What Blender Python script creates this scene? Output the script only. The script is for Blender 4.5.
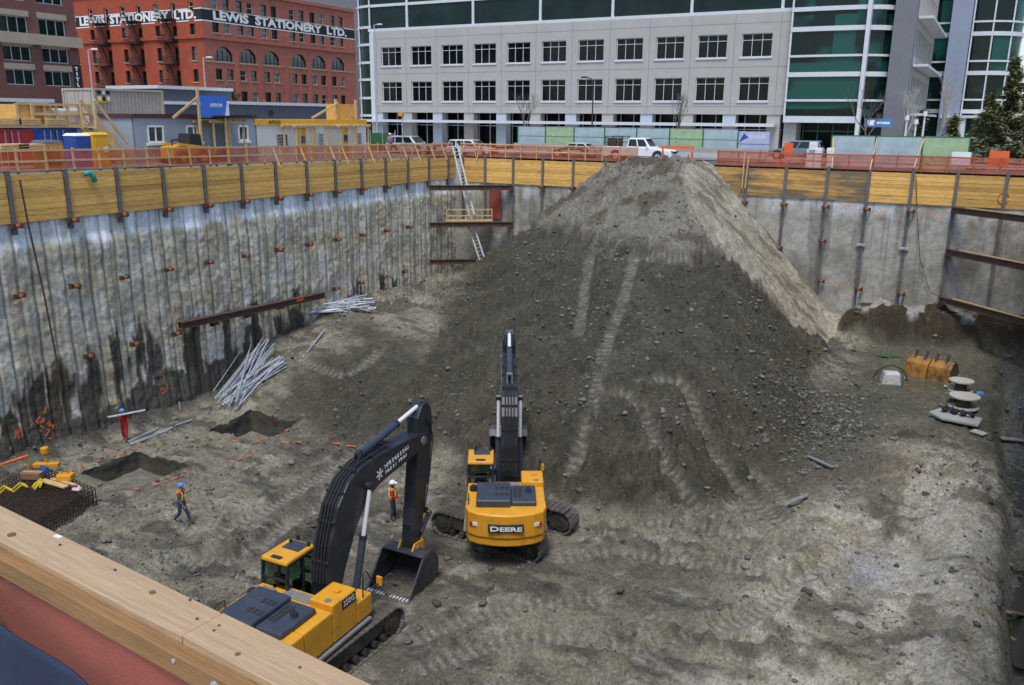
import bpy, bmesh, math, random
import numpy as np
from mathutils import Vector, Matrix
random.seed(7)
SC = bpy.context.scene
COL = SC.collection
for o in list(bpy.data.objects): bpy.data.objects.remove(o)
R = math.radians
# ------------------------------------------------------------------ camera
F, CX, CY, HC = 854.0, 512.0, 342.5, 16.5
def _unit(v): return v / np.linalg.norm(v)
_v1 = _unit(np.array([-1090 - CX, -(103 - CY), -F])); _v2 = _unit(np.array([1000 - CX, -(122 - CY), -F]))
_X = -_v1 - _v2 * (-_v1 @ _v2); _X = _unit(_X); _Z = np.cross(_X, _v2)
ROT = np.stack([_X, _v2, _Z])
CPOS = np.array([0, 0, HC])
cam_d = bpy.data.cameras.new('camera'); cam = bpy.data.objects.new('camera', cam_d); COL.objects.link(cam)
cam.matrix_world = Matrix([[*ROT[0], 0], [*ROT[1], 0], [*ROT[2], HC], [0, 0, 0, 1]])
cam_d.sensor_width = 36; cam_d.lens = F / 1024 * 36; cam_d.clip_start = 0.05; cam_d.clip_end = 4000
SC.camera = cam
# ------------------------------------------------------------------ world, sun, exposure
SUN_EL, SUN_AZ = 64, 163
W = bpy.data.worlds.new('World'); SC.world = W; W.use_nodes = True
nt = W.node_tree; bg = nt.nodes['Background']
sky = nt.nodes.new('ShaderNodeTexSky'); sky.sky_type = 'NISHITA'; sky.sun_disc = False
sky.sun_elevation = R(SUN_EL); sky.sun_rotation = R(SUN_AZ)
sky.air_density = 1.0; sky.dust_density = 1.6; sky.ozone_density = 1.6
nt.links.new(sky.outputs[0], bg.inputs[0]); bg.inputs[1].default_value = 0.13
sl = bpy.data.lights.new('sun', 'SUN'); sl.energy = 1.4; sl.angle = R(16); sl.color = (1.0, 0.98, 0.95)
so = bpy.data.objects.new('sun', sl); COL.objects.link(so)
# azimuth measured clockwise from +Y, like the sky node
_sd = Vector((math.sin(R(SUN_AZ)) * math.cos(R(SUN_EL)), math.cos(R(SUN_AZ)) * math.cos(R(SUN_EL)), math.sin(R(SUN_EL))))
so.rotation_euler = _sd.to_track_quat('Z', 'Y').to_euler(); so.location = (0, -20, 60)
SC.view_settings.view_transform = 'Standard'; SC.view_settings.look = 'None'
SC.view_settings.exposure = 0.68; SC.view_settings.gamma = 1.0; SC.view_settings.use_curve_mapping = False
SC.cycles.max_bounces = 6; SC.cycles.transparent_max_bounces = 12
SC.cycles.use_denoising = True
# ------------------------------------------------------------------ pixel -> place helpers (survey of the photograph)
def ray(px, py):
    return _unit(ROT @ np.array([px - CX, -(py - CY), -F]))
def onz(px, py, z): d = ray(px, py); return Vector(CPOS + d * ((z - HC) / d[2]))
def onx(px, py, x): d = ray(px, py); return Vector(CPOS + d * (x / d[0]))
def ony(px, py, y): d = ray(px, py); return Vector(CPOS + d * (y / d[1]))
def lin(c):
    return tuple(((v / 255) / 12.92 if v / 255 <= 0.04045 else ((v / 255 + 0.055) / 1.055) ** 2.4) for v in c)
# ------------------------------------------------------------------ numpy noise
def _h(ix, iy, s):
    n = (ix.astype(np.int64) * 374761393 + iy.astype(np.int64) * 668265263 + s * 974634777) & 0x7fffffff
    n = ((n ^ (n >> 13)) * 1274126177) & 0x7fffffff
    n = (n ^ (n >> 16)) & 0xffff
    return n / 65535.0
def vn(x, y, s=0):
    x = np.asarray(x, float); y = np.asarray(y, float)
    ix = np.floor(x); iy = np.floor(y); fx = x - ix; fy = y - iy
    fx = fx * fx * fx * (fx * (fx * 6 - 15) + 10); fy = fy * fy * fy * (fy * (fy * 6 - 15) + 10)
    ix = ix.astype(np.int64); iy = iy.astype(np.int64)
    a = _h(ix, iy, s); b = _h(ix + 1, iy, s); c = _h(ix, iy + 1, s); d = _h(ix + 1, iy + 1, s)
    return (a * (1 - fx) + b * fx) * (1 - fy) + (c * (1 - fx) + d * fx) * fy
def fbm(x, y, s=0, o=4, g=0.5):
    t = 0; a = 1; n = 0
    for i in range(o):
        t = t + a * vn(x * 2 ** i + 17.3 * i, y * 2 ** i - 9.1 * i, s + i * 31); n += a; a *= g
    return t / n
def ss(e0, e1, x):
    t = np.clip((x - e0) / (e1 - e0), 0, 1); return t * t * (3 - 2 * t)
# ------------------------------------------------------------------ materials
MATS = {}
def pm(name, col, rough=0.7, var=0.18, scale=2.0, metal=0.0, bump=0.0, bscale=None, stretch=(1, 1, 1), spec=0.5, island=0.0, objvar=0.0, dirt=None, dscale=0.6, dlo=0.5, dhi=0.7):
    if name in MATS: return MATS[name]
    m = bpy.data.materials.new(name); m.use_nodes = True; n = m.node_tree.nodes; l = m.node_tree.links
    b = n['Principled BSDF']; b.inputs['Roughness'].default_value = rough; b.inputs['Metallic'].default_value = metal
    b.inputs['Specular IOR Level'].default_value = spec
    tc = n.new('ShaderNodeTexCoord'); mp = n.new('ShaderNodeMapping'); mp.inputs['Scale'].default_value = stretch
    geo = n.new('ShaderNodeNewGeometry')
    l.new(geo.outputs['Position'] if False else tc.outputs['Object'], mp.inputs['Vector'])
    nz = n.new('ShaderNodeTexNoise'); nz.inputs['Scale'].default_value = scale; nz.inputs['Detail'].default_value = 6; nz.inputs['Roughness'].default_value = 0.65
    l.new(mp.outputs[0], nz.inputs['Vector'])
    mr = n.new('ShaderNodeMapRange'); mr.inputs['From Min'].default_value = 0.3; mr.inputs['From Max'].default_value = 0.7
    mr.inputs['To Min'].default_value = 1 - var; mr.inputs['To Max'].default_value = 1 + var
    l.new(nz.outputs['Fac'], mr.inputs['Value'])
    val = mr.outputs[0]
    if island:
        mi = n.new('ShaderNodeMapRange'); mi.inputs['To Min'].default_value = 1 - island; mi.inputs['To Max'].default_value = 1 + island
        oi = n.new('ShaderNodeObjectInfo'); av = n.new('ShaderNodeMath'); av.operation = 'MULTIPLY_ADD'; l.new(oi.outputs['Random'], av.inputs[0]); av.inputs[1].default_value = objvar; l.new(geo.outputs['Random Per Island'], av.inputs[2]); mi.inputs['From Min'].default_value = objvar / 2 - 0; mi.inputs['From Max'].default_value = 1 + objvar / 2; mi.clamp = False
        l.new(av.outputs[0], mi.inputs['Value'])
        mu = n.new('ShaderNodeMath'); mu.operation = 'MULTIPLY'; l.new(val, mu.inputs[0]); l.new(mi.outputs[0], mu.inputs[1]); val = mu.outputs[0]
    mx = n.new('ShaderNodeVectorMath'); mx.operation = 'SCALE'
    mx.inputs[0].default_value = col[:3]
    l.new(val, mx.inputs['Scale'])
    out = mx.outputs[0]
    if dirt:
        dz = n.new('ShaderNodeTexNoise'); dz.inputs['Scale'].default_value = dscale; dz.inputs['Detail'].default_value = 8; dz.inputs['Roughness'].default_value = 0.7
        l.new(mp.outputs[0], dz.inputs['Vector'])
        dr = n.new('ShaderNodeMapRange'); dr.inputs['From Min'].default_value = dlo; dr.inputs['From Max'].default_value = dhi
        l.new(dz.outputs['Fac'], dr.inputs['Value'])
        mm = n.new('ShaderNodeMix'); mm.data_type = 'RGBA'; l.new(dr.outputs[0], mm.inputs[0]); l.new(out, mm.inputs[6]); mm.inputs[7].default_value = (*dirt, 1)
        out = mm.outputs[2]
    l.new(out, b.inputs['Base Color'])
    if bump:
        bz = n.new('ShaderNodeTexNoise'); bz.inputs['Scale'].default_value = bscale or scale * 4; bz.inputs['Detail'].default_value = 5
        l.new(mp.outputs[0], bz.inputs['Vector'])
        bp = n.new('ShaderNodeBump'); bp.inputs['Strength'].default_value = bump; bp.inputs['Distance'].default_value = 0.05
        l.new(bz.outputs['Fac'], bp.inputs['Height']); l.new(bp.outputs[0], b.inputs['Normal'])
    MATS[name] = m; return m
def tintmat(name, rough, fscale, famt, bump, bscale, bdist=0.04, peb=.22):
    """albedo from the 'tint' attribute times fine grain"""
    m = bpy.data.materials.new(name); m.use_nodes = True; n = m.node_tree.nodes; l = m.node_tree.links
    b = n['Principled BSDF']; b.inputs['Roughness'].default_value = rough; b.inputs['Specular IOR Level'].default_value = 0.25
    at = n.new('ShaderNodeAttribute'); at.attribute_name = 'tint'
    tc = n.new('ShaderNodeTexCoord')
    nz = n.new('ShaderNodeTexNoise'); nz.inputs['Scale'].default_value = fscale; nz.inputs['Detail'].default_value = 7; nz.inputs['Roughness'].default_value = 0.75
    l.new(tc.outputs['Object'], nz.inputs['Vector'])
    mr = n.new('ShaderNodeMapRange'); mr.inputs['From Min'].default_value = 0.28; mr.inputs['From Max'].default_value = 0.72
    mr.inputs['To Min'].default_value = 1 - famt; mr.inputs['To Max'].default_value = 1 + famt
    l.new(nz.outputs['Fac'], mr.inputs['Value'])
    vo = n.new('ShaderNodeTexVoronoi'); vo.inputs['Scale'].default_value = fscale * 1.25; l.new(tc.outputs['Object'], vo.inputs['Vector'])
    vr = n.new('ShaderNodeMapRange'); vr.inputs['To Min'].default_value = 1 - peb; vr.inputs['To Max'].default_value = 1 + peb; l.new(vo.outputs['Color'], vr.inputs['Value'])
    m2 = n.new('ShaderNodeMath'); m2.operation = 'MULTIPLY'; l.new(mr.outputs[0], m2.inputs[0]); l.new(vr.outputs[0], m2.inputs[1])
    sc = n.new('ShaderNodeVectorMath'); sc.operation = 'SCALE'; l.new(at.outputs['Color'], sc.inputs[0]); l.new(m2.outputs[0], sc.inputs['Scale'])
    l.new(sc.outputs[0], b.inputs['Base Color'])
    bz = n.new('ShaderNodeTexNoise'); bz.inputs['Scale'].default_value = bscale; bz.inputs['Detail'].default_value = 6; bz.inputs['Roughness'].default_value = 0.7
    l.new(tc.outputs['Object'], bz.inputs['Vector'])
    bp = n.new('ShaderNodeBump'); bp.inputs['Strength'].default_value = bump; bp.inputs['Distance'].default_value = bdist
    l.new(bz.outputs['Fac'], bp.inputs['Height']); l.new(bp.outputs[0], b.inputs['Normal'])
    MATS[name] = m; return m
def glassmat(name, tint, refl=0.12, alpha=0.5):
    m = bpy.data.materials.new(name); m.use_nodes = True; n = m.node_tree.nodes; l = m.node_tree.links
    out = n['Material Output']; n.remove(n['Principled BSDF'])
    tr = n.new('ShaderNodeBsdfTransparent'); tr.inputs[0].default_value = (*tint, 1)
    gl = n.new('ShaderNodeBsdfGlossy'); gl.inputs['Roughness'].default_value = 0.04
    fr = n.new('ShaderNodeFresnel'); fr.inputs[0].default_value = 1.5
    mx = n.new('ShaderNodeMixShader'); l.new(fr.outputs[0], mx.inputs[0]); l.new(tr.outputs[0], mx.inputs[1]); l.new(gl.outputs[0], mx.inputs[2])
    l.new(mx.outputs[0], out.inputs[0]); MATS[name] = m; return m
def netmat(name, col, cover, weave=False):
    m = bpy.data.materials.new(name); m.use_nodes = True; n = m.node_tree.nodes; l = m.node_tree.links
    out = n['Material Output']; n.remove(n['Principled BSDF'])
    tr = n.new('ShaderNodeBsdfTransparent')
    df = n.new('ShaderNodeBsdfDiffuse'); tl = n.new('ShaderNodeBsdfTranslucent')
    tc = n.new('ShaderNodeTexCoord'); nz = n.new('ShaderNodeTexNoise'); nz.inputs['Scale'].default_value = 1.3; nz.inputs['Detail'].default_value = 4
    l.new(tc.outputs['Object'], nz.inputs['Vector'])
    rp = n.new('ShaderNodeMapRange'); rp.inputs['From Min'].default_value = .3; rp.inputs['From Max'].default_value = .7; rp.inputs['To Min'].default_value = .7; rp.inputs['To Max'].default_value = 1.25
    l.new(nz.outputs['Fac'], rp.inputs[0])
    sc = n.new('ShaderNodeVectorMath'); sc.operation = 'SCALE'; sc.inputs[0].default_value = col; l.new(rp.outputs[0], sc.inputs['Scale'])
    l.new(sc.outputs[0], df.inputs[0]); l.new(sc.outputs[0], tl.inputs[0])
    a = n.new('ShaderNodeMixShader'); a.inputs[0].default_value = 0.35; l.new(df.outputs[0], a.inputs[1]); l.new(tl.outputs[0], a.inputs[2])
    mx = n.new('ShaderNodeMixShader'); mx.inputs[0].default_value = cover; l.new(tr.outputs[0], mx.inputs[1]); l.new(a.outputs[0], mx.inputs[2])
    if weave:
        prev = None
        for ax_ in ('X', 'Z'):
            wv = n.new('ShaderNodeTexWave'); wv.bands_direction = ax_; wv.inputs['Scale'].default_value = 34; wv.inputs['Distortion'].default_value = 1.5; l.new(tc.outputs['Object'], wv.inputs['Vector'])
            if prev is None: prev = wv
            else:
                mxx = n.new('ShaderNodeMath'); mxx.operation = 'MAXIMUM'; l.new(prev.outputs['Fac'], mxx.inputs[0]); l.new(wv.outputs['Fac'], mxx.inputs[1])
                cr = n.new('ShaderNodeMapRange'); cr.inputs['From Min'].default_value = .2; cr.inputs['From Max'].default_value = .8; cr.inputs['To Min'].default_value = cover - .35; cr.inputs['To Max'].default_value = min(1, cover + .12); l.new(mxx.outputs[0], cr.inputs['Value']); l.new(cr.outputs[0], mx.inputs[0])
    l.new(mx.outputs[0], out.inputs[0]); MATS[name] = m; return m
# ------------------------------------------------------------------ mesh builder
ZUP = Vector((0, 0, 1))
class MB:
    def __init__(s): s.v = []; s.f = []; s.m = []; s.mats = []
    def mi(s, mat):
        if mat not in s.mats: s.mats.append(mat)
        return s.mats.index(mat)
    def add(s, vs, fs, mat):
        k = len(s.v); i = s.mi(mat)
        s.v += [tuple(v) for v in vs]; s.f += [tuple(a + k for a in f) for f in fs]; s.m += [i] * len(fs); return s
    def hexa(s, p, mat):   # 8 points: bottom 4 ccw, top 4 ccw
        return s.add(p, [(3, 2, 1, 0), (4, 5, 6, 7), (0, 1, 5, 4), (1, 2, 6, 5), (2, 3, 7, 6), (3, 0, 4, 7)], mat)
    def box(s, c, d, mat, rz=0.0, rot=None, taper=1.0):
        M = rot if rot is not None else Matrix.Rotation(rz, 3, 'Z')
        c = Vector(c); h = [x / 2 for x in d]; t = taper
        p = [(-1, -1, -1, 1), (1, -1, -1, 1), (1, 1, -1, 1), (-1, 1, -1, 1), (-1, -1, 1, t), (1, -1, 1, t), (1, 1, 1, t), (-1, 1, 1, t)]
        return s.hexa([c + M @ Vector((a * h[0] * k, b * h[1] * k, z * h[2])) for a, b, z, k in p], mat)
    def bb(s, x0, x1, y0, y1, z0, z1, mat):
        return s.box(((x0 + x1) / 2, (y0 + y1) / 2, (z0 + z1) / 2), (abs(x1 - x0), abs(y1 - y0), abs(z1 - z0)), mat)
    def bar(s, a, b, w, h, mat, up=ZUP):
        a = Vector(a); b = Vector(b); d = b - a
        if d.length < 1e-6: return s
        d.normalize(); u = Vector(up)
        if abs(d.dot(u)) > 0.98: u = Vector((0, 1, 0)) if abs(d.y) < 0.9 else Vector((1, 0, 0))
        x = d.cross(u).normalized(); y = x.cross(d).normalized()
        q = [-x * w / 2 - y * h / 2, x * w / 2 - y * h / 2, x * w / 2 + y * h / 2, -x * w / 2 + y * h / 2]
        return s.add([a + k for k in q] + [b + k for k in q], [(0, 1, 2, 3), (7, 6, 5, 4), (1, 0, 4, 5), (2, 1, 5, 6), (3, 2, 6, 7), (0, 3, 7, 4)], mat)
    def path(s, pts, r, mat, n=6, r2=None, cap=True):
        pts = [Vector(p) for p in pts]; k = len(pts); vs = []; fs = []
        ref = None
        for i, p in enumerate(pts):
            d = (pts[min(i + 1, k - 1)] - pts[max(i - 1, 0)])
            d = d.normalized() if d.length > 1e-9 else ZUP
            if ref is None: ref = Vector((1, 0, 0)) if abs(d.x) < 0.8 else Vector((0, 1, 0))
            x = d.cross(ref).normalized(); y = d.cross(x).normalized(); ref = -(d.cross(x).normalized().cross(Vector((0,0,0)))) if False else ref
            rr = r if r2 is None else r + (r2 - r) * i / max(1, k - 1)
            vs += [p + (x * math.cos(2 * math.pi * j / n) + y * math.sin(2 * math.pi * j / n)) * rr for j in range(n)]
        for i in range(k - 1):
            for j in range(n):
                fs.append((i * n + j, (i + 1) * n + j, (i + 1) * n + (j + 1) % n, i * n + (j + 1) % n))
        if cap:
            fs.append(tuple(range(n))); fs.append(tuple(reversed(range((k - 1) * n, k * n))))
        return s.add(vs, fs, mat)
    def tube(s, a, b, r, mat, n=10, r2=None): return s.path([a, b], r, mat, n, r2)
    def prism(s, poly, o, U, V, Wd, mat):
        """poly in (u,v); extruded from o along Wd"""
        o = Vector(o); U = Vector(U); V = Vector(V); Wd = Vector(Wd); n = len(poly)
        vs = [o + U * a + V * b for a, b in poly]; vs += [p + Wd for p in vs]
        fs = [tuple(range(n)), tuple(reversed(range(n, 2 * n)))] + [(i, i + n, (i + 1) % n + n, (i + 1) % n) for i in range(n)]
        return s.add(vs, fs, mat)
    def quad(s, a, b, c, d, mat): return s.add([a, b, c, d], [(0, 1, 2, 3)], mat)
    def disc(s, c, nrm, r, t, mat, n=16):
        c = Vector(c); nrm = Vector(nrm).normalized(); return s.tube(c, c + nrm * t, r, mat, n)
    def build(s, name, parent=None, bevel=0.0, smooth=False, segs=2, fixn=True):
        me = bpy.data.meshes.new(name); me.from_pydata(s.v, [], s.f)
        for m in s.mats: me.materials.append(m)
        me.polygons.foreach_set('material_index', s.m)
        if fixn:
            bm = bmesh.new(); bm.from_mesh(me); bmesh.ops.recalc_face_normals(bm, faces=bm.faces); bm.to_mesh(me); bm.free()
        if smooth: me.polygons.foreach_set('use_smooth', [True] * len(me.polygons))
        me.update()
        o = bpy.data.objects.new(name, me); COL.objects.link(o)
        if parent is not None: o.parent = parent
        if bevel:
            b = o.modifiers.new('edge', 'BEVEL'); b.width = bevel; b.segments = segs; b.limit_method = 'ANGLE'; b.angle_limit = R(40)
        return o
def tag(o, label=None, cat=None, group=None, kind=None):
    if label: o['label'] = label
    if cat: o['category'] = cat
    if group: o['group'] = group
    if kind: o['kind'] = kind
    return o
def thing(name, label, cat, loc=(0, 0, 0), rz=0.0, group=None):
    o = bpy.data.objects.new(name, None); COL.objects.link(o); o.location = loc; o.rotation_euler = (0, 0, rz); o.empty_display_size = 0.3
    return tag(o, label, cat, group)
def copy_tree(o, parent=None):
    c = o.copy(); COL.objects.link(c)
    if parent is not None: c.parent = parent
    for ch in list(o.children): copy_tree(ch, c)
    return c
def text(name, body, size, loc, U, V, mat, parent=None, ext=0.01, width=None, small=0.0, bold=0.0, spacing=1.0, align='CENTER'):
    """flat lettering in the plane U,V (unit vectors), centred at loc"""
    cu = bpy.data.curves.new(name, 'FONT'); cu.body = body; cu.size = size; cu.extrude = ext; cu.offset = bold
    cu.align_x = align; cu.align_y = 'CENTER'; cu.space_character = spacing; cu.resolution_u = 2
    if small:
        cu.small_caps_scale = small
        for i, ch in enumerate(body):
            if ch.islower(): cu.body_format[i].use_small_caps = True
    o = bpy.data.objects.new(name, cu); COL.objects.link(o)
    me = bpy.data.meshes.new_from_object(o); bpy.data.objects.remove(o)
    U = Vector(U).normalized(); V = Vector(V).normalized(); N = U.cross(V)
    xs = [v.co.x for v in me.vertices]; k = 1.0
    if width: k = width / (max(xs) - min(xs))
    loc = Vector(loc)
    for v in me.vertices: v.co = loc + U * (v.co.x * k) + V * v.co.y + N * v.co.z
    me.materials.clear(); me.materials.append(mat); me.update()
    o = bpy.data.objects.new(name, me); COL.objects.link(o)
    if parent is not None: o.parent = parent
    return o
def gridmesh(name, P, mat, tint=None, smooth=True, mask=None):
    """P: (n,m,3) numpy grid"""
    n, m = P.shape[:2]
    me = bpy.data.meshes.new(name)
    idx = np.arange(n * m).reshape(n, m)
    q = np.stack([idx[:-1, :-1], idx[1:, :-1], idx[1:, 1:], idx[:-1, 1:]], -1).reshape(-1, 4)
    if mask is not None: q = q[mask[:-1, :-1].reshape(-1)]
    me.vertices.add(n * m); me.vertices.foreach_set('co', P.reshape(-1).astype(np.float32))
    me.loops.add(len(q) * 4); me.loops.foreach_set('vertex_index', q.reshape(-1).astype(np.int32))
    me.polygons.add(len(q)); me.polygons.foreach_set('loop_start', (np.arange(len(q)) * 4).astype(np.int32))
    me.update(calc_edges=True)
    me.polygons.foreach_set('use_smooth', np.full(len(q), smooth))
    if tint is not None:
        a = me.color_attributes.new('tint', 'FLOAT_COLOR', 'POINT')
        c = np.ones((n * m, 4), np.float32); c[:, :3] = tint.reshape(-1, 3); a.data.foreach_set('color', c.reshape(-1))
    me.materials.append(mat); me.validate(); me.update()
    o = bpy.data.objects.new(name, me); COL.objects.link(o); return o
ORD = ['first', 'second', 'third', 'fourth', 'fifth', 'sixth', 'seventh', 'eighth', 'ninth', 'tenth', 'eleventh', 'twelfth', 'thirteenth', 'fourteenth', 'fifteenth', 'sixteenth', 'seventeenth', 'eighteenth', 'nineteenth', 'twentieth']
# ================================================================== materials in use
M = {}
M['lag'] = pm('lagging_timber', (.64, .365, .095), .8, .28, 3.0, stretch=(.6, .6, 5), island=.2, objvar=.9, bump=.2, bscale=9, dirt=(.22, .15, .08), dscale=.7, dlo=.55, dhi=.8)
M['lag_dirty'] = pm('soil_stained_timber', (.52, .29, .08), .85, .3, 3.0, stretch=(.6, .6, 3), island=.2, bump=.2, bscale=9, dirt=(.17, .135, .08), dscale=.35, dlo=.42, dhi=.56)
M['redwood'] = pm('red_stained_wood', (.40, .10, .05), .75, .2, 3.0, island=.2)
M['ladder'] = pm('ladder_aluminium', (.62, .62, .58), .5, .08, 4)
M['lumber'] = pm('new_lumber', (.58, .39, .18), .75, .2, 3.0, island=.15)
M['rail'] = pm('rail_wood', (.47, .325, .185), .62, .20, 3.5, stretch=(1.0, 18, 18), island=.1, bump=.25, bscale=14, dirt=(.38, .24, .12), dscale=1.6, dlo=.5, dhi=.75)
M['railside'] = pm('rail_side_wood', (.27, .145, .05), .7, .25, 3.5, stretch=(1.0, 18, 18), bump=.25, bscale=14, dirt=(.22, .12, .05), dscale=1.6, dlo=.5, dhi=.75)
M['steel_rust'] = pm('rusty_steel', (.085, .05, .035), .8, .4, 5, bump=.2)
M['pile'] = pm('weathered_pile_steel', (.13, .125, .125), .7, .35, 3, stretch=(3, 3, .5), dirt=(.09, .055, .04), dscale=1.2)
M['anchor'] = pm('anchor_rust', (.07, .035, .025), .8, .35, 8)
M['anchor_red'] = pm('anchor_orange', (.40, .11, .045), .75, .35, 8)
M['orange_paint'] = pm('marking_paint', (.75, .16, .05), .8, .2, 8)
M['net'] = netmat('orange_netting', (.42, .075, .04), .60)
M['net_far'] = netmat('orange_netting_far', (.68, .15, .06), .64)
M['asphalt'] = pm('asphalt', (.10, .10, .102), .9, .2, 1.5, bump=.2, bscale=30)
M['sidewalk'] = pm('sidewalk_concrete', (.32, .31, .29), .85, .12, 1.0)
M['yardsoil'] = pm('yard_gravel', (.22, .195, .16), .95, .25, 1.0, bump=.4, bscale=14)
M['concrete'] = pm('concrete', (.40, .39, .36), .85, .12, .6, dirt=(.25, .24, .22), dscale=.4)
M['white'] = pm('white_paint', (.78, .78, .77), .5, .05, 2)
M['yellow'] = pm('machine_yellow', (.72, .335, .02), .42, .1, 2.0, dirt=(.30, .19, .08), dscale=2.2, dlo=.54, dhi=.8)
M['black'] = pm('machine_black', (.020, .025, .034), .38, .3, 3.0, dirt=(.085, .078, .062), dscale=2.0, dlo=.52, dhi=.8)
M['hood'] = pm('hood_charcoal', (.04, .05, .072), .5, .2, 3.0, dirt=(.08, .075, .07), dscale=1.5, dlo=.55, dhi=.9)
M['track'] = pm('track_steel', (.06, .055, .05), .65, .35, 4, metal=.4, dirt=(.17, .15, .12), dscale=2.2, dlo=.45, dhi=.7)
M['shoe'] = pm('muddy_track_shoes', (.15, .135, .112), .8, .35, 5, dirt=(.06, .055, .05), dscale=2.5, dlo=.5, dhi=.7)
M['bucketsteel'] = pm('worn_bucket_steel', (.07, .072, .08), .5, .3, 2.5, metal=.5, dirt=(.16, .14, .115), dscale=1.3, dlo=.5, dhi=.7)
M['chrome'] = pm('chrome_rod', (.85, .85, .86), .3, .03, 2, metal=.2)
M['mattgrey'] = pm('grey_platform', (.20, .195, .185), .8, .25, 4)
M['rubber'] = pm('rubber', (.02, .02, .021), .8, .2, 4)
M['darkplate'] = pm('dark_plate', (.02, .022, .027), .5, .1, 3)
M['cabglass'] = glassmat('cab_glass', (.42, .62, .50))
M['carglass'] = pm('car_glass', (.012, .016, .018), .06, .1, 1)
M['galv'] = pm('galvanised_steel', (.46, .49, .53), .5, .2, 4, metal=.35)
M['rebar'] = pm('rebar_brown', (.045, .028, .02), .85, .3, 6)
M['red'] = pm('red_paint', (.45, .03, .03), .5, .15, 3)
M['blue'] = pm('blue_paint', (.025, .075, .33), .5, .15, 3)
M['navy'] = pm('navy_denim', (.03, .055, .14), .85, .2, 8)
M['teal'] = pm('teal_plastic', (.02, .3, .3), .6, .1, 4)
M['skin'] = pm('skin', (.45, .25, .17), .6, .05, 4)
M['hivis'] = pm('hivis_orange', (.75, .10, .03), .8, .1, 8)
M['lime'] = pm('reflective_lime', (.72, .78, .16), .6, .1, 8)
M['greycloth'] = pm('grey_cloth', (.09, .09, .095), .9, .2, 8)
M['redcloth'] = pm('red_coverall_cloth', (.38, .02, .02), .9, .15, 8)
M['boot'] = pm('boot_leather', (.10, .06, .035), .8, .2, 8)
M['hatwhite'] = pm('hard_hat_white', (.8, .8, .8), .35, .03, 4)
M['hatblue'] = pm('hard_hat_blue', (.10, .25, .55), .35, .03, 4)
M['bark'] = pm('bare_bark', (.13, .115, .095), .9, .25, 6)
M['palebark'] = pm('pale_birch_bark', (.42, .40, .34), .9, .2, 6)
M['needle'] = pm('evergreen_needles', (.13, .15, .05), .8, .35, 3, island=.5)
M['needle2'] = pm('bluish_evergreen_needles', (.15, .165, .065), .8, .35, 3, island=.5)
M['budleaf'] = pm('yellow_spring_buds', (.20, .16, .04), .8, .3, 3, island=.4)

# ================================================================== levels
PX0, PX1, PY0, PY1 = -40.0, 3.4, 1.9, 62.4         # the excavated pit in plan
def zs(x, y):                                       # street level round the pit
    y = np.asarray(y, float); return 13.85 - 0.0135 * np.clip(y - 23, -14, 40) - .40 * ss(63.2, 65.8, y)
# street ground: one sheet with the pit cut out, reaching the horizon
xs = np.array([-2500, -600, -200, -120, -80, -60, -48, PX0 - .25, -30, -20, -10, PX1 + .25, 20, 60, 200, 600, 2500.])
ys = np.array([-2500, -500, -100, -20, -2, PY0 - .2, 12, 23, 35, 48, PY1 + .2, 63.2, 63.8, 64.5, 65.2, 65.8, 70, 90, 120, 300, 800, 2500.])
gx, gy = np.meshgrid(xs, ys, indexing='ij')
gz = zs(gx, gy) + np.where((gx < -39), 0, 0) 
msk = ~((gx >= PX0 - .26) & (gx < PX1) & (gy >= PY0 - .21) & (gy < PY1))
g = gridmesh('ground', np.stack([gx, gy, gz], -1), M['yardsoil'], smooth=False, mask=msk); tag(g, kind='structure')
def sheet(name, x0, x1, y0, y1, dz, mat, n=12):
    X, Y = np.meshgrid(np.linspace(x0, x1, n), np.linspace(y0, y1, n), indexing='ij')
    o = gridmesh(name, np.stack([X, Y, zs(X, Y) + dz], -1), mat, smooth=False); return tag(o, kind='structure')
sheet('road', -160, 160, 65.2, 76.3, .02, M['asphalt'], 30)
mb = MB(); mb.bb(-160, 160, 76.3, 76.5, 13.0, float(zs(0, 76)) + .15, M['concrete']); tag(mb.build('kerb'), kind='structure')
sheet('pavement', -160, 160, 76.5, 88.2, .14, M['sidewalk'], 20)

# ================================================================== pit floor terrain
def tps_fit(P):
    P = np.array(P, float); n = len(P); d = np.hypot(P[:, None, 0] - P[None, :, 0], P[:, None, 1] - P[None, :, 1])
    K = np.where(d > 0, d * d * np.log(d + 1e-9), 0) + np.eye(n) * 0.6
    A = np.zeros((n + 3, n + 3)); A[:n, :n] = K; A[:n, n] = 1; A[:n, n + 1:] = P[:, :2]; A[n, :n] = 1; A[n + 1:, :n] = P[:, :2].T
    w = np.linalg.solve(A, np.r_[P[:, 2], 0, 0, 0]); return P, w
def tps(fit, x, y):
    P, w = fit; sh = x.shape; x = x.ravel(); y = y.ravel(); out = w[-3] + w[-2] * x + w[-1] * y
    for i in range(len(P)):
        d2 = (x - P[i, 0]) ** 2 + (y - P[i, 1]) ** 2
        out = out + w[i] * np.where(d2 > 0, 0.5 * d2 * np.log(d2 + 1e-9), 0)
    return out.reshape(sh)
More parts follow.
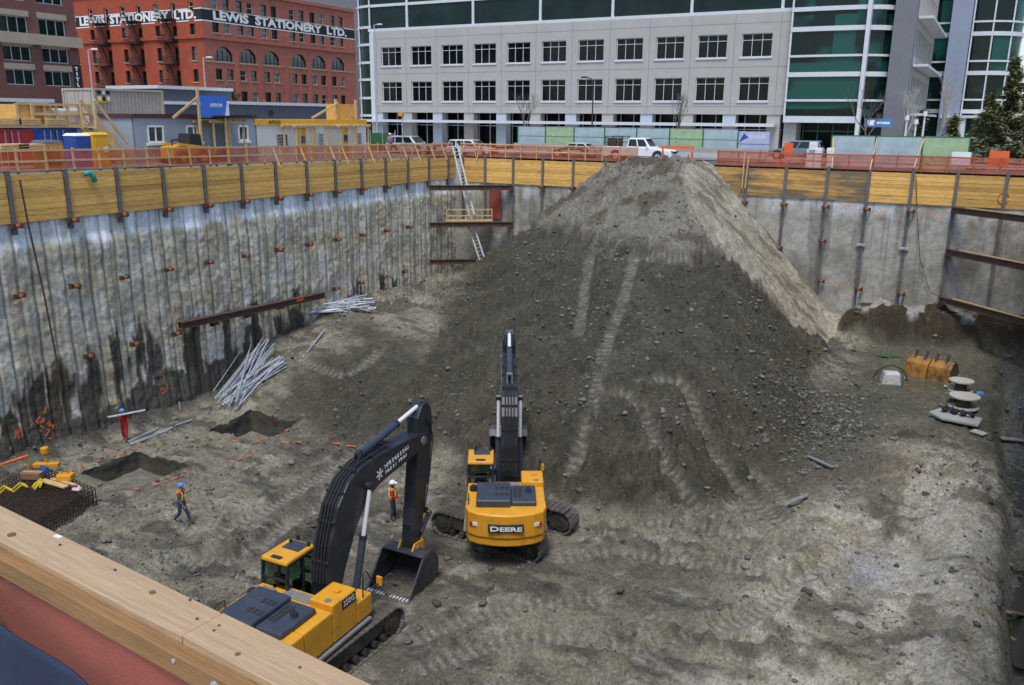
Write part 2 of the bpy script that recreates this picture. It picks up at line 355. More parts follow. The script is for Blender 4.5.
floor_pts = [(-40, 5, 0), (-30, 4, 0), (-20, 3, 0), (-8, 4, 0), (3, 4, -.4), (-40, 15, -.1), (-30, 14, 0), (-20, 13, 0), (-10, 12, 0), (3, 12, -.4),
             (-40, 24, -.15), (-40, 30, -.4), (-34, 24, -.1), (-28, 22, 0), (-22, 20, 0), (-16, 18, 0), (-10, 19, 0), (-5, 19, .1), (0, 19, 0),
             (-40, 35, -.35), (-34, 31, -.05), (-28, 29, 0), (-20, 26, 0), (-15, 26, 0), (-9, 26, .05), (-3, 27, .3), (1, 29, .1),
             (-38, 36.2, 1.1), (-39.5, 40.5, 1.9), (-40, 45.8, 3.1), (-40, 53.5, 3.4), (-40, 61, 3.8), (-34, 33.8, .1), (-31, 33.5, .05), (-26, 31, .0),
             (-5, 34, .3), (0, 35, .4), (-5, 42.5, .7), (-1, 42, 1.0), (2, 42, .9), (-3.7, 46.7, 1.0), (0, 48, 1.2), (2.6, 48, .9),
             (-4.2, 52.4, 1.45), (0, 52, 1.1), (3, 54, 1.4), (-3.5, 57.5, 1.5), (-1, 57.5, 1.9), (2.5, 58, 2.2), (-6.4, 60, 2.1), (-3, 60.5, 2.0)]
pile_pts = [(-26.2, 62.3, 12.6), (-23.2, 61, 13.4), (-20.8, 60.5, 13.75), (-18.2, 60.6, 13.6), (-17, 62, 13.3), (-22, 62.3, 13.4), (-19.15, 57.55, 13.0), (-17.43, 55.06, 11.1),
            (-15.3, 53.89, 8.77), (-12.43, 55.3, 5.96), (-9.8, 56, 3.3), (-20.2, 56, 10.8), (-19.3, 52, 8.65), (-16.9, 46, 6.35), (-14.4, 41, 4.9), (-13, 37.5, 3.4),
            (-10.7, 34, 1.15), (-9.5, 32, .05), (-31.8, 62.3, 8.4), (-37.8, 62.3, 4.5), (-26.9, 56, 7.2), (-28.6, 46, 3.2), (-34, 46, 2.6), (-28.3, 38, .9), (-40, 62, 3.7), (-40, 50, 3.3), (-40, 45, 2.9),
            (-17.7, 35, 2.3), (-21.5, 37.5, 2.1), (-23.5, 42, 3.7), (-22.5, 34.2, .5), (-19, 32.2, .2), (-14.6, 32.4, .6), (-11.8, 51.5, 4.9), (-8.2, 49.5, 1.7), (-5.5, 46.2, .6), (-6.5, 41, .3), (-5, 37, -.6), (-7, 28, -1.2), (-15, 24, -1.6), (-27, 30, -1.2), (-36, 36, .2),
            (-40, 33, -1.2), (-34, 24, -2.5), (-3, 52, -.6), (-22, 48, 6.2), (-32, 53, 4.6)]
FF = tps_fit(floor_pts); FPt = tps_fit(pile_pts)
holes = [(-36.1, -32.3, 23.2, 26.4, .95), (-35.4, -31.6, 30.2, 33.4, 1.1)]
def base_z(X, Y):
    a = tps(FF, X, Y); b = tps(FPt, X, Y)
    r = 7.86 - 1.08 * (X + 12.9) + .2 * (Y - 62.3)
    r = r - .0 + .35 * (fbm(X * .35, Y * .9, 5) - .5)
    b = np.where(X > -21, np.minimum(b, r), b)
    k = .35
    hh = np.clip(.5 + .5 * (a - b) / k, 0, 1)
    z = b * (1 - hh) + a * hh + k * hh * (1 - hh) * .5
    return z, b, r, a
def trench(X, Y):      # dug footing trench along the right wall, dirt bank against the far wall
    e = 2.5 + .4 * (fbm(Y * .3, Y * 0 + 3, 9) - .5) - .5 * ss(40, 52, Y)
    t = ss(-.55, .35, X - e) * ss(17, 20, Y) * (1 - ss(55, 59, Y))
    hump = .85 * np.exp(-((X - e + 1.5) / 1.3) ** 2) * ss(18, 24, Y) * (1 - ss(38, 44, Y))
    return -1.25 * t + hump, t
def bank(X, Y):
    e = 61.0 + .5 * (fbm(X * .5, X * 0, 12) - .5)
    return ss(-.9, .4, Y - e + 1.0 * (fbm(X * .9, Y * 1.2, 14, 5) - .5)) * ss(-9.0, -6.6, X) * (2.1 + 1.3 * (fbm(X * .5, Y * .3, 13) - .5))
cx_ = np.linspace(PX0 - .02, PX1 + .02, 90); cy_ = np.linspace(PY0, PY1 + .02, 130)
GX, GY = np.meshgrid(cx_, cy_, indexing='ij')
def bil(A, x, y):
    u = np.clip((x - cx_[0]) / (cx_[1] - cx_[0]), 0, len(cx_) - 1.001); v = np.clip((y - cy_[0]) / (cy_[1] - cy_[0]), 0, len(cy_) - 1.001)
    i = u.astype(int); j = v.astype(int); u = u - i; v = v - j
    return (A[i, j] * (1 - u) + A[i + 1, j] * u) * (1 - v) + (A[i, j + 1] * (1 - u) + A[i + 1, j + 1] * u) * v
_pl = tps(FPt, GX, GY); _fl = tps(FF, GX, GY)
def terrain(X, Y):
    X = np.asarray(X, float); Y = np.asarray(Y, float)
    a = bil(_fl, X, Y); b0 = bil(_pl, X, Y)
    yr = np.interp(X, [-21, -19.15, -17.43, -15.3, -12.43, -9.8, -7.5, -5], [59.5, 57.55, 55.06, 53.9, 55.3, 56, 58.2, 60]) + .8 * (fbm(X * .7, Y * .25, 6) - .5)
    r = 7.86 - 1.08 * (X + 12.9) + .2 * (Y - 62.3) + .5 * (fbm(X * .35, Y * .9, 5) - .5) + 1.1 * np.maximum(0, yr - Y)
    b = np.where(X > -21, np.minimum(b0, r), b0)
    k = .4; hh = np.clip(.5 + .5 * (a - b) / k, 0, 1)
    z = b * (1 - hh) + a * hh + k * hh * (1 - hh) * .5
    z = np.where(z > 12.6, 12.6 + .85 * np.tanh((z - 12.6) / .85), z)
    dz, t = trench(X, Y)
    z = z + dz * np.where(b > a, 0, 1)
    z = z + bank(X, Y) * np.where(b > a + 1.2, 0, 1)
    sand = np.where((X > -21) & (b > a - .1), ss(-.35, .25, b0 - r), 0) * ss(-.5, .15, Y - yr)
    onpile = ss(-.1, .4, b - a)
    return z, sand, onpile, t
# lines where machines have driven, read off the photograph
trk_px = [[(590, 258), (585, 290), (579, 335)], [(634, 256), (622, 303), (611, 327), (601, 366), (595, 398), (587, 429), (571, 469)],
          [(612, 392), (630, 394), (646, 416), (662, 465), (688, 498), (712, 522)], [(640, 380), (668, 382), (688, 396), (700, 425), (720, 465), (751, 500), (795, 533)], [(634, 258), (660, 258), (688, 262)],
          [(735, 460), (760, 478), (790, 500)], [(560, 560), (627, 554), (716, 567), (809, 578)], [(591, 531), (649, 524), (720, 536), (809, 549)], [(600, 590), (670, 625), (750, 645)],
          [(300, 360), (345, 375), (380, 350)], [(215, 540), (300, 490), (372, 440)], [(250, 552), (330, 500), (390, 462)], [(180, 560), (240, 560), (290, 520)], [(415, 640), (500, 610), (600, 600)],
          [(420, 670), (520, 640), (640, 650)], [(640, 660), (760, 610), (830, 560)]]
def drop(px, py):                                   # where the line of sight meets the terrain
    d = ray(px, py); t = np.arange(14, 95, .04); P = CPOS[None] + d[None] * t[:, None]
    z = terrain(P[:, 0], np.clip(P[:, 1], PY0, PY1))[0]; k = np.argmax(P[:, 2] < z)
    return Vector(P[k])
def seg_dist(X, Y, pts):
    best = np.full(X.shape, 9e9); ub = np.zeros(X.shape); acc = 0
    for (x0, y0), (x1, y1) in zip(pts[:-1], pts[1:]):
        dx, dy = x1 - x0, y1 - y0; L = math.hypot(dx, dy) + 1e-9
        t = np.clip(((X - x0) * dx + (Y - y0) * dy) / L ** 2, 0, 1)
        d = np.hypot(X - x0 - t * dx, Y - y0 - t * dy); m = d < best
        best = np.where(m, d, best); ub = np.where(m, acc + t * L, ub); acc += L
    return best, ub
STEP = .075
tx = np.arange(PX0 - .03, PX1 + .06, STEP); ty = np.arange(15.5, PY1 + .05, STEP)
X, Y = np.meshgrid(tx, ty, indexing='ij')
Z, SAND, ONP, TR = terrain(X, Y)
rough = np.clip(.22 + .78 * ONP * (1 - SAND) + .6 * ss(.5, .7, fbm(X * .16, Y * .16, 41)) + .5 * TR, 0, 1.3)
low = fbm(X * .42, Y * .42, 3, 4) - .5
rows = fbm(X * 1.7 + Y * .4, Y * .8, 8, 3) - .5
lump = np.abs(fbm(X * 1.6, Y * 1.6, 21, 5, .6) - .5) * 2
fine = fbm(X * 5.5, Y * 5.5, 33, 3, .6) - .5
clod = np.clip(fbm(X * 2.6, Y * 2.6, 25, 4, .6) - .52, 0, 1) * ss(.42, .62, fbm(X * .3, Y * .3, 26, 3))
Z = Z + low * .45 * (.35 + .65 * rough); TRM = Z.copy()
Z = Z + rows * .18 * rough + (.35 - lump) * .50 * rough + fine * .22 * (.35 + rough) + clod * 1.1 * (.35 + rough)
upn = ss(8.0, 8.45, Z + 1.5 * (fbm(X * .45, Y * .45, 60, 4) - .5)) * ONP * (1 - SAND)
Z = Z + .45 * (upn - .5) * np.exp(-((Z - 8.3) / 1.3) ** 2) * ONP * (1 - SAND)
gul = fbm(X * 1.4 + Y * .15, Y * .22, 61, 4); Z = Z + ONP * (1 - SAND) * ss(8.2, 9.5, Z) * .7 * (gul - .5)
big_ = ss(.50, .66, fbm(X * .45, Y * .45, 62, 3)) * ONP * (1 - SAND) * ss(9, 6, Z)
Z = Z + big_ * .9 * np.clip(.40 - np.abs(fbm(X * 1.9, Y * 1.9, 63, 4, .6) - .5) * 2, -.2, .4)
# scalloped slumps down the sand face
Z = Z + SAND * (.5 * (fbm(X * .35, Y * 1.1, 55, 5) - .5) + .28 * (.35 - np.abs(fbm(X * .8, Y * .8, 56, 4) - .5) * 2))
track = np.zeros(X.shape); cle = np.zeros(X.shape)
for pl in trk_px:
    pts = []
    for (a, b), (c, d) in zip(pl[:-1], pl[1:]):
        pass
    q = [np.array(p, float) for p in pl]; q = [2 * q[0] - q[1]] + q + [2 * q[-1] - q[-2]]
    for p0, p1, p2, p3 in zip(q, q[1:], q[2:], q[3:]):
        for k in range(5):
            t = k / 5; pts.append(tuple(.5 * (2 * p1 + (p2 - p0) * t + (2 * p0 - 5 * p1 + 4 * p2 - p3) * t * t + (3 * p1 - p0 - 3 * p2 + p3) * t ** 3)))
    pts.append(pl[-1]); pts = [tuple(drop(*p)[:2]) for p in pts]
    d, u = seg_dist(X, Y, pts)
    w = (1 - ss(.22, .52, d + .2 * (fbm(X * 1.3, Y * 1.3, 71) - .5))) * ss(.24, .44, fbm(X * .75, Y * .75, 77) + .08)
    ridge = np.exp(-((d - .66) / .17) ** 2)
    sm = w * .75; Z = Z * (1 - sm) + TRM * sm - .15 * w + .20 * ridge * ss(.35, .6, fbm(X * 1.1, Y * 1.1, 78))
    c = .5 + .5 * np.sin(u * 2 * math.pi / .36)
    Z = Z + w * .07 * (c - .5) * ss(.3, .55, fbm(X * 1.2, Y * 1.2, 79)); track = np.maximum(track, w); cle = np.maximum(cle, w * c)
# footing pits
hm = np.zeros(X.shape)
# windrows of dark clods pushed up by the machines
clodr = np.zeros(X.shape)
for pl in [[(585, 588), (640, 612), (690, 640), (745, 652)], [(690, 640), (755, 660), (800, 640)], [(540, 590), (600, 622), (640, 628)], [(770, 630), (850, 662)], [(690, 548), (705, 530)], [(430, 520), (470, 470), (455, 430)], [(230, 525), (245, 560), (300, 575)], [(290, 470), (340, 440), (360, 410)], [(330, 520), (300, 540)], [(880, 500), (890, 540)]]:
    pts = [tuple(drop(*p)[:2]) for p in pl]; d, u = seg_dist(X, Y, pts); clodr = np.maximum(clodr, np.exp(-((d + .5 * (fbm(X, Y, 131) - .5)) / .42) ** 2) * ss(.35, .55, fbm(X * .9, Y * .9, 132)))
ck = np.abs(fbm(X * 2.4, Y * 2.4, 133, 4, .6) - .5) * 2
Z = Z + clodr * (.10 + .5 * (.42 - ck))
SNAP = []
for x0, x1, y0, y1, dp in holes:
    SNAP.append((int((x0 - tx[0]) / STEP), int((x1 - tx[0]) / STEP), int((y0 - ty[0]) / STEP), int((y1 - ty[0]) / STEP), dp))
    wob = .22 * (fbm(X * 1.4, Y * 1.4, 91) - .5); n_e = fbm(X * 1.2, Y * 1.2, 92)
    ins = np.minimum(np.minimum(X - x0, x1 - X), np.minimum(Y - y0, y1 - Y)) + wob
    s_ = 0; hm = np.maximum(hm, .22 * ss(-.25, .05, ins + .3 * (n_e - .5)))
    lip = np.exp(-((ins + .35) / .25) ** 2); Z = Z + .07 * lip
# hollow dug by the rear machine's bucket
Z = Z - 1.15 * np.exp(-(np.hypot(X + 19.0, Y - 33.7) / 1.35) ** 4)
# machines stand on packed ground
for (mx_, my_, rr) in [(-17.1, 17.7, 3.6), (-15.6, 28.2, 3.4)]:
    k = 1 - ss(rr * .7, rr * 1.3, np.hypot(X - mx_, Y - my_)); Z = Z * (1 - k) + (.0 + fine * .05) * k
# ledge of left-over soil along the foot of the left wall
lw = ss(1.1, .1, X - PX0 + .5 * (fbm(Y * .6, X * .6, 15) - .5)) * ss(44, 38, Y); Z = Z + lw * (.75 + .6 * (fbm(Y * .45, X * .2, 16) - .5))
pw = np.clip(1.35 - np.hypot((X + 2.4) / 3.6, (Y - 54.2) / 2.3) + .5 * (fbm(X * .6, Y * .6, 140) - .5), 0, 1); ZP = 1.42; rim = ss(.0, .22, pw) * (1 - ss(.34, .55, pw)); pin = ss(.30, .60, pw)
Z = Z + rim * np.maximum(0, ZP + .10 + .15 * fine - Z); Z = Z * (1 - pin) + (ZP - .05 + .22 * fine + .30 * (fbm(X * .6, Y * .6, 141) - .47)) * pin
TZ = Z
def zat(x, y):
    i = int(np.clip((x - tx[0]) / STEP, 0, len(tx) - 2)); j = int(np.clip((y - ty[0]) / STEP, 0, len(ty) - 2)); return float(TZ[i, j])
def dropz(px, py):
    d = ray(px, py)
    for t in np.arange(14, 95, .03):
        p = CPOS + d * t
        if p[1] > ty[0] and p[2] < zat(p[0], p[1]): return Vector((p[0], p[1], zat(p[0], p[1])))
    return Vector(CPOS + d * 60)
# soil colours by where each soil lies
def mixc(a, b, t): return a * (1 - t[..., None]) + np.array(b) * t[..., None]
n1 = fbm(X * .22, Y * .22, 101, 5); n2 = fbm(X * .9, Y * .9, 102, 5); n3 = fbm(X * 3.5, Y * 3.5, 103, 3)
C = np.ones(X.shape + (3,)) * np.array((.215, .196, .142))
C = mixc(C, (.15, .135, .10), ss(.45, .62, n1)); C = mixc(C, (.31, .285, .225), ss(.54, .70, n2) * .7); C = mixc(C, (.12, .11, .085), clod[...] * 3)
C = mixc(C, (.085, .08, .063), ss(.54, .68, fbm(X * .5, Y * 1.1, 104, 5)) * .85)
# clayey pale crust right, brown patch
rp = ss(-7.5, -4, X + .8 * (n1 - .5) * 6) * (1 - ss(42, 46, Y + 6 * (n2 - .5))); C = mixc(C, (.30, .278, .225), rp * ss(.40, .55, n2) * .85)
C = mixc(C, (.13, .10, .07), np.exp(-(((X + 2.2) / 1.3) ** 2 + ((Y - 41.2) / 1.6) ** 2)) * .9)
C = mixc(C, (.235, .235, .235), np.exp(-(((X + 2.0) / 1.0) ** 2 + ((Y - 31.5) / 1.9) ** 2)) * .75)
# dark fresh gravel on the ramp
upper = ss(7.6, 9.2, Z + 1.2 * (n2 - .5) * 2)
ONW = np.maximum(ONP, ss(.0, .55, np.exp(-(((X + 7.0) / 4.0) ** 2 + ((Y - 44) / 7.5) ** 2)) * .9 + np.exp(-(((X + 26) / 5.5) ** 2 + ((Y - 36.5) / 4.2) ** 2)) * .9 + np.exp(-(((X + 33.5) / 5.0) ** 2 + ((Y - 39.5) / 4.0) ** 2)) * .85 + .5 * (n1 - .5)))
dark = ONW * (1 - SAND) * (1 - upper) * ss(-38, -33, X + 3 * (n1 - .5) * 4)
C = mixc(C, (.076, .071, .050), dark * (.85 + .15 * ss(.4, .6, n2)))
C = mixc(C, (.105, .096, .068), dark * ss(.55, .72, fbm(X * .35, Y * .7, 105, 5)) * .8)
up = ONP * (1 - SAND) * upper
C = mixc(C, (.21, .195, .155), up); C = mixc(C, (.10, .085, .058), up * ss(.52, .66, fbm(X * .5, Y * .5 + Z * .6, 106, 5)) * .85)
C = mixc(C, (.335, .298, .225), SAND * .95); C = mixc(C, (.17, .145, .10), SAND * ss(.54, .64, fbm(X * .7, Y * 1.5 + Z * .7, 107, 5)) * .85); C = mixc(C, (.40, .365, .29), SAND * ss(.55, .68, fbm(X * .9, Y * .5, 109, 4)) * .6)
# wet low corner, spoil bank
Zw = 0
wet = ss(-7, -5, X) * ss(45, 49, Y + 3 * (n1 - .5)) * (1 - ONP); C = mixc(C, (.095, .09, .066), wet * .88); C = mixc(C, (.12, .11, .06), wet * ss(.55, .7, n2) * .6)
bk = ss(60.2, 60.9, Y) * ss(-8.6, -7.5, X) * (1 - SAND); C = mixc(C, (.055, .042, .026), bk); C = mixc(C, (.30, .29, .26), bk * ss(3.9, 4.5, Z + n3 * .4) * ss(.5, .6, n2))
C = mixc(C, (.24, .24, .19), TR * .85)
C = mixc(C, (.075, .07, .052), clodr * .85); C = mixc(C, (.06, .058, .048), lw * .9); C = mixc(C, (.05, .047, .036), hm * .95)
C = mixc(C, (.225, .208, .16) , np.clip(track * (.46 + .40 * cle) * (.6 + .8 * n3), 0, 1) * (.5 + .5 * dark)); C = mixc(C, (.26, .24, .19), track * (.3 + .6 * cle) * (1 - dark))
C = mixc(C, (.085, .08, .063), np.clip(track - cle, 0, 1) * .62)
lift = 1.12 - .20 * np.clip(dark, 0, 1) - .1 * SAND - .1 * up + .5 * rp
C = C * lift[..., None] * (.72 + .56 * n3[..., None]) * (.8 + .4 * fbm(X * 9, Y * 9, 108, 2)[..., None])
M['soil'] = tintmat('soil', .95, 11.0, .44, 1.0, 16.0, .10, .28)
HM = np.ones(X.shape, bool)
for i0, i1, j0, j1, dp in SNAP: HM[i0:i1, j0:j1] = False
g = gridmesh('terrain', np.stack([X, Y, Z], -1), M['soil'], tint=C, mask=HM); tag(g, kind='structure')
for i0, i1, j0, j1, dp in SNAP:                      # the two dug footing pits: cut faces and floor
    ring = [(i, j0) for i in range(i0, i1)] + [(i1, j) for j in range(j0, j1)] + [(i, j1) for i in range(i1, i0, -1)] + [(i0, j) for j in range(j1, j0, -1)] + [(i0, j0)]
    ii_ = np.array([r[0] for r in ring]); jj_ = np.array([r[1] for r in ring]); cxm, cym = (tx[i0] + tx[i1]) / 2, (ty[j0] + ty[j1]) / 2
    nz_ = 14; G = np.zeros((len(ring), nz_, 3)); cl = np.zeros((len(ring), nz_, 3)); s_ = np.arange(len(ring)) * STEP
    for k in range(nz_):
        f = k / (nz_ - 1); zt_ = Z[ii_, jj_]; rag = .22 * (fbm(s_ * 1.1, s_ * 0 + f * 2, 94, 4) - .5) * min(1, f * 6)
        dxn = np.sign(cxm - tx[ii_]) * (np.abs(ii_ - (i0 + i1) / 2) > (i1 - i0) / 2 - .6); dyn = np.sign(cym - ty[jj_]) * (np.abs(jj_ - (j0 + j1) / 2) > (j1 - j0) / 2 - .6)
        G[:, k, 0] = tx[ii_] + dxn * (rag + .10 * f); G[:, k, 1] = ty[jj_] + dyn * (rag + .10 * f); G[:, k, 2] = zt_ * (1 - f) + (-dp - .1) * f
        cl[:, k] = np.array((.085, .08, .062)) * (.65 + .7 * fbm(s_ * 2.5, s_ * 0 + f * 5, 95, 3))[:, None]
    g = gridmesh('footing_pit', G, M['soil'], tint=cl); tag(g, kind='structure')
    xf, yf = np.meshgrid(np.linspace(tx[i0] - .05, tx[i1] + .05, 50), np.linspace(ty[j0] - .05, ty[j1] + .05, 50), indexing='ij')
    zf_ = -dp + .16 * (fbm(xf * 1.2, yf * 1.2, 96, 4) - .5); cf_ = np.array((.22, .205, .165)) * (.7 + .6 * fbm(xf * 2, yf * 2, 97, 4))[..., None]
    g = gridmesh('footing_pit_floor', np.stack([xf, yf, zf_], -1), M['soil'], tint=cf_); tag(g, kind='structure')
# near strip of floor, below the frame, coarser
xn, yn = np.meshgrid(np.linspace(PX0 - .03, PX1 + .03, 150), np.linspace(PY0 - .02, 15.7, 60), indexing='ij')
zn = terrain(xn, yn)[0] + .3 * (fbm(xn * .4, yn * .4, 3) - .5) - .06
g = gridmesh('terrain', np.stack([xn, yn, zn], -1), M['soil'], tint=np.ones(xn.shape + (3,)) * np.array((.21, .185, .14))); tag(g, kind='structure')
# still water in the low places
M['water'] = pm('muddy_water', (.085, .088, .058), .07, .2, .6)
M['water_green'] = pm('green_algae_water', (.035, .13, .05), .25, .25, 1.0)
def puddle(x, y, rx, ry, z, mat, s):
    vs = [(x, y, z)] + [(x + rx * math.cos(a) * (.75 + .5 * float(vn(np.array(math.cos(a) * 1.5 + s), np.array(math.sin(a) * 1.5), s))), y + ry * math.sin(a) * (.75 + .5 * float(vn(np.array(math.cos(a) * 1.5 + s), np.array(math.sin(a) * 1.5), s + 4))), z) for a in np.linspace(0, 2 * math.pi, 29)[:-1]]
    m = MB(); m.add(vs, [(0, i + 1, (i + 1) % 28 + 1) for i in range(28)], mat); o = m.build('puddle_water', fixn=False); tag(o, kind='structure')
puddle(-2.5, 54.2, 3.7, 2.4, ZP, M['water'], 3)
puddle(-4.6, 58.8, 1.0, .7, zat(-4.6, 58.8) + .08, M['water_green'], 5)
puddle(2.85, 46.0, .55, 5.0, zat(2.85, 46.0) + .12, M['water'], 7)
puddle(2.95, 33.0, .45, 4.0, zat(2.95, 33.0) + .10, M['water'], 9)
# loose stones: uncountable
def rock_mesh(seed):
    rng = random.Random(seed); bm = bmesh.new(); bmesh.ops.create_icosphere(bm, subdivisions=1, radius=1)
    for v in bm.verts: v.co *= rng.uniform(.55, 1.35)
    V = np.array([v.co[:] for v in bm.verts]); Fc = np.array([[v.index for v in f.verts] for f in bm.faces]); bm.free(); return V, Fc
protos = [rock_mesh(i) for i in range(8)]
rng = np.random.default_rng(4)
N = 190000; qx = rng.uniform(PX0 + .3, PX1 - .2, N); qy = rng.uniform(17, PY1 - .3, N)
_, sd, op, tt = terrain(qx, qy)
ii = np.clip(((qx - tx[0]) / STEP).astype(int), 0, len(tx) - 1); jj = np.clip(((qy - ty[0]) / STEP).astype(int), 0, len(ty) - 1)
toe = np.exp(-(((qx + 6.5) / 2.6) ** 2 + ((qy - 45.5) / 5.0) ** 2)) * 1.3 + .5 * np.exp(-(((qx + 17.5) / 3.5) ** 2 + ((qy - 36) / 2.5) ** 2))
clump = ss(.5, .68, fbm(qx * .35, qy * .35, 200, 3))
dens = np.clip(.16 + .62 * op * (1 - sd) * (.3 + clump) + .25 * clump * (1 - op) + toe, 0, 1) * (1 - track[ii, jj]) * (1 - .9 * sd) * (1 - hm[ii, jj])
for x0, x1, y0, y1, dp in holes: dens = dens * ~((qx > x0 - .2) & (qx < x1 + .2) & (qy > y0 - .2) & (qy < y1 + .2))
keep = rng.uniform(0, 1, N) < dens; qx, qy, ii, jj = qx[keep], qy[keep], ii[keep], jj[keep]; toe = toe[keep]
V = []; Fa = []; k0 = 0; shade = []
for x, y, i, j, tw in zip(qx, qy, ii, jj, toe):
    v, f = protos[rng.integers(8)]; s = .0165 * (1 + rng.pareto(2.35)) * (1 + .7 * tw); s = min(s, .17)
    a = rng.uniform(0, 6.28); ca, sa = math.cos(a), math.sin(a); sc = np.array([s * rng.uniform(.8, 1.4), s * rng.uniform(.7, 1.1), s * rng.uniform(.5, .85)])
    p = v * sc; p = np.stack([p[:, 0] * ca - p[:, 1] * sa, p[:, 0] * sa + p[:, 1] * ca, p[:, 2]], -1) + np.array([x, y, TZ[i, j] + s * .25])
    V.append(p); Fa.append(f + k0); k0 += len(v)
V = np.concatenate(V); Fa = np.concatenate(Fa)
me = bpy.data.meshes.new('loose_stones'); me.vertices.add(len(V)); me.vertices.foreach_set('co', V.reshape(-1).astype(np.float32))
me.loops.add(len(Fa) * 3); me.loops.foreach_set('vertex_index', Fa.reshape(-1).astype(np.int32)); me.polygons.add(len(Fa)); me.polygons.foreach_set('loop_start', (np.arange(len(Fa)) * 3).astype(np.int32))
me.update(calc_edges=True); M['stone'] = pm('stone', (.135, .128, .105), .9, .25, 6, island=.55); me.materials.append(M['stone']); me.validate()
o = bpy.data.objects.new('loose_stones', me); COL.objects.link(o); tag(o, 'loose grey stones scattered over the dirt mound and the pit floor', 'stones', kind='stuff')

# ================================================================== shoring walls
M['wall'] = tintmat('shotcrete', .9, 6.0, .26, .6, 11.0, .05, .05)
def shoring(name, label, o, U, Nn, L, z1, z0, disp, colr, step=.1):
    u = np.arange(0, L + step, step); z = np.arange(z0, z1 + step * .5, step); u[-1] = L; z[-1] = z1
    UU, ZZ = np.meshgrid(u, z, indexing='ij'); d = disp(UU, ZZ)
    P = np.stack([o[0] + U[0] * UU + Nn[0] * d, o[1] + U[1] * UU + Nn[1] * d, ZZ], -1)
    ob = gridmesh(name, P, M['wall'], tint=colr(UU, ZZ, d)); return tag(ob, label, 'wall')
Z_LAGB = 11.5
def ldisp(u, z):
    rib = np.abs(((u + .25 * (fbm(z * .25, u * .15, 300) - .5)) / .78) % 1 - .5) * 2
    top = ss(10.0, 10.7, z)
    gd = .4 + .9 * ss(.35, .65, fbm(np.floor((u + .39) / .78) * 3.7, z * .3, 302, 3))
    r = -.19 * gd * np.exp(-((1 - rib) / .16) ** 2) * (1 - .6 * top) + .12 * (_h(np.floor((u + .39) / .78).astype(int), u.astype(int) * 0, 5) - .5)
    chip = np.abs(fbm(u * 1.3, z * 1.1, 305, 5, .6) - .5) * 2
    return r + (.26 * (fbm(u * .5, z * .5, 301, 4) - .5) + .09 * (.3 - chip) + .11 * (fbm(u * 3.2, z * 3.2, 303, 4, .65) - .5)) * (1 - .75 * top) + .25 * (1 - ss(0, 2.4, z)) - .12 * top
def lcol(u, z, d):
    rib = np.abs(((u + .25 * (fbm(z * .25, u * .15, 300) - .5)) / .78) % 1 - .5) * 2
    rid = np.floor((u + .39) / .78)
    hr = _h(rid.astype(int), rid.astype(int) * 0 + 3, 17); hr2 = _h(rid.astype(int), rid.astype(int) * 0 + 9, 23)
    n1 = fbm(u * .5, z * .5, 310, 5); n2 = fbm(u * 1.8, z * .6, 311, 4); n3 = fbm(u * 4, z * 4, 312, 3)
    C = np.ones(u.shape + (3,)) * np.array((.315, .288, .225))
    C = mixc(C, (.26, .22, .15), ss(.48, .64, n1) * .6); C = mixc(C, (.37, .362, .34), ss(.52, .72, n2) * .6)
    C = mixc(C, (.40, .415, .435), ss(10.1, 10.5, z + .9 * (n2 - .5)) * (.7 + .3 * ss(.35, .55, n1))); C = mixc(C, (.58, .60, .63), ss(10.1, 10.5, z + .5 * (n2 - .5)) * ss(.52, .58, fbm(u * 1.3, z * .15, 316, 3)) * .8)
    C = mixc(C, (.09, .087, .075), ss(.84, .95, rib) * .6 * ss(.3, .6, n2 + .1))
    C = mixc(C, (.40, .40, .385), ss(.50, .70, fbm(u * 1.3, z * .3, 313, 5)) * ss(8.5, 3.5, z) * .6)
    st = ss(.60, .66, hr + .2 * (n2 - .5)) * ss(hr2 * 3.4 + 2.3, hr2 * 3.4 + 1.9, z + 2.2 * (n2 - .5) + .8 * (rib - .5)) * ss(.15, .35, rib + .5 * (n2 - .3)); C = mixc(C, (.042, .038, .030), st * .95 * ss(.25, .40, fbm(u * 2.2, z * .5, 314)))
    big = np.zeros(u.shape)
    for (cu, cz, ru, rz) in [(24.6, 2.3, 1.9, 2.7), (26.8, 2.0, .8, 3.2), (30.4, 3.0, 1.2, 2.6), (33.3, 1.8, .7, 3.4), (38.5, 2.4, 1.0, 1.8), (41.5, 2.8, 1.8, 1.5), (22.4, 1.2, .6, 1.9)]:
        big = np.maximum(big, 1 - ss(.62, .85, np.hypot((u + PY0 - cu) / ru, (z - cz) / rz) + .8 * (n2 - .5)))
    C = mixc(C, (.04, .036, .028), big * .93 * ss(.30, .42, fbm(u * 1.9, z * .22, 318, 3)))
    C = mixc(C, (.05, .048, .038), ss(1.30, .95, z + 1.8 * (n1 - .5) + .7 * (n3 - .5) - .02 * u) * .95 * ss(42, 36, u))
    return 1.55 * np.array((1.0, 1.0, .96)) * C * (.80 + .40 * n3[..., None])
shoring('shoring_wall', 'long ribbed concrete shoring wall with dark stains and three rows of anchors', (PX0, PY0), (0, 1), (1, 0), PY1 - PY0, 12.6, -1.8, ldisp, lcol, .075)
def fdisp(u, z): return .10 * (fbm(u * .6, z * .6, 320, 4) - .5) + .05 * (fbm(u * 2.5, z * 2.5, 321, 3) - .5)
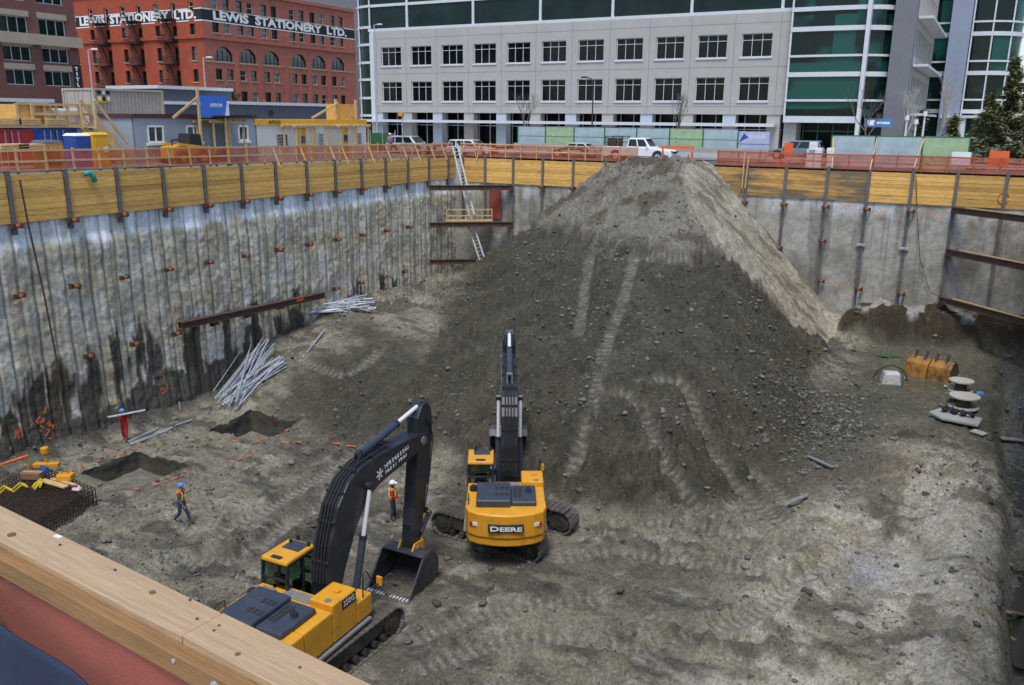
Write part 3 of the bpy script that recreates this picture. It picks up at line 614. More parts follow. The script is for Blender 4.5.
def fcol(u, z, d):
    x = u + PX0; n1 = fbm(u * .35, z * .35, 330, 5); n2 = fbm(u * 1.5, z * .35, 331, 5); n3 = fbm(u * 4, z * 4, 332, 3)
    C = np.ones(u.shape + (3,)) * np.array((.31, .298, .265)); C = mixc(C, (.22, .21, .18), ss(.45, .65, n1))
    C = mixc(C, (.34, .335, .32), ss(.5, .68, n2) * .6); C = mixc(C, (.47, .49, .51), ss(9.9, 10.8, z + 1.2 * (n2 - .5)) * ss(.42, .56, fbm(u * .7, z * .15, 333, 3)) * .85)
    C = mixc(C, (.13, .125, .11), ss(.60, .70, fbm(u * 3.0, z * .12, 334, 4)) * .5); C = mixc(C, (.10, .098, .085), ss(.62, .75, n1) * ss(10.5, 8, z) * .4)
    C = mixc(C, (.38, .37, .34), ss(5.6, 4.2, z + (n1 - .5) * 2) * .35)
    return 1.2 * np.array((1.03, 1.0, .94)) * C * (.80 + .40 * n3[..., None])
shoring('shoring_wall', 'smooth grey concrete shoring wall behind the dirt mound, below the street', (PX0, PY1), (1, 0), (0, -1), PX1 - PX0, 12.6, -2, fdisp, fcol)
shoring('shoring_wall', 'grey concrete shoring wall running beside the wet trench', (PX1, PY0), (0, 1), (-1, 0), PY1 - PY0, 13.9, -3, fdisp, fcol, .2)
shoring('shoring_wall', 'grey concrete shoring wall directly under the wooden rail', (PX0, PY0), (1, 0), (0, 1), PX1 - PX0, 14.1, -2, fdisp, fcol, .25)
# ================================================================== timber lagging, soldier piles, tie-back anchors
ly = [21.0 + 0.0] + [23.87 + 2.868 * k for k in range(14)]           # pile lines on the left wall
fx = [PX0 + .85 + 2.62 * 0, -36.96, -34.3, -31.6, -28.9, -26.2, -23.5, -20.8, -18.05, -15.3, -12.58, -9.8, -7.15, -4.5, -1.9, .88, 3.2]
def top_l(y): return float(zs(-40, y)) - .10
def lag_panel(p, q, N, ztop, zbot, label, grp, step_out=.0, dirty=False):
    p = Vector((*p, 0)); q = Vector((*q, 0)); N = Vector((*N, 0)); m = MB(); z = zbot; nb = 8; h = (ztop - zbot) / nb
    for i in range(nb):
        jit = random.uniform(-.012, .012); e = random.uniform(-.02, .02)
        a = p + N * (step_out + jit); b = q + N * (step_out + jit); hh = h - .012
        zt = z + h / 2 + (e if i == nb - 1 else 0)
        m.bar(a + ZUP * zt, b + ZUP * zt, .09, hh, M['lag_dirty' if dirty else 'lag']); z += h
    return tag(m.build('lagging_panel'), label, 'lagging', grp)
def soldier_pile(x, y, N, ztop, zbot, label, grp):
    t = thing('soldier_pile', label, 'pile', (x, y, 0), 0, grp); N = Vector((*N, 0)); S = Vector((-N.y, N.x, 0)); m = MB()
    for off in (.02, .17): m.bar(N * off + ZUP * zbot, N * off + ZUP * ztop, .2, .025, M['pile'], up=N) if False else m.hexa([N * off + S * a + ZUP * zz for zz in (zbot, ztop) for a in ()] , M['pile']) if False else None
    def plate(n0, n1, s0, s1): m.hexa([S * a + N * b + ZUP * zz for zz in (zbot, ztop) for a, b in ((s0, n0), (s1, n0), (s1, n1), (s0, n1))], M['pile'])
    plate(.10, .125, -.10, .10); plate(-.10, -.075, -.10, .10); plate(-.075, .10, -.01, .01)
    m.build('flange', t); return t
def anchor(x, y, z, N, label, grp, big=1.0, tail=False, head='anchor_red'):
    t = thing('tieback_anchor', label, 'anchor', (x, y, z), 0, grp); N = Vector((*N, 0)); S = Vector((-N.y, N.x, 0)); b = big * random.uniform(.82, 1.08); tw_ = random.uniform(-.12, .12); S = (S + ZUP * tw_).normalized()
    m = MB()
    for s in (-.2, .2): m.bar(S * s * b - ZUP * .13 * b + N * .1, S * s * b + ZUP * .13 * b + N * .1, .13 * b, .2, M['anchor'], up=N)
    m.bar(-S * .27 * b + N * .22 , S * .27 * b + N * .22, .06, .2 * b, M['anchor'], up=ZUP); m.build('chair', t)
    h = MB(); d = (N + ZUP * .25).normalized(); h.tube(N * .2, N * .2 + d * .18 * b, .115 * b, M[head], 10); h.build('head', t, bevel=.02)
    w = MB()
    for k in range(5):
        a = k * 1.256; w.tube(N * .3 + d * .05 + S * .04 * math.cos(a) + ZUP * .04 * math.sin(a), N * .3 + d * (.05 + random.uniform(.1, .3)) + S * .08 * math.cos(a) + ZUP * .07 * math.sin(a), .012, M['anchor'], 5)
    w.build('strand', t)
    if tail:
        k = MB(); k.path([N * .3, N * .36 - ZUP * .5, N * .3 - ZUP * 1.25], .05, M['galv'], 6); k.build('grout_tube', t)
    return t
LN = (1, 0); FN = (0, -1)
for i in range(len(ly)):
    y = ly[i]; zt = top_l(y)
    if i == 0: pass
    soldier_pile(PX0 + .06, y, LN, zt + .16, Z_LAGB - .55, f'grey steel soldier pile, {ORD[i]} from the near end of the left wall', 'soldier piles along the left wall')
    y1 = ly[i + 1] if i + 1 < len(ly) else PY1 - .1
    if y1 - y > .4:
        lag_panel((PX0 + .05, y + .1), (PX0 + .05, y1 - .1), LN, (zt + top_l(y1)) / 2, Z_LAGB - .02, f'timber lagging panel, {ORD[i]} from the near end of the left wall', 'timber lagging panels on the left wall')
lag_panel((PX0 + .05, PY0 + .2), (PX0 + .05, ly[0] - .1), LN, top_l(12), Z_LAGB, 'long timber lagging run nearest the wooden rail on the left wall', 'timber lagging panels on the left wall')
k = 0
for i, y in enumerate(ly):
    if i >= 12: break
    anchor(PX0 + .18, y, 11.38, LN, f'left wall tieback anchor under the timber, {ORD[i]} in the top row from the near end', 'top row of anchors on the left wall')
for i, y in enumerate(ly[:13]):
    if i == 0: continue
    anchor(PX0 + .22, y - .35, 8.1, LN, f'left wall tieback anchor at mid height, {ORD[i - 1]} in its row from the near end', 'middle row of anchors on the left wall', 1.05)
for i, y in enumerate(ly[2:13]):
    z = 4.38 if i < 6 else 4.66
    anchor(PX0 + .22, y - .05 - .1 * i, z, LN, f'left wall tieback anchor low down, {ORD[i]} in the bottom row from the near end', 'bottom row of anchors on the left wall', 1.0)
for i, x in enumerate(fx):
    zt = float(zs(0, PY1)) - .04
    if x < 3: soldier_pile(x, PY1 - .06, FN, zt + .2, 3.0 if x > -16 else Z_LAGB - 3.5, f'dark steel soldier pile, {ORD[i]} from the left along the far wall', 'soldier piles along the far wall')
    if i + 1 < len(fx):
        lag_panel((x + .1, PY1 - .05), (fx[i + 1] - .1, PY1 - .05), FN, zt - .08, 11.22, f'timber lagging panel, {ORD[i]} from the left corner along the far wall', 'timber lagging panels on the far wall', dirty=i in (8, 9, 10, 11))
fa = [(-31.6, 11.1, 0), (-28.9, 11.15, 0), (-15.3, 10.75, 0), (-12.5, 10.75, 0), (-9.7, 10.75, 0), (-7.05, 10.75, 0), (-4.35, 10.75, 0), (-12.6, 7.7, 0), (-9.7, 8.4, 0), (-7.2, 8.3, 0), (-4.5, 8.25, 0), (-9.5, 5.6, 0), (-7.0, 5.3, 1), (-4.3, 5.25, 1)]
for i, (x, z, tl) in enumerate(fa):
    if i in (9, 10):
        t = thing('anchor_block', f'small pale concrete anchor block on the far wall, {ORD[i - 9]} from the dirt mound', 'anchor block', (x, PY1 - .12, z), 0, 'pale anchor blocks on the far wall')
        m = MB(); m.box((0, 0, 0), (.55, .22, .18), M['concrete']); m.build('block', t, bevel=.03); m = MB(); m.tube((0, -.1, .05), (0, -.22, .09), .08, M['concrete'], 8); m.build('cap', t)
    else:
        row = 'top row under the timber' if z > 10 else ('middle row' if z > 7 else 'bottom row near the dirt bank')
        n = [k for k in range(len(fa)) if k not in (9, 10) and (fa[k][1] > 10) == (z > 10) and (fa[k][1] > 7) == (z > 7)].index(i)
        anchor(x, PY1 - .14, z, FN, f'orange far wall anchor, {ORD[n]} from the left in the {row}', 'anchors on the far wall', .95, bool(tl))
# ---------------------------------------------------------------- walers
def waler(name, a, b, label, n=2, mat='steel_rust', extra=None, hh=.36):
    a = Vector(a); b = Vector(b); c = (a + b) / 2; t = thing(name, label, 'waler', c)
    d = (b - a).normalized(); s = d.cross(ZUP).normalized()
    for k in range(n):
        m = MB(); o = s * (.24 * (k - (n - 1) / 2))
        for dz in (-hh / 2, hh / 2): m.bar(a - c + o + ZUP * dz, b - c + o + ZUP * dz, .22, .03, M[mat])
        m.bar(a - c + o, b - c + o, .03, hh, M[mat]); m.build('beam', t)
    m = MB()
    for f in ((.12, .37, .62, .88) if (b - a).length > 6 else (.2, .8)):
        p = a.lerp(b, f) - c; m.bar(p - s * .3 + ZUP * .19, p + s * .3 + ZUP * .19, .2, .035, M['steel_rust'])
    m.build('stiffener', t)
    return t
w = waler('waler_beam', (PX0 + .55, 32.34, 4.85), (PX0 + .5, 44.6, 4.5), 'long rusty steel waler beam leaning on the left wall, orange marks')
m = MB(); m.box((.16, 3.6, .0), (.02, .7, .28), M['orange_paint']); m.build('paint_mark', w)
for i, z in enumerate((10.95, 7.95, 4.9)):
    w = waler('corner_brace', (PX0 + .3, 58.0, z), (-34.3, PY1 - .25, z), ['rusty corner brace under the timber in the far left corner', 'rusty corner brace carrying the ladder landing in the far left corner', 'lowest rusty corner brace above the dirt in the far left corner'][i])
for i, (z, zz) in enumerate(((11.0, 11.05), (8.3, 8.3), (5.15, 5.15))):
    w = waler('corner_brace', (-1.9, PY1 - .25, z), (PX1 - .15, 57.2, zz), ['upper rusty corner brace in the right corner, under the timber', 'middle rusty corner brace in the right corner, pale strip along it', 'lowest rusty corner brace in the right corner above the dirt bank'][i])
    m = MB(); c = w.location; m.bar(Vector((-1.2, PY1 - .95, z + .24)) - c, Vector((PX1 - .15, 56.75, zz + .24)) - c, .12, .06, M['lumber']); m.build('pale_strip', w)
# landing with wooden rails and red sheet, ladders
t = thing('ladder_landing', 'small timber landing with yellow guard rails on the corner brace', 'landing', (-37.2, 60.2, 8.18))
DIR = Vector((5.7, 4.15, 0)).normalized(); SID = Vector((DIR.y, -DIR.x, 0))
m = MB(); m.bar(-DIR * 2.0 + ZUP * .05 - SID * .35, DIR * 1.9 + ZUP * .05 - SID * .35, 1.3, .06, M['lumber']); m.build('deck', t)
for kx in (-1.9, -1.0, 0, 1.0, 1.8):
    m = MB(); m.bar(DIR * kx + SID * .25, DIR * kx + SID * .25 + ZUP * 1.05, .07, .07, M['lumber']); m.build('post', t)
for hz in (.5, 1.0):
    m = MB(); m.bar(-DIR * 1.95 + SID * .25 + ZUP * hz, DIR * 1.85 + SID * .25 + ZUP * hz, .05, .09, M['lumber']); m.build('rail', t)
t = thing('red_sheet', 'narrow dark red sheet hanging in the far corner behind the ladder', 'sheet', (-35.9, PY1 - .3, 10.0))
m = MB(); m.bb(-.55, .55, -.03, .03, -1.7, 1.0, pm('dull_red_sheet', (.28, .055, .04), .8, .25, 3)); m.build('sheet_panel', t, bevel=.01)
def ladder(a, b, w, label):
    a = Vector(a); b = Vector(b); t = thing('ladder', label, 'ladder', a); d = (b - a); n = int(d.length / .3); s = d.cross(Vector((0, 1, 0))).normalized()
    for k in (-1, 1):
        m = MB(); m.bar(s * w / 2 * k, d + s * w / 2 * k, .09, .10, M['ladder'], up=Vector((0, 1, 0))); m.build('stile', t)
    m = MB()
    for i in range(1, n): m.tube(d * i / n - s * w / 2, d * i / n + s * w / 2, .025, M['ladder'], 6)
    m.build('rung', t)
ladder(ony(474, 236, 60.6) + Vector((0, 0, -.45)), ony(455, 146, 62.0), .55, 'long aluminium ladder rising from the landing to street level') if False else None
ladder(ony(472, 216, 60.0), ony(455, 145, 61.6), .5, 'long aluminium ladder rising from the landing to street level')
ladder(ony(483, 262, 60.2), ony(468, 216, 60.6), .5, 'lower aluminium ladder going down from the landing to the dirt')
# orange survey ring and dashes under the timber on the right
m = MB(); c_ = ony(1003.5, 198, PY1 - .12); m.path([c_ + Vector((.30 * math.cos(a), 0, .34 * math.sin(a))) for a in np.linspace(.4, 6.0, 16)], .035, M['orange_paint'], 5); tag(m.build('spray_ring'), 'orange sprayed ring on the timber lagging near the right edge', 'paint mark')
for i, (qx_, qy_) in enumerate(((845, 206), (880, 213), (930, 214), (838, 284))):
    m = MB(); c_ = ony(qx_, qy_, PY1 - .16)
    for k in range(4): m.bar(c_ + Vector((-.3 + .17 * k, 0, random.uniform(-.12, .12))), c_ + Vector((-.2 + .17 * k, 0, random.uniform(-.12, .12))), .06, .015, M['orange_paint'], up=(0, 1, 0))
    tag(m.build('spray_mark'), ['orange spray dashes under the far wall timber, first of three', 'orange spray dashes under the far wall timber, second of three', 'orange spray dashes under the far wall timber, third of three', 'orange spray dashes low on the far wall beside the mound'][i], 'paint mark')
# hoses hanging on the left wall
def hose(name, pts, r, mat, label, cat='hose'):
    m = MB(); m.path(pts, r, M[mat], 6); return tag(m.build(name), label, cat)
hose('hose', [(PX0 + .5, 24.2, 13.5), (PX0 + .45, 24.35, 11.4), (PX0 + .55, 24.6, 8), (PX0 + .6, 24.75, 5), (PX0 + .75, 24.7, 2.4), (PX0 + .7, 24.2, 1.0)], .05, 'anchor', 'dark reddish hose hanging down the left wall near its end')
hose('hose', [ony(916, 176, 62.2), ony(917, 213, 62.2), ony(920, 260, 62.2), ony(930, 292, 62.2), ony(945, 299, 62.2)], .025, 'anchor', 'thin reddish hose drooping to the lowest brace on the right')
# sprayed orange survey marks on the wall
def paint(name, cx, cy, x, label, s=1.0, seed=1):
    rng_ = random.Random(seed); c = onx(cx, cy, x); m = MB()
    for k in range(7):
        a = Vector((0, rng_.uniform(-.45, .45) * s, rng_.uniform(-.6, .6) * s)); b = a + Vector((0, rng_.uniform(-.3, .3) * s, rng_.uniform(-.5, .5) * s))
        m.bar(c + a, c + b, .07, .02, M['orange_paint'], up=(1, 0, 0))
    tag(m.build(name), label, 'paint mark')
for i, (a, b, lb) in enumerate(((40, 424, 'orange spray mark on dark wall stain beside another, the right one of two'), (53, 428, 'orange spray mark low on the left wall above the yellow tools'), (16, 436, 'orange spray mark on the left wall near the photo edge'), (163, 385, 'orange spray mark above the leaning pipes on the left wall'))):
    paint('spray_mark', a, b, PX0 + .40, lb, .8, i)
# ================================================================== safety fences
def fence(name, P, Q, h, label, npost, net='net_far', rails=(.55, 1.05), wood='lumber', brace=(), inward=(1, 0), sag=.0):
    P = Vector(P); Q = Vector(Q); t = thing(name, label, 'fence', P); d = Q - P; I = Vector((*inward, 0))
    for k in range(npost + 1):
        m = MB(); p = d * k / npost; m.bar(p - ZUP * .35, p + ZUP * (h + random.uniform(-.02, .1)), .07, .09, M[wood]); m.build('post', t)
    for r in rails:
        m = MB()
        for k in range(npost): m.bar(d * k / npost + ZUP * (r + random.uniform(-.015, .015)) + I * .06, d * (k + 1) / npost + ZUP * (r + random.uniform(-.015, .015)) + I * .06, .04, .09, M[wood])
        m.build('rail', t)
    m = MB(); n = npost * 3; vs = []; fs = []
    for k in range(n + 1):
        off = -I * (.05 + .05 * random.random()); dip = random.uniform(0, .05) + (.05 if k % 3 else 0)
        vs += [d * k / n + off + ZUP * (.02), d * k / n + off + ZUP * (h - dip)]
        if k: fs.append((2 * k - 2, 2 * k, 2 * k + 1, 2 * k - 1))
    m.add(vs, fs, M[net]); m.build('netting', t, fixn=False)
    for f in brace:
        p = d * f; m = MB(); m.bar(p + ZUP * h * .95, p + I * .62 - ZUP * .25, .05, .09, M['lumber']); m.build('brace', t)
    return t
L0 = (-40.45, 20.4, float(zs(-40, 20.4)) - .1); L1 = (-40.45, 62.6, float(zs(-40, 62)) - .05)
fence('safety_fence', L0, L1, 1.12, 'long orange netting fence on wooden posts along the left wall top', 29, brace=[.50, .56, .63, .66, .73, .78, .83, .87, .92, .96])
zf = float(zs(0, PY1))
fence('safety_fence', (-39.6, PY1 + .35, zf - .02), (-23.8, PY1 + .35, zf - .02), 1.12, 'orange netting fence on the far wall, left of the dirt mound', 11, inward=(0, -1), brace=[.02, .12])
fence('safety_fence', (-17.6, PY1 + .35, zf - .1), (PX1 + 1.5, PY1 + .35, zf - .1), 1.12, 'orange netting fence on the far wall, right of the dirt mound', 15, inward=(0, -1), wood='redwood')
# loose pale planks leaning across the fence on the right
for i, (a, b, lb) in enumerate((((480, 172), (483, 0), ''),)): pass
for i, (x0, y0, x1, y1) in enumerate(((832, 168, 833, 138), (870, 170, 877, 139), (914, 168, 924, 139))):
    m = MB(); m.bar(ony(x0, y0, PY1 - .25), ony(x1, y1, PY1 + 1.6), .06, .13, M['lumber'])
    tag(m.build('brace_plank'), ['short pale plank propping the hoarding beside the grey SUV', 'slanted pale plank between the two grey hoarding panels', 'slanted pale plank beside the green hoarding panel'][i], 'plank')
for i, x in enumerate((745, 749)):
    m = MB(); m.bar(ony(x, 156 if i else 152, PY1 - .3), ony(x - 3 - i, 188, PY1 - .35), .07, .12, M['lumber']); tag(m.build('upright_plank'), ['wooden upright plank beside the mound on the far wall, left of a pair', 'wooden upright plank beside the mound on the far wall, right of a pair'][i], 'plank')
# ================================================================== near rail at the camera
DD = 1.3; ZR = HC - DD
fa_, fb_ = onz(0, 508, ZR), onz(380, 685, ZR); na_, nb_ = onz(0, 538, ZR), onz(267, 685, ZR)
ax = ((fb_ - fa_).normalized() + (nb_ - na_).normalized()).normalized(); pr = Vector((-ax.y, ax.x, 0))
mid_f = (fa_ + fb_) / 2; mid_n = (na_ + nb_) / 2; wd = abs((mid_f - mid_n).dot(pr))
t = thing('wooden_guard_rail', 'pale weathered wooden guard rail with orange netting right beside the viewer', 'guard rail', (mid_f.x, mid_f.y, ZR), math.atan2(ax.y, ax.x))
jx = (onz(207, 622, ZR) - mid_f).dot(ax)
for x0, x1, dz in ((-3.6, jx - .002, 0), (jx + .002, 3.0, .003)):
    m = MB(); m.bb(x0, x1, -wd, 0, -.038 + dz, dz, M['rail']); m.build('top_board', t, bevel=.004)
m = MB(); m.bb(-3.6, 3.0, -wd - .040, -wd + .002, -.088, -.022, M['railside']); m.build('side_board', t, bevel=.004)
m = MB()
for px_, py_ in ((190, 600), (197, 619), (222, 613), (219, 626), (214, 631), (60, 545), (115, 570), (300, 668)):
    p = onz(px_, py_, ZR + .002) - Vector((mid_f.x, mid_f.y, ZR)); m.disc((p.dot(ax), p.dot(pr), .002), (0, 0, 1), .004, .003, M['steel_rust'], 8)
m.build('nail_head', t)
km = pm('wood_knot', (.16, .085, .035), .7, .2, 12)
for kx_, ky_, kr_ in ((-1.62, -.05, .010), (-.62, -.09, .013), (.05, -.045, .009), (.48, -.10, .008)):
    m = MB(); m.disc((kx_, ky_, .0012), (0, 0, 1), kr_, .0022, km, 12); m.build('knot', t)
m = MB(); m.disc((jx + .18, -wd - .040, -.045), (0, -1, 0), .011, .006, M['galv'], 10); m.disc((jx + .02, -wd - .040, -.04), (0, -1, 0), .006, .004, M['galv'], 8); m.build('bolt', t)
p = onz(58, 537, ZR) - Vector((mid_f.x, mid_f.y, ZR)); m = MB(); m.box((p.dot(ax), p.dot(pr) , .002), (.03, .012, .003), M['white'], rz=.2); m.build('label_scrap', t)
M['net_near'] = netmat('orange_netting_near', (.47, .125, .09), .84, weave=True)
m = MB(); vs = []; fs = []; nx, nz_ = 60, 24
for i in range(nx + 1):
    for j in range(nz_ + 1):
        xx = -3.6 + 6.6 * i / nx; zz = -.075 - 1.0 * j / nz_
        vs.append((xx, -wd - .016 - .03 * math.sin(xx * 5 + zz * 4) * (j / nz_) - .006 * math.sin(xx * 17), zz))
for i in range(nx):
    for j in range(nz_): fs.append((i * (nz_ + 1) + j, (i + 1) * (nz_ + 1) + j, (i + 1) * (nz_ + 1) + j + 1, i * (nz_ + 1) + j + 1))
m.add(vs, fs, M['net_near']); nn = m.build('netting', t, smooth=True, fixn=False)
for x in (-2.4, -.95, .9, 2.4):
    m = MB(); m.bb(x - .045, x + .045, -wd + .004, -wd + .042, -1.35, -.04, M['rail']); m.build('post', t)
m = MB(); m.bb(-3.6, 3.0, -wd + .006, -wd + .046, -.80, -.70, M['rail']); m.build('mid_rail', t, bevel=.004)
# added dark blue sheet standing in for an out-of-focus blur by the lens
M['blue_blur'] = pm('blue_blur_sheet', (.012, .021, .052), .75, .35, 2.5, bump=.3, bscale=12)
pt = Vector((mid_f.x, mid_f.y, ZR)); xr = (ony(20, 640, mid_n.y - .1) - pt).dot(ax)
m = MB(); vs = []; fs = []; nx, nz_ = 30, 26
for i in range(nx + 1):
    for j in range(nz_ + 1):
        u = i / nx; w_ = j / nz_; top = -.098 - .01 * u - .20 * u * u
        zz = top * (1 - w_) + -1.15 * w_; xx = -1.0 + 1.42 * u - .04 * math.sin(w_ * 6) * u
        vs.append((xr + xx, -wd - .085 - .022 * math.sin(u * 13 + w_ * 2) - .04 * w_, zz))
for i in range(nx):
    for j in range(nz_): fs.append((i * (nz_ + 1) + j, (i + 1) * (nz_ + 1) + j, (i + 1) * (nz_ + 1) + j + 1, i * (nz_ + 1) + j + 1))
m.add(vs, fs, M['blue_blur']); tp = m.build('blue_blur', smooth=True, fixn=False); tp.location = pt; tp.rotation_euler = (0, 0, math.atan2(ax.y, ax.x))
so_ = tp.modifiers.new('thick', 'SOLIDIFY'); so_.thickness = .006
tag(tp, 'added dark blue sheet standing in for an out of focus blur, lower left', 'blue_blur')
# the boardwalk the viewer stands on
m = MB(); m.bb(-40, 10, -6, mid_n.y + .3, 13.95, 14.12, M['concrete']); tag(m.build('pavement_edge'), kind='structure')
# ================================================================== excavators
def excavator(loc, rz_house, rz_track, label, boom_up=0.0, arm_out=0.0, curl=0.0, plate=False, flip=False):
    root = thing('excavator', label, 'excavator', loc, 0, 'yellow excavators on the pit floor')
    RH = Matrix.Rotation(rz_house, 4, 'Z'); RT = Matrix.Rotation(rz_track, 4, 'Z')
    def put(o, mtx): o.data.transform(mtx); return o
    # ---- tracks
    for sx in (-1.3, 1.3):
        hl, r, zc = 2.02, .5, .52
        prof = []
        n = 46; per = 4 * hl + 2 * math.pi * r
        for k in range(n):
            s = per * k / n
            if s < 2 * hl: prof.append((-hl + s, zc + r, 0, 1))
            elif s < 2 * hl + math.pi * r: a = (s - 2 * hl) / r; prof.append((hl + r * math.sin(a), zc + r * math.cos(a), math.sin(a), math.cos(a)))
            elif s < 4 * hl + math.pi * r: prof.append((hl - (s - 2 * hl - math.pi * r), zc - r, 0, -1))
            else: a = (s - 4 * hl - math.pi * r) / r; prof.append((-hl - r * math.sin(a), zc - r * math.cos(a), -math.sin(a), -math.cos(a)))
        m = MB()
        for (y, z, ny, nz) in prof:
            nn = Vector((0, ny, nz)); tt = Vector((0, nz, -ny)); c = Vector((sx, y, z)); ex = Vector((.40, 0, 0))
            p = lambda a, b, c2: c + ex * a + tt * b + nn * c2
            m.hexa([p(-1, -.098, -.03), p(1, -.098, -.03), p(1, .098, -.03), p(-1, .098, -.03), p(-1, -.098, .015), p(1, -.098, .015), p(1, .098, .015), p(-1, .098, .015)], M['shoe'])
            for b in (-.08, 0, .08):
                m.hexa([p(-1, b - .012, .015), p(1, b - .012, .015), p(1, b + .012, .015), p(-1, b + .012, .015), p(-1, b - .008, .05), p(1, b - .008, .05), p(1, b + .008, .05), p(-1, b + .008, .05)], M['shoe'])
        tr = put(m.build('track', root), RT)
        m = MB(); m.box((sx, 0, .55), (.42, 3.7, .42), M['track']); m.box((sx, 0, .78), (.3, 3.0, .2), M['track']); put(m.build('track_frame', tr, bevel=.03), RT)
        for nm, y in (('sprocket', -hl), ('idler', hl)):
            m = MB(); m.tube((sx - .3, y, zc), (sx + .3, y, zc), .40, M['track'], 18); m.tube((sx - .34, y, zc), (sx + .34, y, zc), .2, M['track'], 14); put(m.build(nm, tr), RT)
        for k in range(8): m = MB(); m.tube((sx - .3, -1.6 + k * .457, .2), (sx + .3, -1.6 + k * .457, .2), .13, M['track'], 10); put(m.build('roller', tr), RT)
        for k in (-.8, .8): m = MB(); m.tube((sx - .2, k, .93), (sx + .2, k, .93), .09, M['track'], 10); put(m.build('roller', tr), RT)
    m = MB(); m.box((0, 0, .72), (1.9, 2.2, .35), M['track']); m.tube((0, 0, .85), (0, 0, 1.16), .75, M['track'], 24); put(m.build('undercarriage', root), RT)
    # ---- upper body
    m = MB(); m.prism([(-1.45, -2.45), (1.45, -2.45), (1.45, .95), (.85, .95), (.85, 1.35), (-.35, 1.35), (-.35, 1.55), (-1.45, 1.55)], (0, 0, 1.14), (1, 0, 0), (0, 1, 0), (0, 0, .14), M['track']); put(m.build('platform', root), RH)
    m = MB(); rear = [(-1.52, -2.05), (-1.52, -2.62), (-1.40, -2.98), (-1.05, -3.22), (-.5, -3.38), (0, -3.43), (.5, -3.38), (1.05, -3.22), (1.40, -2.98), (1.52, -2.62), (1.52, -2.05)]
    m.prism(rear, (0, 0, 1.42), (1, 0, 0), (0, 1, 0), (0, 0, .95), M['yellow'])
    rb = [(x * .985, y + .06 if y < -2.2 else y) for x, y in rear]; m.prism(rb, (0, 0, 1.08), (1, 0, 0), (0, 1, 0), (0, 0, .335), M['yellow'])
    cw = put(m.build('counterweight', root, bevel=.06, segs=3), RH)
    # tail lights, name
    for sx in (-1, 1):
        m = MB(); a = Vector((sx * 1.34, -3.09, 1.86)); d = Vector((-sx * .28, -.13, 0)); nrm = Vector((d.y * sx, -abs(d.x), 0)).normalized() * .03
        for i, mt in enumerate((M['red'], M['white'], M['lime'] if False else M['white'])):
            p = a + d * (i * .34); q = a + d * (i * .34 + .32); m.hexa([p - nrm, q - nrm, q + nrm, p + nrm, p - nrm + ZUP * .13, q - nrm + ZUP * .13, q + nrm + ZUP * .13, p + nrm + ZUP * .13], mt)
        put(m.build('tail_light', root), RH)
    m = MB(); m.bb(-.66, .66, -3.50, -3.2, 1.74, 2.02, M['darkplate']); pl = put(m.build('name_plate', root, bevel=.02), RH)
    tx_ = text('lettering', 'Deere', .27, (0, -3.512, 1.88), (1, 0, 0), (0, 0, 1), M['white'], pl, .006, 1.18, .84, .008); put(tx_, RH)
    # side bodies: left box behind cab, right tank
    m = MB(); m.bb(-1.5, -1.02, -2.04, -.45, 1.29, 2.36, M['yellow']); put(m.build('side_box', root, bevel=.04), RH)
    m = MB(); m.bb(1.0, 1.5, -2.04, -.78, 1.29, 2.36, M['yellow']); m.bb(.62, 1.5, -.77, .38, 1.29, 2.55, M['yellow']); m.bb(.95, 1.5, .39, 1.15, 1.29, 2.0, M['yellow'])
    rt = put(m.build('tank', root, bevel=.05), RH)
    m = MB(); m.tube((1.15, -.1, 2.54), (1.15, -.1, 2.63), .10, M['yellow'], 12); m.tube((1.2, -.6, 2.54), (1.2, -.6, 2.58), .1, M['mattgrey'], 12); put(m.build('filler_cap', rt), RH)
    m = MB(); m.bb(1.47, 1.507, -.33, .33, 2.16, 2.48, M['darkplate']); np_ = put(m.build('model_plate', rt), RH)
    tx_ = text('lettering', '350G', .27, (1.512, .0, 2.32), (0, 1, 0), (0, 0, 1), M['white'], np_, .004, .52, 0, .0); put(tx_, RH)
    m = MB(); m.bb(1.02, 1.6, -2.3, .98, 1.16, 1.24, M['mattgrey']); put(m.build('catwalk', root), RH); m = MB(); m.bb(-1.62, -1.45, -2.3, -.4, 1.16, 1.24, M['mattgrey']); put(m.build('catwalk', root), RH)
    # deck between engine hood and boom, with hatches and tread plates
    m = MB(); m.bb(-1.01, .99, -2.04, -.2, 1.29, 2.30, M['yellow']); dk = put(m.build('deck', root, bevel=.03), RH)
    m = MB(); m.bb(-.55, .05, -.72, -.3, 2.30, 2.325, M['mattgrey']); m.bb(.1, .55, -.72, -.3, 2.30, 2.325, M['mattgrey']); m.bb(-1.3, -.8, -.95, -.6, 2.36, 2.385, M['mattgrey']); put(m.build('tread_plate', dk), RH)
    # engine hood
    m = MB(); m.bb(-1.12, .18, -2.72, -1.0, 2.31, 2.66, M['hood']); m.bb(.19, 1.15, -2.6, -1.05, 2.31, 2.55, M['hood']); hd = put(m.build('engine_hood', root, bevel=.07, segs=3), RH)
    m = MB()
    for iy in (-2.15, -1.6):
        for ix in range(3): m.bb(-.42 + ix * .19, -.28 + ix * .19, iy - .13, iy + .13, 2.655, 2.664, M['rubber'])
    for ix in range(2): m.bb(.30 + ix * .17, .43 + ix * .17, -2.2, -1.3, 2.545, 2.554, M['rubber'])
    put(m.build('louver', hd), RH)
    m = MB(); m.tube((.86, -1.7, 2.5), (.86, -1.7, 2.72), .11, M['hood'], 14); m.tube((.86, -1.7, 2.70), (.86, -1.78, 2.735), .075, M['rubber'], 12); put(m.build('exhaust', hd), RH)
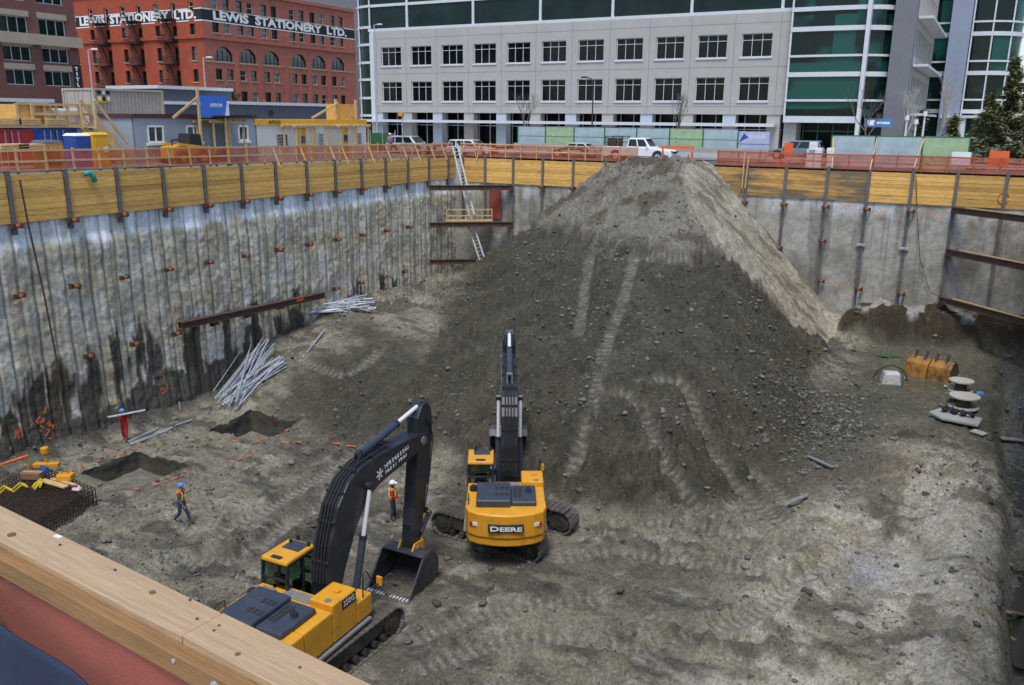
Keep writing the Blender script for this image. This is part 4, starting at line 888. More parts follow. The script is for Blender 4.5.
    m = MB(); m.tube((-1.25, -1.15, 2.36), (-1.25, -1.15, 2.5), .17, M['rubber'], 14); m.tube((-1.25, -1.15, 2.5), (-1.25, -1.15, 2.56), .12, M['rubber'], 14); put(m.build('air_precleaner', root), RH)
    # hand rails and mirror
    m = MB(); m.path([(1.45, .75, 2.0), (1.45, .8, 2.8), (1.42, 1.0, 2.8), (1.42, 1.5, 1.95), (1.42, 1.12, 1.75)], .022, M['black'], 6)
    m.path([(-1.42, -2.5, 2.3), (-1.42, -2.5, 2.65), (-1.42, -2.1, 2.65), (-1.42, -2.1, 2.3)], .022, M['black'], 6); put(m.build('hand_rail', root), RH)
    m = MB(); m.tube((1.45, 1.4, 1.95), (1.5, 1.52, 2.15), .02, M['black'], 6); m.box((1.52, 1.54, 2.2), (.2, .07, .3), M['yellow']); put(m.build('mirror', root, bevel=.02), RH)
    # ---- cab
    x0, x1 = -1.5, -.52; m = MB()
    yz = [(-.42, 1.30), (1.18, 1.30), (1.42, 1.85), (1.28, 2.5), (.95, 3.12), (-.36, 3.12), (-.42, 2.6)]
    for xx in (x0, x1):
        for (a, b) in zip(yz, yz[1:] + yz[:1]): m.bar((xx, *a), (xx, *b), .09, .09, M['black'], up=(1, 0, 0))
        m.bar((xx, .28, 1.3), (xx, .34, 3.12), .08, .08, M['black'], up=(1, 0, 0)); m.bar((xx, -.4, 2.0), (xx, .3, 2.0), .07, .07, M['black'], up=(1, 0, 0))
        m.prism([(-.40, 1.31), (.28, 1.31), (.3, 1.98), (-.40, 1.98)], (xx - .02, 0, 0), (0, 1, 0), (0, 0, 1), (.04, 0, 0), M['black'])
    for (y, z) in yz: m.bar((x0, y, z), (x1, y, z), .08, .08, M['black'])
    m.bb(x0 + .02, x1 - .02, -.44, -.38, 1.31, 2.02, M['black']); m.bb(x0, x1, -.4, 1.15, 1.27, 1.33, M['black'])
    cab = put(m.build('cab', root, bevel=.012), RH)
    gl = [('rear', [(x0 + .05, -.42, 2.02), (x1 - .05, -.42, 2.02), (x1 - .05, -.37, 3.08), (x0 + .05, -.37, 3.08)]), ('front', [(x0 + .05, 1.42, 1.85), (x1 - .05, 1.42, 1.85), (x1 - .05, .95, 3.08), (x0 + .05, .95, 3.08)])]
    for xx in (x0, x1):
        gl.append(('side', [(xx, -.36, 2.02), (xx, .28, 2.02), (xx, .31, 3.08), (xx, -.34, 3.08)])); gl.append(('side', [(xx, .36, 1.36), (xx, 1.15, 1.36), (xx, 1.38, 1.86), (xx, .92, 3.08), (xx, .38, 3.08)]))
    for nm, q in gl:
        m = MB(); q = [Vector(p) for p in q]; m.add(q, [tuple(range(len(q)))], M['cabglass']); put(m.build('window', cab, fixn=False), RH)
    m = MB(); m.box((-1.0, .1, 1.85), (.5, .5, .18), M['rubber']); m.box((-1.0, -.15, 2.25), (.48, .14, .75), M['rubber']); m.box((-1.0, .75, 1.7), (.6, .25, .4), M['rubber']); put(m.build('seat', cab, bevel=.04), RH)
    m = MB(); m.prism([(-.44, 3.12), (.98, 3.12), (.9, 3.26), (-.40, 3.26)], (x0 - .03, 0, 0), (0, 1, 0), (0, 0, 1), (x1 - x0 + .06, 0, 0), M['yellow']); rf = put(m.build('cab_roof', root, bevel=.05, segs=3), RH)
    m = MB(); m.bb(x0 + .2, x1 - .12, .28, .82, 3.25, 3.29, M['hood']); put(m.build('roof_hatch', rf, bevel=.015), RH); m = MB(); m.bb(x0 + .3, x1 - .3, -.36, -.2, 3.25, 3.29, M['darkplate']); put(m.build('roof_vent', rf, bevel=.015), RH)
    for wx, wy in ((-1.22, .95), (-.62, .75), (-1.25, .65)): m = MB(); m.tube((wx, wy, 3.22), (wx, wy, 3.39), .055, M['rubber'], 10); put(m.build('work_light', rf), RH)
    # ---- boom, arm, bucket in the plane x = xb
    xb = .14; foot = Vector((.5, 2.0))
    def rot2(p, c, a): ca, sa = math.cos(a), math.sin(a); q = Vector(p) - c; return Vector((c.x + q.x * ca - q.y * sa, c.y + q.x * sa + q.y * ca))
    sq = lambda p: Vector((.5 + (p[0] - .5) * .935, p[1]))
    bu = lambda p: rot2(sq(p), foot, boom_up)
    piv0 = Vector((6.22, 5.3)); piv = bu(piv0)
    ar = lambda p: rot2(rot2(p, piv0, arm_out), piv0, 0) - piv0 + piv
    hinge = ar((5.72, 1.25))
    def bk(p): q = rot2(p, Vector((5.72, 1.25)), curl + arm_out); return q - Vector((5.72, 1.25)) + hinge
    def prof(name, pts, f, w, mat, parent, bev=.03):
        m = MB(); m.prism([tuple(f(p)) for p in pts], (xb - w / 2, 0, 0), (0, 1, 0), (0, 0, 1), (w, 0, 0), M[mat]); return put(m.build(name, parent, bevel=bev), RH)
    bpts = [(.3, 1.75), (.28, 2.6), (.5, 3.6), (1.0, 4.75), (1.6, 5.35), (2.3, 5.62), (3.4, 5.70), (5.9, 5.62), (6.4, 5.50), (6.48, 5.25), (6.3, 5.02), (5.9, 4.98), (3.4, 4.68), (2.62, 4.42), (1.9, 3.65), (1.25, 2.55), (.9, 1.8)]
    bo = prof('boom', bpts, bu, .68, 'black', root)
    # weld edge plates along the boom and hydraulic lines
    m = MB()
    for dx in (-.18, -.06, .06, .18):
        m.path([(xb + dx, *bu(p)) for p in ((.22, 2.4), (.42, 3.6), (.92, 4.82), (1.55, 5.44), (2.3, 5.72), (3.6, 5.80), (4.4, 5.78))], .03, M['rubber'], 6)
    put(m.build('hydraulic_hose', bo), RH)
    for p in ((.35, 3.1), (.75, 4.3), (1.3, 5.1), (2.0, 5.62), (3.0, 5.78), (4.0, 5.76)):
        m = MB(); q = bu(p); m.box((xb, q.x, q.y), (.66, .07, .07), M['rubber']); put(m.build('hose_clamp', bo), RH)
    m = MB(); q = bu((2.6, 4.9)); m.tube((xb - .36, q.x, q.y), (xb + .36, q.x, q.y), .14, M['black'], 14); q = piv; m.tube((xb - .38, q.x, q.y), (xb + .38, q.x, q.y), .15, M['mattgrey'], 14); put(m.build('pin', bo), RH)
    # contractor's white mark on both sides of the boom
    for sx in (-1, 1):
        m = MB(); xs_ = xb + sx * .344
        base = Vector((3.35, 5.02)); dr_ = (Vector((5.55, 5.34)) - base).normalized(); up_ = Vector((-dr_.y, dr_.x))
        for k in range(3):
            a = k * math.pi / 3 + .3; v = Vector((math.cos(a), math.sin(a))) * .2; m.bar((xs_, *bu(base + v)), (xs_, *bu(base - v)), .006, .055, M['white'], up=(0, -v.y, v.x))
        rn = random.Random(4)
        for row, (y_, h_, n_) in enumerate(((.10, .15, 9), (-.12, .12, 9))):
            for k in range(n_):
                if rn.random() < .12: continue
                c = base + dr_ * (.42 + k * .17) + up_ * y_; wv = dr_ * .065; hv = up_ * h_ / 2
                for e in ((-wv, -wv), (wv, wv)):
                    m.bar((xs_, *bu(c + e[0] - hv)), (xs_, *bu(c + e[1] + hv)), .006, .035, M['white'], up=(0, dr_.x, dr_.y))
                if rn.random() < .8: m.bar((xs_, *bu(c - wv + hv * rn.choice((-.9, 0, .9)))), (xs_, *bu(c + wv + hv * rn.choice((-.9, 0, .9)))), .006, .03, M['white'], up=(0, up_.x, up_.y))
        put(m.build('lettering', bo), RH)
    am = prof('arm', [(6.05, 6.15), (6.35, 6.55), (6.65, 6.62), (6.92, 6.35), (7.02, 5.7), (6.85, 4.6), (6.05, 1.25), (5.85, 1.05), (5.6, 1.12), (5.5, 1.35), (5.75, 3.3), (5.98, 4.9), (6.0, 5.5)], ar, .46, 'black', root)
    m = MB(); q = ar((5.78, 2.2)); m.box((xb, q.x, q.y), (.47, .34, 1.2), M['bucketsteel'], rot=Matrix.Rotation(arm_out - .12, 3, 'X')); put(m.build('wear_plate', am), RH)
    m = MB()
    for dx in (-.26, .26): m.path([(xb + dx, *ar(p)) for p in ((6.6, 6.0), (6.98, 5.2), (6.7, 3.8), (6.35, 2.6), (6.55, 2.2))], .025, M['rubber'], 6)
    put(m.build('hydraulic_hose', am), RH)
    def cyl(name, a, b, f, r, dx, parent=root):
        a = Vector((xb + dx, *a)); b = Vector((xb + dx, *b)); c = a.lerp(b, f); m = MB(); m.tube(a, c, r, M['hood'], 14); m.tube(c - (b - a).normalized() * .12, c, r * 1.12, M['black'], 14); m.tube(a - Vector((.09, 0, 0)), a + Vector((.09, 0, 0)), r * 1.2, M['black'], 12)
        o = put(m.build(name, parent, smooth=False), RH); m = MB(); m.tube(c, b, r * .58, M['chrome'], 12); m.tube(b - Vector((.1, 0, 0)), b + Vector((.1, 0, 0)), r * 1.1, M['black'], 12); put(m.build('rod', o), RH)
    cyl('arm_cylinder', bu((2.7, 5.88)), ar((6.52, 6.5)), .60, .13, 0)
    m = MB()
    for dx in (-.1, .1): m.prism([tuple(bu(p)) for p in ((2.3, 5.6), (2.7, 6.02), (3.1, 5.65))], (xb + dx - .02, 0, 0), (0, 1, 0), (0, 0, 1), (.04, 0, 0), M['black'])
    put(m.build('cylinder_bracket', bo), RH)
    for dx in (-.46, .46): cyl('boom_cylinder', (1.45, 1.45), bu((2.6, 4.9)), .55, .12, dx)
    cyl('bucket_cylinder', ar((7.06, 5.0)), ar((6.72, 2.3)), .62, .11, 0)
    m = MB()
    for dx in (-.26, .26): m.bar((xb + dx, *ar((6.72, 2.3))), (xb + dx, *ar((6.05, 1.75))), .05, .16, M['black'], up=(1, 0, 0)); 
    for dx in (-.16, .16): m.bar((xb + dx, *ar((6.72, 2.3))), (xb + dx, *bk((6.05, 1.3))), .08, .16, M['yellow'], up=(1, 0, 0))
    put(m.build('bucket_link', root), RH)
    # bucket: open shell facing the machine
    W2 = .86; shell = [(5.22, 1.20), (5.6, 1.26), (5.95, 1.12), (6.18, .84), (6.22, .50), (6.1, .22), (5.8, .05), (5.3, .0), (4.25, .0)]
    m = MB(); pts = [bk(p) for p in shell]; cen = Vector((0, 0))
    for a, b in zip(pts[:-1], pts[1:]):
        d = (b - a).normalized(); nn = Vector((-d.y, d.x)) * .05
        v = [(xb - W2, *a), (xb + W2, *a), (xb + W2, *b), (xb - W2, *b), (xb - W2, *(a + nn)), (xb + W2, *(a + nn)), (xb + W2, *(b + nn)), (xb - W2, *(b + nn))]
        m.hexa(v, M['bucketsteel'])
    for sx in (-1, 1):
        m.prism([tuple(p) for p in pts], (xb + sx * (W2 + .0) - .025 + sx * .026, 0, 0), (0, 1, 0), (0, 0, 1), (.05, 0, 0), M['bucketsteel'])
        a, b = pts[0], pts[-1]; m.bar((xb + sx * (W2 + .03), *a), (xb + sx * (W2 + .03), *b), .09, .07, M['bucketsteel'], up=(1, 0, 0))
    bkt = put(m.build('bucket', root), RH)
    m = MB(); d = (pts[-1] - pts[-2]).normalized()
    m.bar((xb - W2 - .04, *(pts[-1])), (xb + W2 + .04, *(pts[-1])), .14, .06, M['bucketsteel'])
    for k in range(13):
        xx = xb - W2 + .04 + k * (2 * W2 - .08) / 12; m.box((xx, *(pts[-1] + d * .02 + Vector((0, .045)))), (.06, .16, .05), M['chrome'], rot=Matrix.Rotation(math.atan2(d.y, d.x) + math.pi, 3, 'X'))
    put(m.build('cutting_edge', bkt), RH)
    m = MB(); h_ = bk((5.72, 1.28))
    for dx in (-.3, .3): m.prism([tuple(bk(p)) for p in ((5.35, 1.24), (5.55, 1.5), (6.1, 1.45), (6.2, 1.0), (5.95, 1.13), (5.6, 1.27))], (xb + dx - .03, 0, 0), (0, 1, 0), (0, 0, 1), (.06, 0, 0), M['yellow'])
    m.tube((xb - .4, *h_), (xb + .4, *h_), .09, M['mattgrey'], 12); put(m.build('coupler', bkt), RH)
    return root
excavator((-16.85, 17.75, 0.0), R(2.0), R(-1), 'yellow excavator nearest the wooden rail, its empty bucket resting on bare ground')
excavator((-15.64, 28.0, 0.0), R(29.5), R(-92), 'yellow excavator seen from behind, digging into the foot of the dirt mound', boom_up=R(7), arm_out=R(25), curl=R(4))
# ================================================================== people
def person(loc, rz, label, J, mats, extras, group='workers on the site'):
    """J: joint positions (x right, y forward, z up) for the named joints; one skinned body"""
    root = thing('person', label, 'person', loc, rz, group)
    names = ['pelvis', 'waist', 'chest', 'neck', 'head', 'crown', 'hipL', 'kneeL', 'ankL', 'toeL', 'hipR', 'kneeR', 'ankR', 'toeR', 'shL', 'elL', 'wrL', 'haL', 'shR', 'elR', 'wrR', 'haR']
    rad = dict(pelvis=.15, waist=.14, chest=.17, neck=.06, head=.095, crown=.085, hipL=.10, hipR=.10, kneeL=.075, kneeR=.075, ankL=.055, ankR=.055, toeL=.05, toeR=.05, shL=.085, shR=.085, elL=.06, elR=.06, wrL=.045, wrR=.045, haL=.04, haR=.04)
    ed = [('pelvis', 'waist'), ('waist', 'chest'), ('chest', 'neck'), ('neck', 'head'), ('head', 'crown'), ('pelvis', 'hipL'), ('hipL', 'kneeL'), ('kneeL', 'ankL'), ('ankL', 'toeL'), ('pelvis', 'hipR'), ('hipR', 'kneeR'), ('kneeR', 'ankR'), ('ankR', 'toeR'),
          ('chest', 'shL'), ('shL', 'elL'), ('elL', 'wrL'), ('wrL', 'haL'), ('chest', 'shR'), ('shR', 'elR'), ('elR', 'wrR'), ('wrR', 'haR')]
    me = bpy.data.meshes.new('body'); me.from_pydata([J[n] for n in names], [(names.index(a), names.index(b)) for a, b in ed], [])
    o = bpy.data.objects.new('body_tmp', me); COL.objects.link(o)
    sk = o.modifiers.new('skin', 'SKIN'); sk.use_smooth_shade = True
    for i, n in enumerate(names): me.skin_vertices[0].data[i].radius = (rad[n] * (1.0), rad[n] * (.8 if n in ('pelvis', 'waist', 'chest') else 1.0)); me.skin_vertices[0].data[i].use_root = (n == 'pelvis')
    sb = o.modifiers.new('sub', 'SUBSURF'); sb.levels = 2; sb.render_levels = 2
    dg = bpy.context.evaluated_depsgraph_get(); nm = bpy.data.meshes.new_from_object(o.evaluated_get(dg)); bpy.data.objects.remove(o)
    # fingers: five short tapered chains at each hand, joined into the same body
    bm = bmesh.new(); bm.from_mesh(nm)
    for s in 'LR':
        w, h = Vector(J['wr' + s]), Vector(J['ha' + s]); d = (h - w).normalized(); sd = d.cross(Vector((1, .2, .1))).normalized()
        for k in range(5):
            off = sd * (-.03 + .015 * k) if k < 4 else -sd * .045; L = (.075, .085, .08, .06, .05)[k]; a = h + off * .9 + d * (.015 if k < 4 else -.02); b = a + d * L + (Vector((0, .02, 0)) if k < 4 else -sd * .02)
            r = bmesh.ops.create_cone(bm, cap_ends=True, segments=6, radius1=.011, radius2=.008, depth=(b - a).length)
            q = (b - a).to_track_quat('Z', 'Y').to_matrix().to_4x4(); q.translation = (a + b) / 2; bmesh.ops.transform(bm, matrix=q, verts=r['verts'])
    # nose
    hd = Vector(J['head']); r = bmesh.ops.create_cone(bm, cap_ends=True, segments=6, radius1=.02, radius2=.008, depth=.05); q = Matrix.Rotation(R(-70), 4, 'X'); q.translation = hd + Vector((0, .1, .02)); bmesh.ops.transform(bm, matrix=q, verts=r['verts'])
    bm.to_mesh(nm); bm.free()
    ml = []
    for k in ('top', 'legs', 'skin', 'boots', 'vest'):
        if mats[k] not in ml: ml.append(mats[k])
    nm.materials.clear()
    for m_ in ml: nm.materials.append(m_)
    segs_ = [(Vector(J[a]), Vector(J[b]), a, b) for a, b in ed]
    for p in nm.polygons:
        c = p.center; best = None
        for a, b, na, nb in segs_:
            t = max(0, min(1, (c - a).dot(b - a) / max(1e-6, (b - a).length_squared))); dd = (c - a.lerp(b, t)).length
            if best is None or dd < best[0]: best = (dd, na, nb, t)
        na, nb, t = best[1:]
        if nb in ('head', 'crown') or nb[:2] == 'ha' or na[:2] == 'wr' or (nb == 'neck' and t > .8): k = 'skin'
        elif nb[:3] == 'toe' or (nb[:3] == 'ank' and t > .8): k = 'boots'
        elif nb in ('hipL', 'hipR') or na[:3] in ('hip', 'kne') or (nb == 'waist' and t < .35): k = 'legs'
        elif nb in ('waist', 'chest', 'neck', 'shL', 'shR'): k = 'vest'
        else: k = 'top'
        p.material_index = ml.index(mats[k]); p.use_smooth = True
    nm.name = 'body'; o = bpy.data.objects.new('body', nm); COL.objects.link(o); o.parent = root
    # hard hat, eyes, reflective strips
    c = Vector(J['head']) + Vector((0, .0, .085)); m = MB()
    for k in range(5):
        a0, a1 = k * math.pi / 10, (k + 1) * math.pi / 10
        m.tube(c + ZUP * (.115 * math.sin(a0)), c + ZUP * (.115 * math.sin(a1)), .135 * math.cos(a0), mats['hat'], 18, .135 * math.cos(a1) + .001)
    m.box(c + Vector((0, .14, .0)), (.2, .1, .014), mats['hat']); m.tube(c - ZUP * .008, c + ZUP * .008, .15, mats['hat'], 18); m.build('hard_hat', root, smooth=False)
    m = MB()
    for s in (-.032, .032): m.box(Vector(J['head']) + Vector((s, .088, .035)), (.024, .012, .014), M['rubber'])
    m.box(Vector(J['head']) + Vector((0, .09, -.04)), (.045, .01, .01), M['anchor']); m.build('face', root)
    if extras:
        ch, wa = Vector(J['chest']), Vector(J['waist']); m = MB()
        for z in (0.02, .5):
            q = wa.lerp(ch, z); m.path([q + Vector((.155 * math.cos(a), .125 * math.sin(a), 0)) for a in np.linspace(0, 2 * math.pi, 17)], .018, M['lime'], 6, cap=False)
        for s in (-1, 1): m.path([wa + Vector((s * .1, .13, 0)), ch + Vector((s * .10, .145, .0)), ch + Vector((s * .1, .06, .15)), ch + Vector((s * .1, -.10, .12)), ch + Vector((s * .1, -.145, -.02)), wa + Vector((s * .1, -.13, 0))], .02, M['lime'], 6)
        m.build('reflective_strip', root)
    return root
def joints(stride=0.0, arms='down', lean=0.0):
    J = dict(pelvis=(0, 0, .93), waist=(0, lean * .3, 1.10), chest=(0, lean * .7, 1.34), neck=(0, lean, 1.50), head=(0, lean + .02, 1.62), crown=(0, lean + .015, 1.70))
    J.update(hipL=(-.10, 0, .86), kneeL=(-.11, stride * .45 + .03, .48), ankL=(-.11, stride, .09), toeL=(-.12, stride + .17, .05), hipR=(.10, 0, .86), kneeR=(.11, -stride * .25 + .05, .48), ankR=(.11, -stride * 1.1, .10 + abs(stride) * .2), toeR=(.12, -stride * 1.1 + .16, .05 + abs(stride) * .08))
    if arms == 'down': J.update(shL=(-.19, lean * .8, 1.42), elL=(-.25, lean - .06 - stride * .3, 1.14), wrL=(-.25, lean + .06 - stride * .4, .92), haL=(-.24, lean + .09 - stride * .4, .85), shR=(.19, lean * .8, 1.42), elR=(.25, lean - .05 + stride * .3, 1.14), wrR=(.25, lean + .07 + stride * .5, .93), haR=(.24, lean + .1 + stride * .5, .86))
    elif arms == 'front': J.update(shL=(-.19, 0, 1.42), elL=(-.26, .02, 1.15), wrL=(-.14, .25, 1.10), haL=(-.08, .31, 1.12), shR=(.19, 0, 1.42), elR=(.26, .04, 1.15), wrR=(.15, .28, 1.14), haR=(.10, .35, 1.15))
    else: J.update(shL=(-.19, 0, 1.42), elL=(-.36, .08, 1.27), wrL=(-.34, .14, 1.47), haL=(-.30, .12, 1.54), shR=(.19, 0, 1.42), elR=(.34, .1, 1.26), wrR=(.22, .22, 1.36), haR=(.15, .24, 1.42))
    return J
pm_ = dict(top=M['greycloth'], legs=M['navy'], skin=M['skin'], boots=M['boot'], vest=M['hivis'], hat=M['hatblue'])
def at_px(px, py): p = dropz(px, py); return (p.x, p.y, p.z)
person(at_px(183, 524), R(-75), 'worker walking across the dirt in blue jeans, orange vest and blue hard hat', joints(.30, 'down', .05), pm_, True)
person(at_px(393, 520), R(-60), 'worker in white hard hat and orange vest standing behind the boom', joints(.06, 'front', .0), dict(pm_, top=M['redcloth'], hat=M['hatwhite'], legs=pm('dark_trousers', (.03, .035, .05), .9, .2, 6)), True)
pr_ = at_px(126, 441)
person(pr_, R(-150), 'worker in red coveralls carrying a long pipe on the shoulder by the wall', joints(.14, 'up', .05), dict(pm_, top=M['redcloth'], legs=M['redcloth'], vest=M['redcloth'], hat=M['hatblue']), False)
m = MB(); c = Vector(pr_) + Vector((0, 0, 1.56)); dd_ = Vector((.80, 1.15, .10)); m.tube(c - dd_ * .55 + Vector((0.2, -.1, 0)), c + dd_ * .75 + Vector((0.2, -.1, 0)), .04, M['galv'], 8); m.tube(c - dd_ * .5 + Vector((0.28, -.16, 0)), c + dd_ * .72 + Vector((0.28, -.16, 0)), .04, M['galv'], 8)
tag(m.build('pipe'), 'grey pipes carried on the shoulder of the worker in red', 'pipe')
# ================================================================== things lying in the pit
def pipes(name, spec, label, grp=None):
    """every pipe is a thing of its own"""
    for i, (a, b, r) in enumerate(spec):
        m = MB(); a = Vector(a); b = Vector(b)
        v = (b - a).normalized(); sd = v.cross(ZUP).normalized(); m.tube(a, b, r, M['galv'], 7)
        m.tube(a, a + v * .06, r * 1.25, M['galv'], 7); m.tube(b - v * .06, b, r * 1.25, M['galv'], 7)
        tag(m.build(name), label, 'pipe', grp)
rg = random.Random(3); sp = []
A0, B0 = dropz(222, 410), dropz(268, 352)
for i in range(34):
    f = rg.random(); a = dropz(rg.uniform(214, 238), rg.uniform(398, 413)); u_ = rg.uniform(0, 1); b = dropz(252 + 36 * u_ + rg.uniform(-4, 4), 344 + 24 * u_ ** 1.5 + rg.uniform(-2, 8))
    h0, h1 = rg.uniform(.03, .5), rg.uniform(.05, .8); sp.append((a + ZUP * h0, b + ZUP * h1, rg.choice((.032, .04, .048))))
pipes('scaffold_pipe', sp, 'grey pipe in the loose fanned pile beside the left wall', 'fanned pile of grey pipes')
sp = []
for i in range(40):
    a = dropz(rg.uniform(284, 318), rg.uniform(306, 322)); b = dropz(rg.uniform(338, 378), rg.uniform(300, 316))
    sp.append((a + ZUP * rg.uniform(.05, .6), b + ZUP * rg.uniform(.05, .55), rg.choice((.035, .045, .06))))
for i in range(8):
    a = dropz(rg.uniform(286, 330), rg.uniform(306, 320)); v = Vector((rg.uniform(-.8, .8), rg.uniform(-.4, .4), 0)); sp.append((a + ZUP * rg.uniform(.3, .7) - v, a + ZUP * rg.uniform(.3, .7) + v, .05))
pipes('scaffold_pipe', sp, 'grey pipe in the heap under the far end of the left wall', 'heap of grey pipes below the waler')
pipes('scaffold_pipe', [(dropz(303, 359) + ZUP * .1, dropz(325, 333) + ZUP * .25, .05)], 'single pale pipe lying on the slope to the right of the fanned pile')
pipes('scaffold_pipe', [(dropz(270, 333) + ZUP * .1, dropz(303, 326) + ZUP * .2, .09)], 'thick pale grey pipe lying in front of the pipe heap')
pipes('scaffold_pipe', [(dropz(128, 443) + ZUP * .06, dropz(158, 430) + ZUP * .06, .05), (dropz(130, 446) + ZUP * .06, dropz(172, 429) + ZUP * .06, .06), (dropz(140, 443) + ZUP * .1, dropz(168, 432) + ZUP * .1, .05), (dropz(176, 427) + ZUP * .06, dropz(192, 421) + ZUP * .06, .05)], 'grey pipe on the ground behind the worker in red', 'pipes beside the red worker')
m = MB(); m.tube(onx(183, 426, PX0 + .6), onx(179, 402, PX0 + .5), .05, M['palebark'], 6); tag(m.build('stake'), 'pale upright stake leaning against the foot of the left wall', 'stake')
# rebar mat with tools on it
P_ = [onz(-24, 494, .8), onz(46, 462, .8), onz(95, 489, .8), onz(34, 522, .8)]
o_ = P_[3]; e1 = (P_[2] - P_[3]); e2 = (P_[0] - P_[3]); zb = zat(o_.x, o_.y)
t = thing('rebar_cage', 'dark brown rebar cage block for a footing behind the wooden rail', 'rebar cage', (o_.x, o_.y, 0))
for lev in range(3):
    z = .12 + .34 * lev; m = MB(); n1, n2 = 16, 22
    for k in range(n1 + 1): m.tube(e2 * k / n1 + ZUP * z, e2 * k / n1 + e1 + ZUP * z, .017, M['rebar'], 5)
    for k in range(n2 + 1): m.tube(e1 * k / n2 + ZUP * (z + .035), e1 * k / n2 + e2 + ZUP * (z + .035), .017, M['rebar'], 5)
    m.build('bar_grid', t)
m = MB()
for k in range(23):
    for f in (0, 1): m.tube(e1 * k / 22 + e2 * f, e1 * k / 22 + e2 * f + ZUP * .86, .02, M['rebar'], 5)
for k in range(17):
    for f in (0, 1): m.tube(e2 * k / 16 + e1 * f, e2 * k / 16 + e1 * f + ZUP * .86, .02, M['rebar'], 5)
for i in range(1, 6):
    for j in range(1, 8): m.tube(e2 * i / 6 + e1 * j / 8, e2 * i / 6 + e1 * j / 8 + ZUP * .82, .018, M['rebar'], 5)
m.build('upright', t)
ztop = .93
def onc(px, py, z=ztop): return onz(px, py, z)
m = MB(); a, b = onc(42, 480), onc(66, 487); m.bar(a, b, .28, .05, M['lumber']); m.bar(a + Vector((.3, .25, .03)), b + Vector((.25, .3, .03)), .14, .06, M['lumber']); tag(m.build('board'), 'pale boards lying across the rebar cage', 'board')
t = thing('tool_case', 'yellow tool case on the boards over the rebar cage', 'tool case', onc(66, 480) + Vector((0, 0, .02)), .5); m = MB(); m.box((0, 0, .15), (.7, .5, .28), M['yellow'], taper=.9); m.build('case_body', t, bevel=.05); m = MB(); m.path([(-.15, 0, .29), (-.15, 0, .36), (.15, 0, .36), (.15, 0, .29)], .02, M['rubber'], 6); m.build('handle', t)
t = thing('instrument', 'yellow survey tool with a round head standing by the rebar cage', 'survey tool', onc(47, 468), .3); m = MB(); m.box((0, 0, .15), (1.1, .3, .2), M['yellow'], rz=.3); m.tube((0, 0, .2), (0, 0, .75), .06, M['yellow'], 8); m.build('stand', t, bevel=.02); m = MB(); m.tube((0, 0, .72), (0, 0, 1.0), .17, M['yellow'], 12); m.build('head', t, bevel=.03)
t = thing('tool_bag', 'bright blue tool bag at the back edge of the rebar cage', 'bag', onc(44, 473) + Vector((0, 0, .0)), .2); m = MB(); m.box((0, 0, .16), (.5, .35, .3), M['blue'], taper=.7); m.build('bag_body', t, bevel=.06); m = MB(); m.path([(-.15, 0, .3), (0, 0, .42), (.15, 0, .3)], .02, M['blue'], 6); m.build('handle', t)
t = thing('cardboard_box', 'brown cardboard box on the rebar cage', 'box', onc(33, 478), .4); m = MB(); m.box((0, 0, .15), (.9, .45, .3), pm('cardboard', (.23, .14, .075), .9, .15, 3)); m.build('carton', t, bevel=.02); m = MB(); m.box((0, 0, .305), (.9, .06, .006), M['lumber']); m.build('tape', t)
t = thing('sack', 'small white and red sack on the right end of the rebar cage', 'sack', onc(77, 490), .3); m = MB(); m.box((0, 0, .1), (.4, .28, .2), M['white'], taper=.6); m.build('sack_body', t, bevel=.06); m = MB(); m.box((0, -.06, .2), (.2, .1, .03), M['red']); m.build('print', t)
ys_ = pm('yellow_strap', (.62, .48, .03), .6, .1, 4)
for i, (pts, lb) in enumerate(((((-4, 494), (4, 487), (12, 491), (20, 484), (26, 486)), 'yellow lifting strap coiled over the left part of the rebar cage'), (((33, 488), (36, 484), (41, 480), (38, 486)), 'short yellow strap hanging over the middle of the rebar cage'))):
    m = MB(); m.path([onc(*p) + ZUP * .04 for p in pts], .06, ys_, 6); m.path([onc(p[0] + 2, p[1] + 2) + ZUP * .05 for p in pts], .05, ys_, 6); tag(m.build('lifting_strap'), lb, 'strap')
m = MB(); m.tube(onx(0, 465, -38.6), onx(27, 456, -38.6), .07, M['orange_paint'], 8); m.tube(onx(27, 456, -38.6) - ZUP * 1.0, onx(27, 456, -38.6) + ZUP * .06, .05, M['yellow'], 6); tag(m.build('barrier_rail'), 'orange barrier rail at the foot of the left wall by the photo edge', 'barrier')
m = MB()
for (a, b) in (((-33, 29.6), (-24, 33.2)), ((-32.0, 23.0), (-30.4, 28.6)), ((-36.4, 22.8), (-36.3, 26.8)), ((-31.5, 29.9), (-31.2, 33.8))):
    rr_ = random.Random(a[0])
    for k in range(14):
        if rr_.random() < .45: continue
        f = k / 14; x = a[0] + (b[0] - a[0]) * f + rr_.uniform(-.05, .05); y = a[1] + (b[1] - a[1]) * f; L = rr_.uniform(.1, .3)
        z = max(zat(x, y), zat(x + L * .3, y + L)) + .05; m.bar((x, y, z), (x + (b[0] - a[0]) / 14 * L * 2.5, y + (b[1] - a[1]) / 14 * L * 2.5, z), .09, .012, M['orange_paint'])
tag(m.build('spray_line'), 'broken orange spray lines on the dirt round the two square pits', 'survey line', kind='stuff')
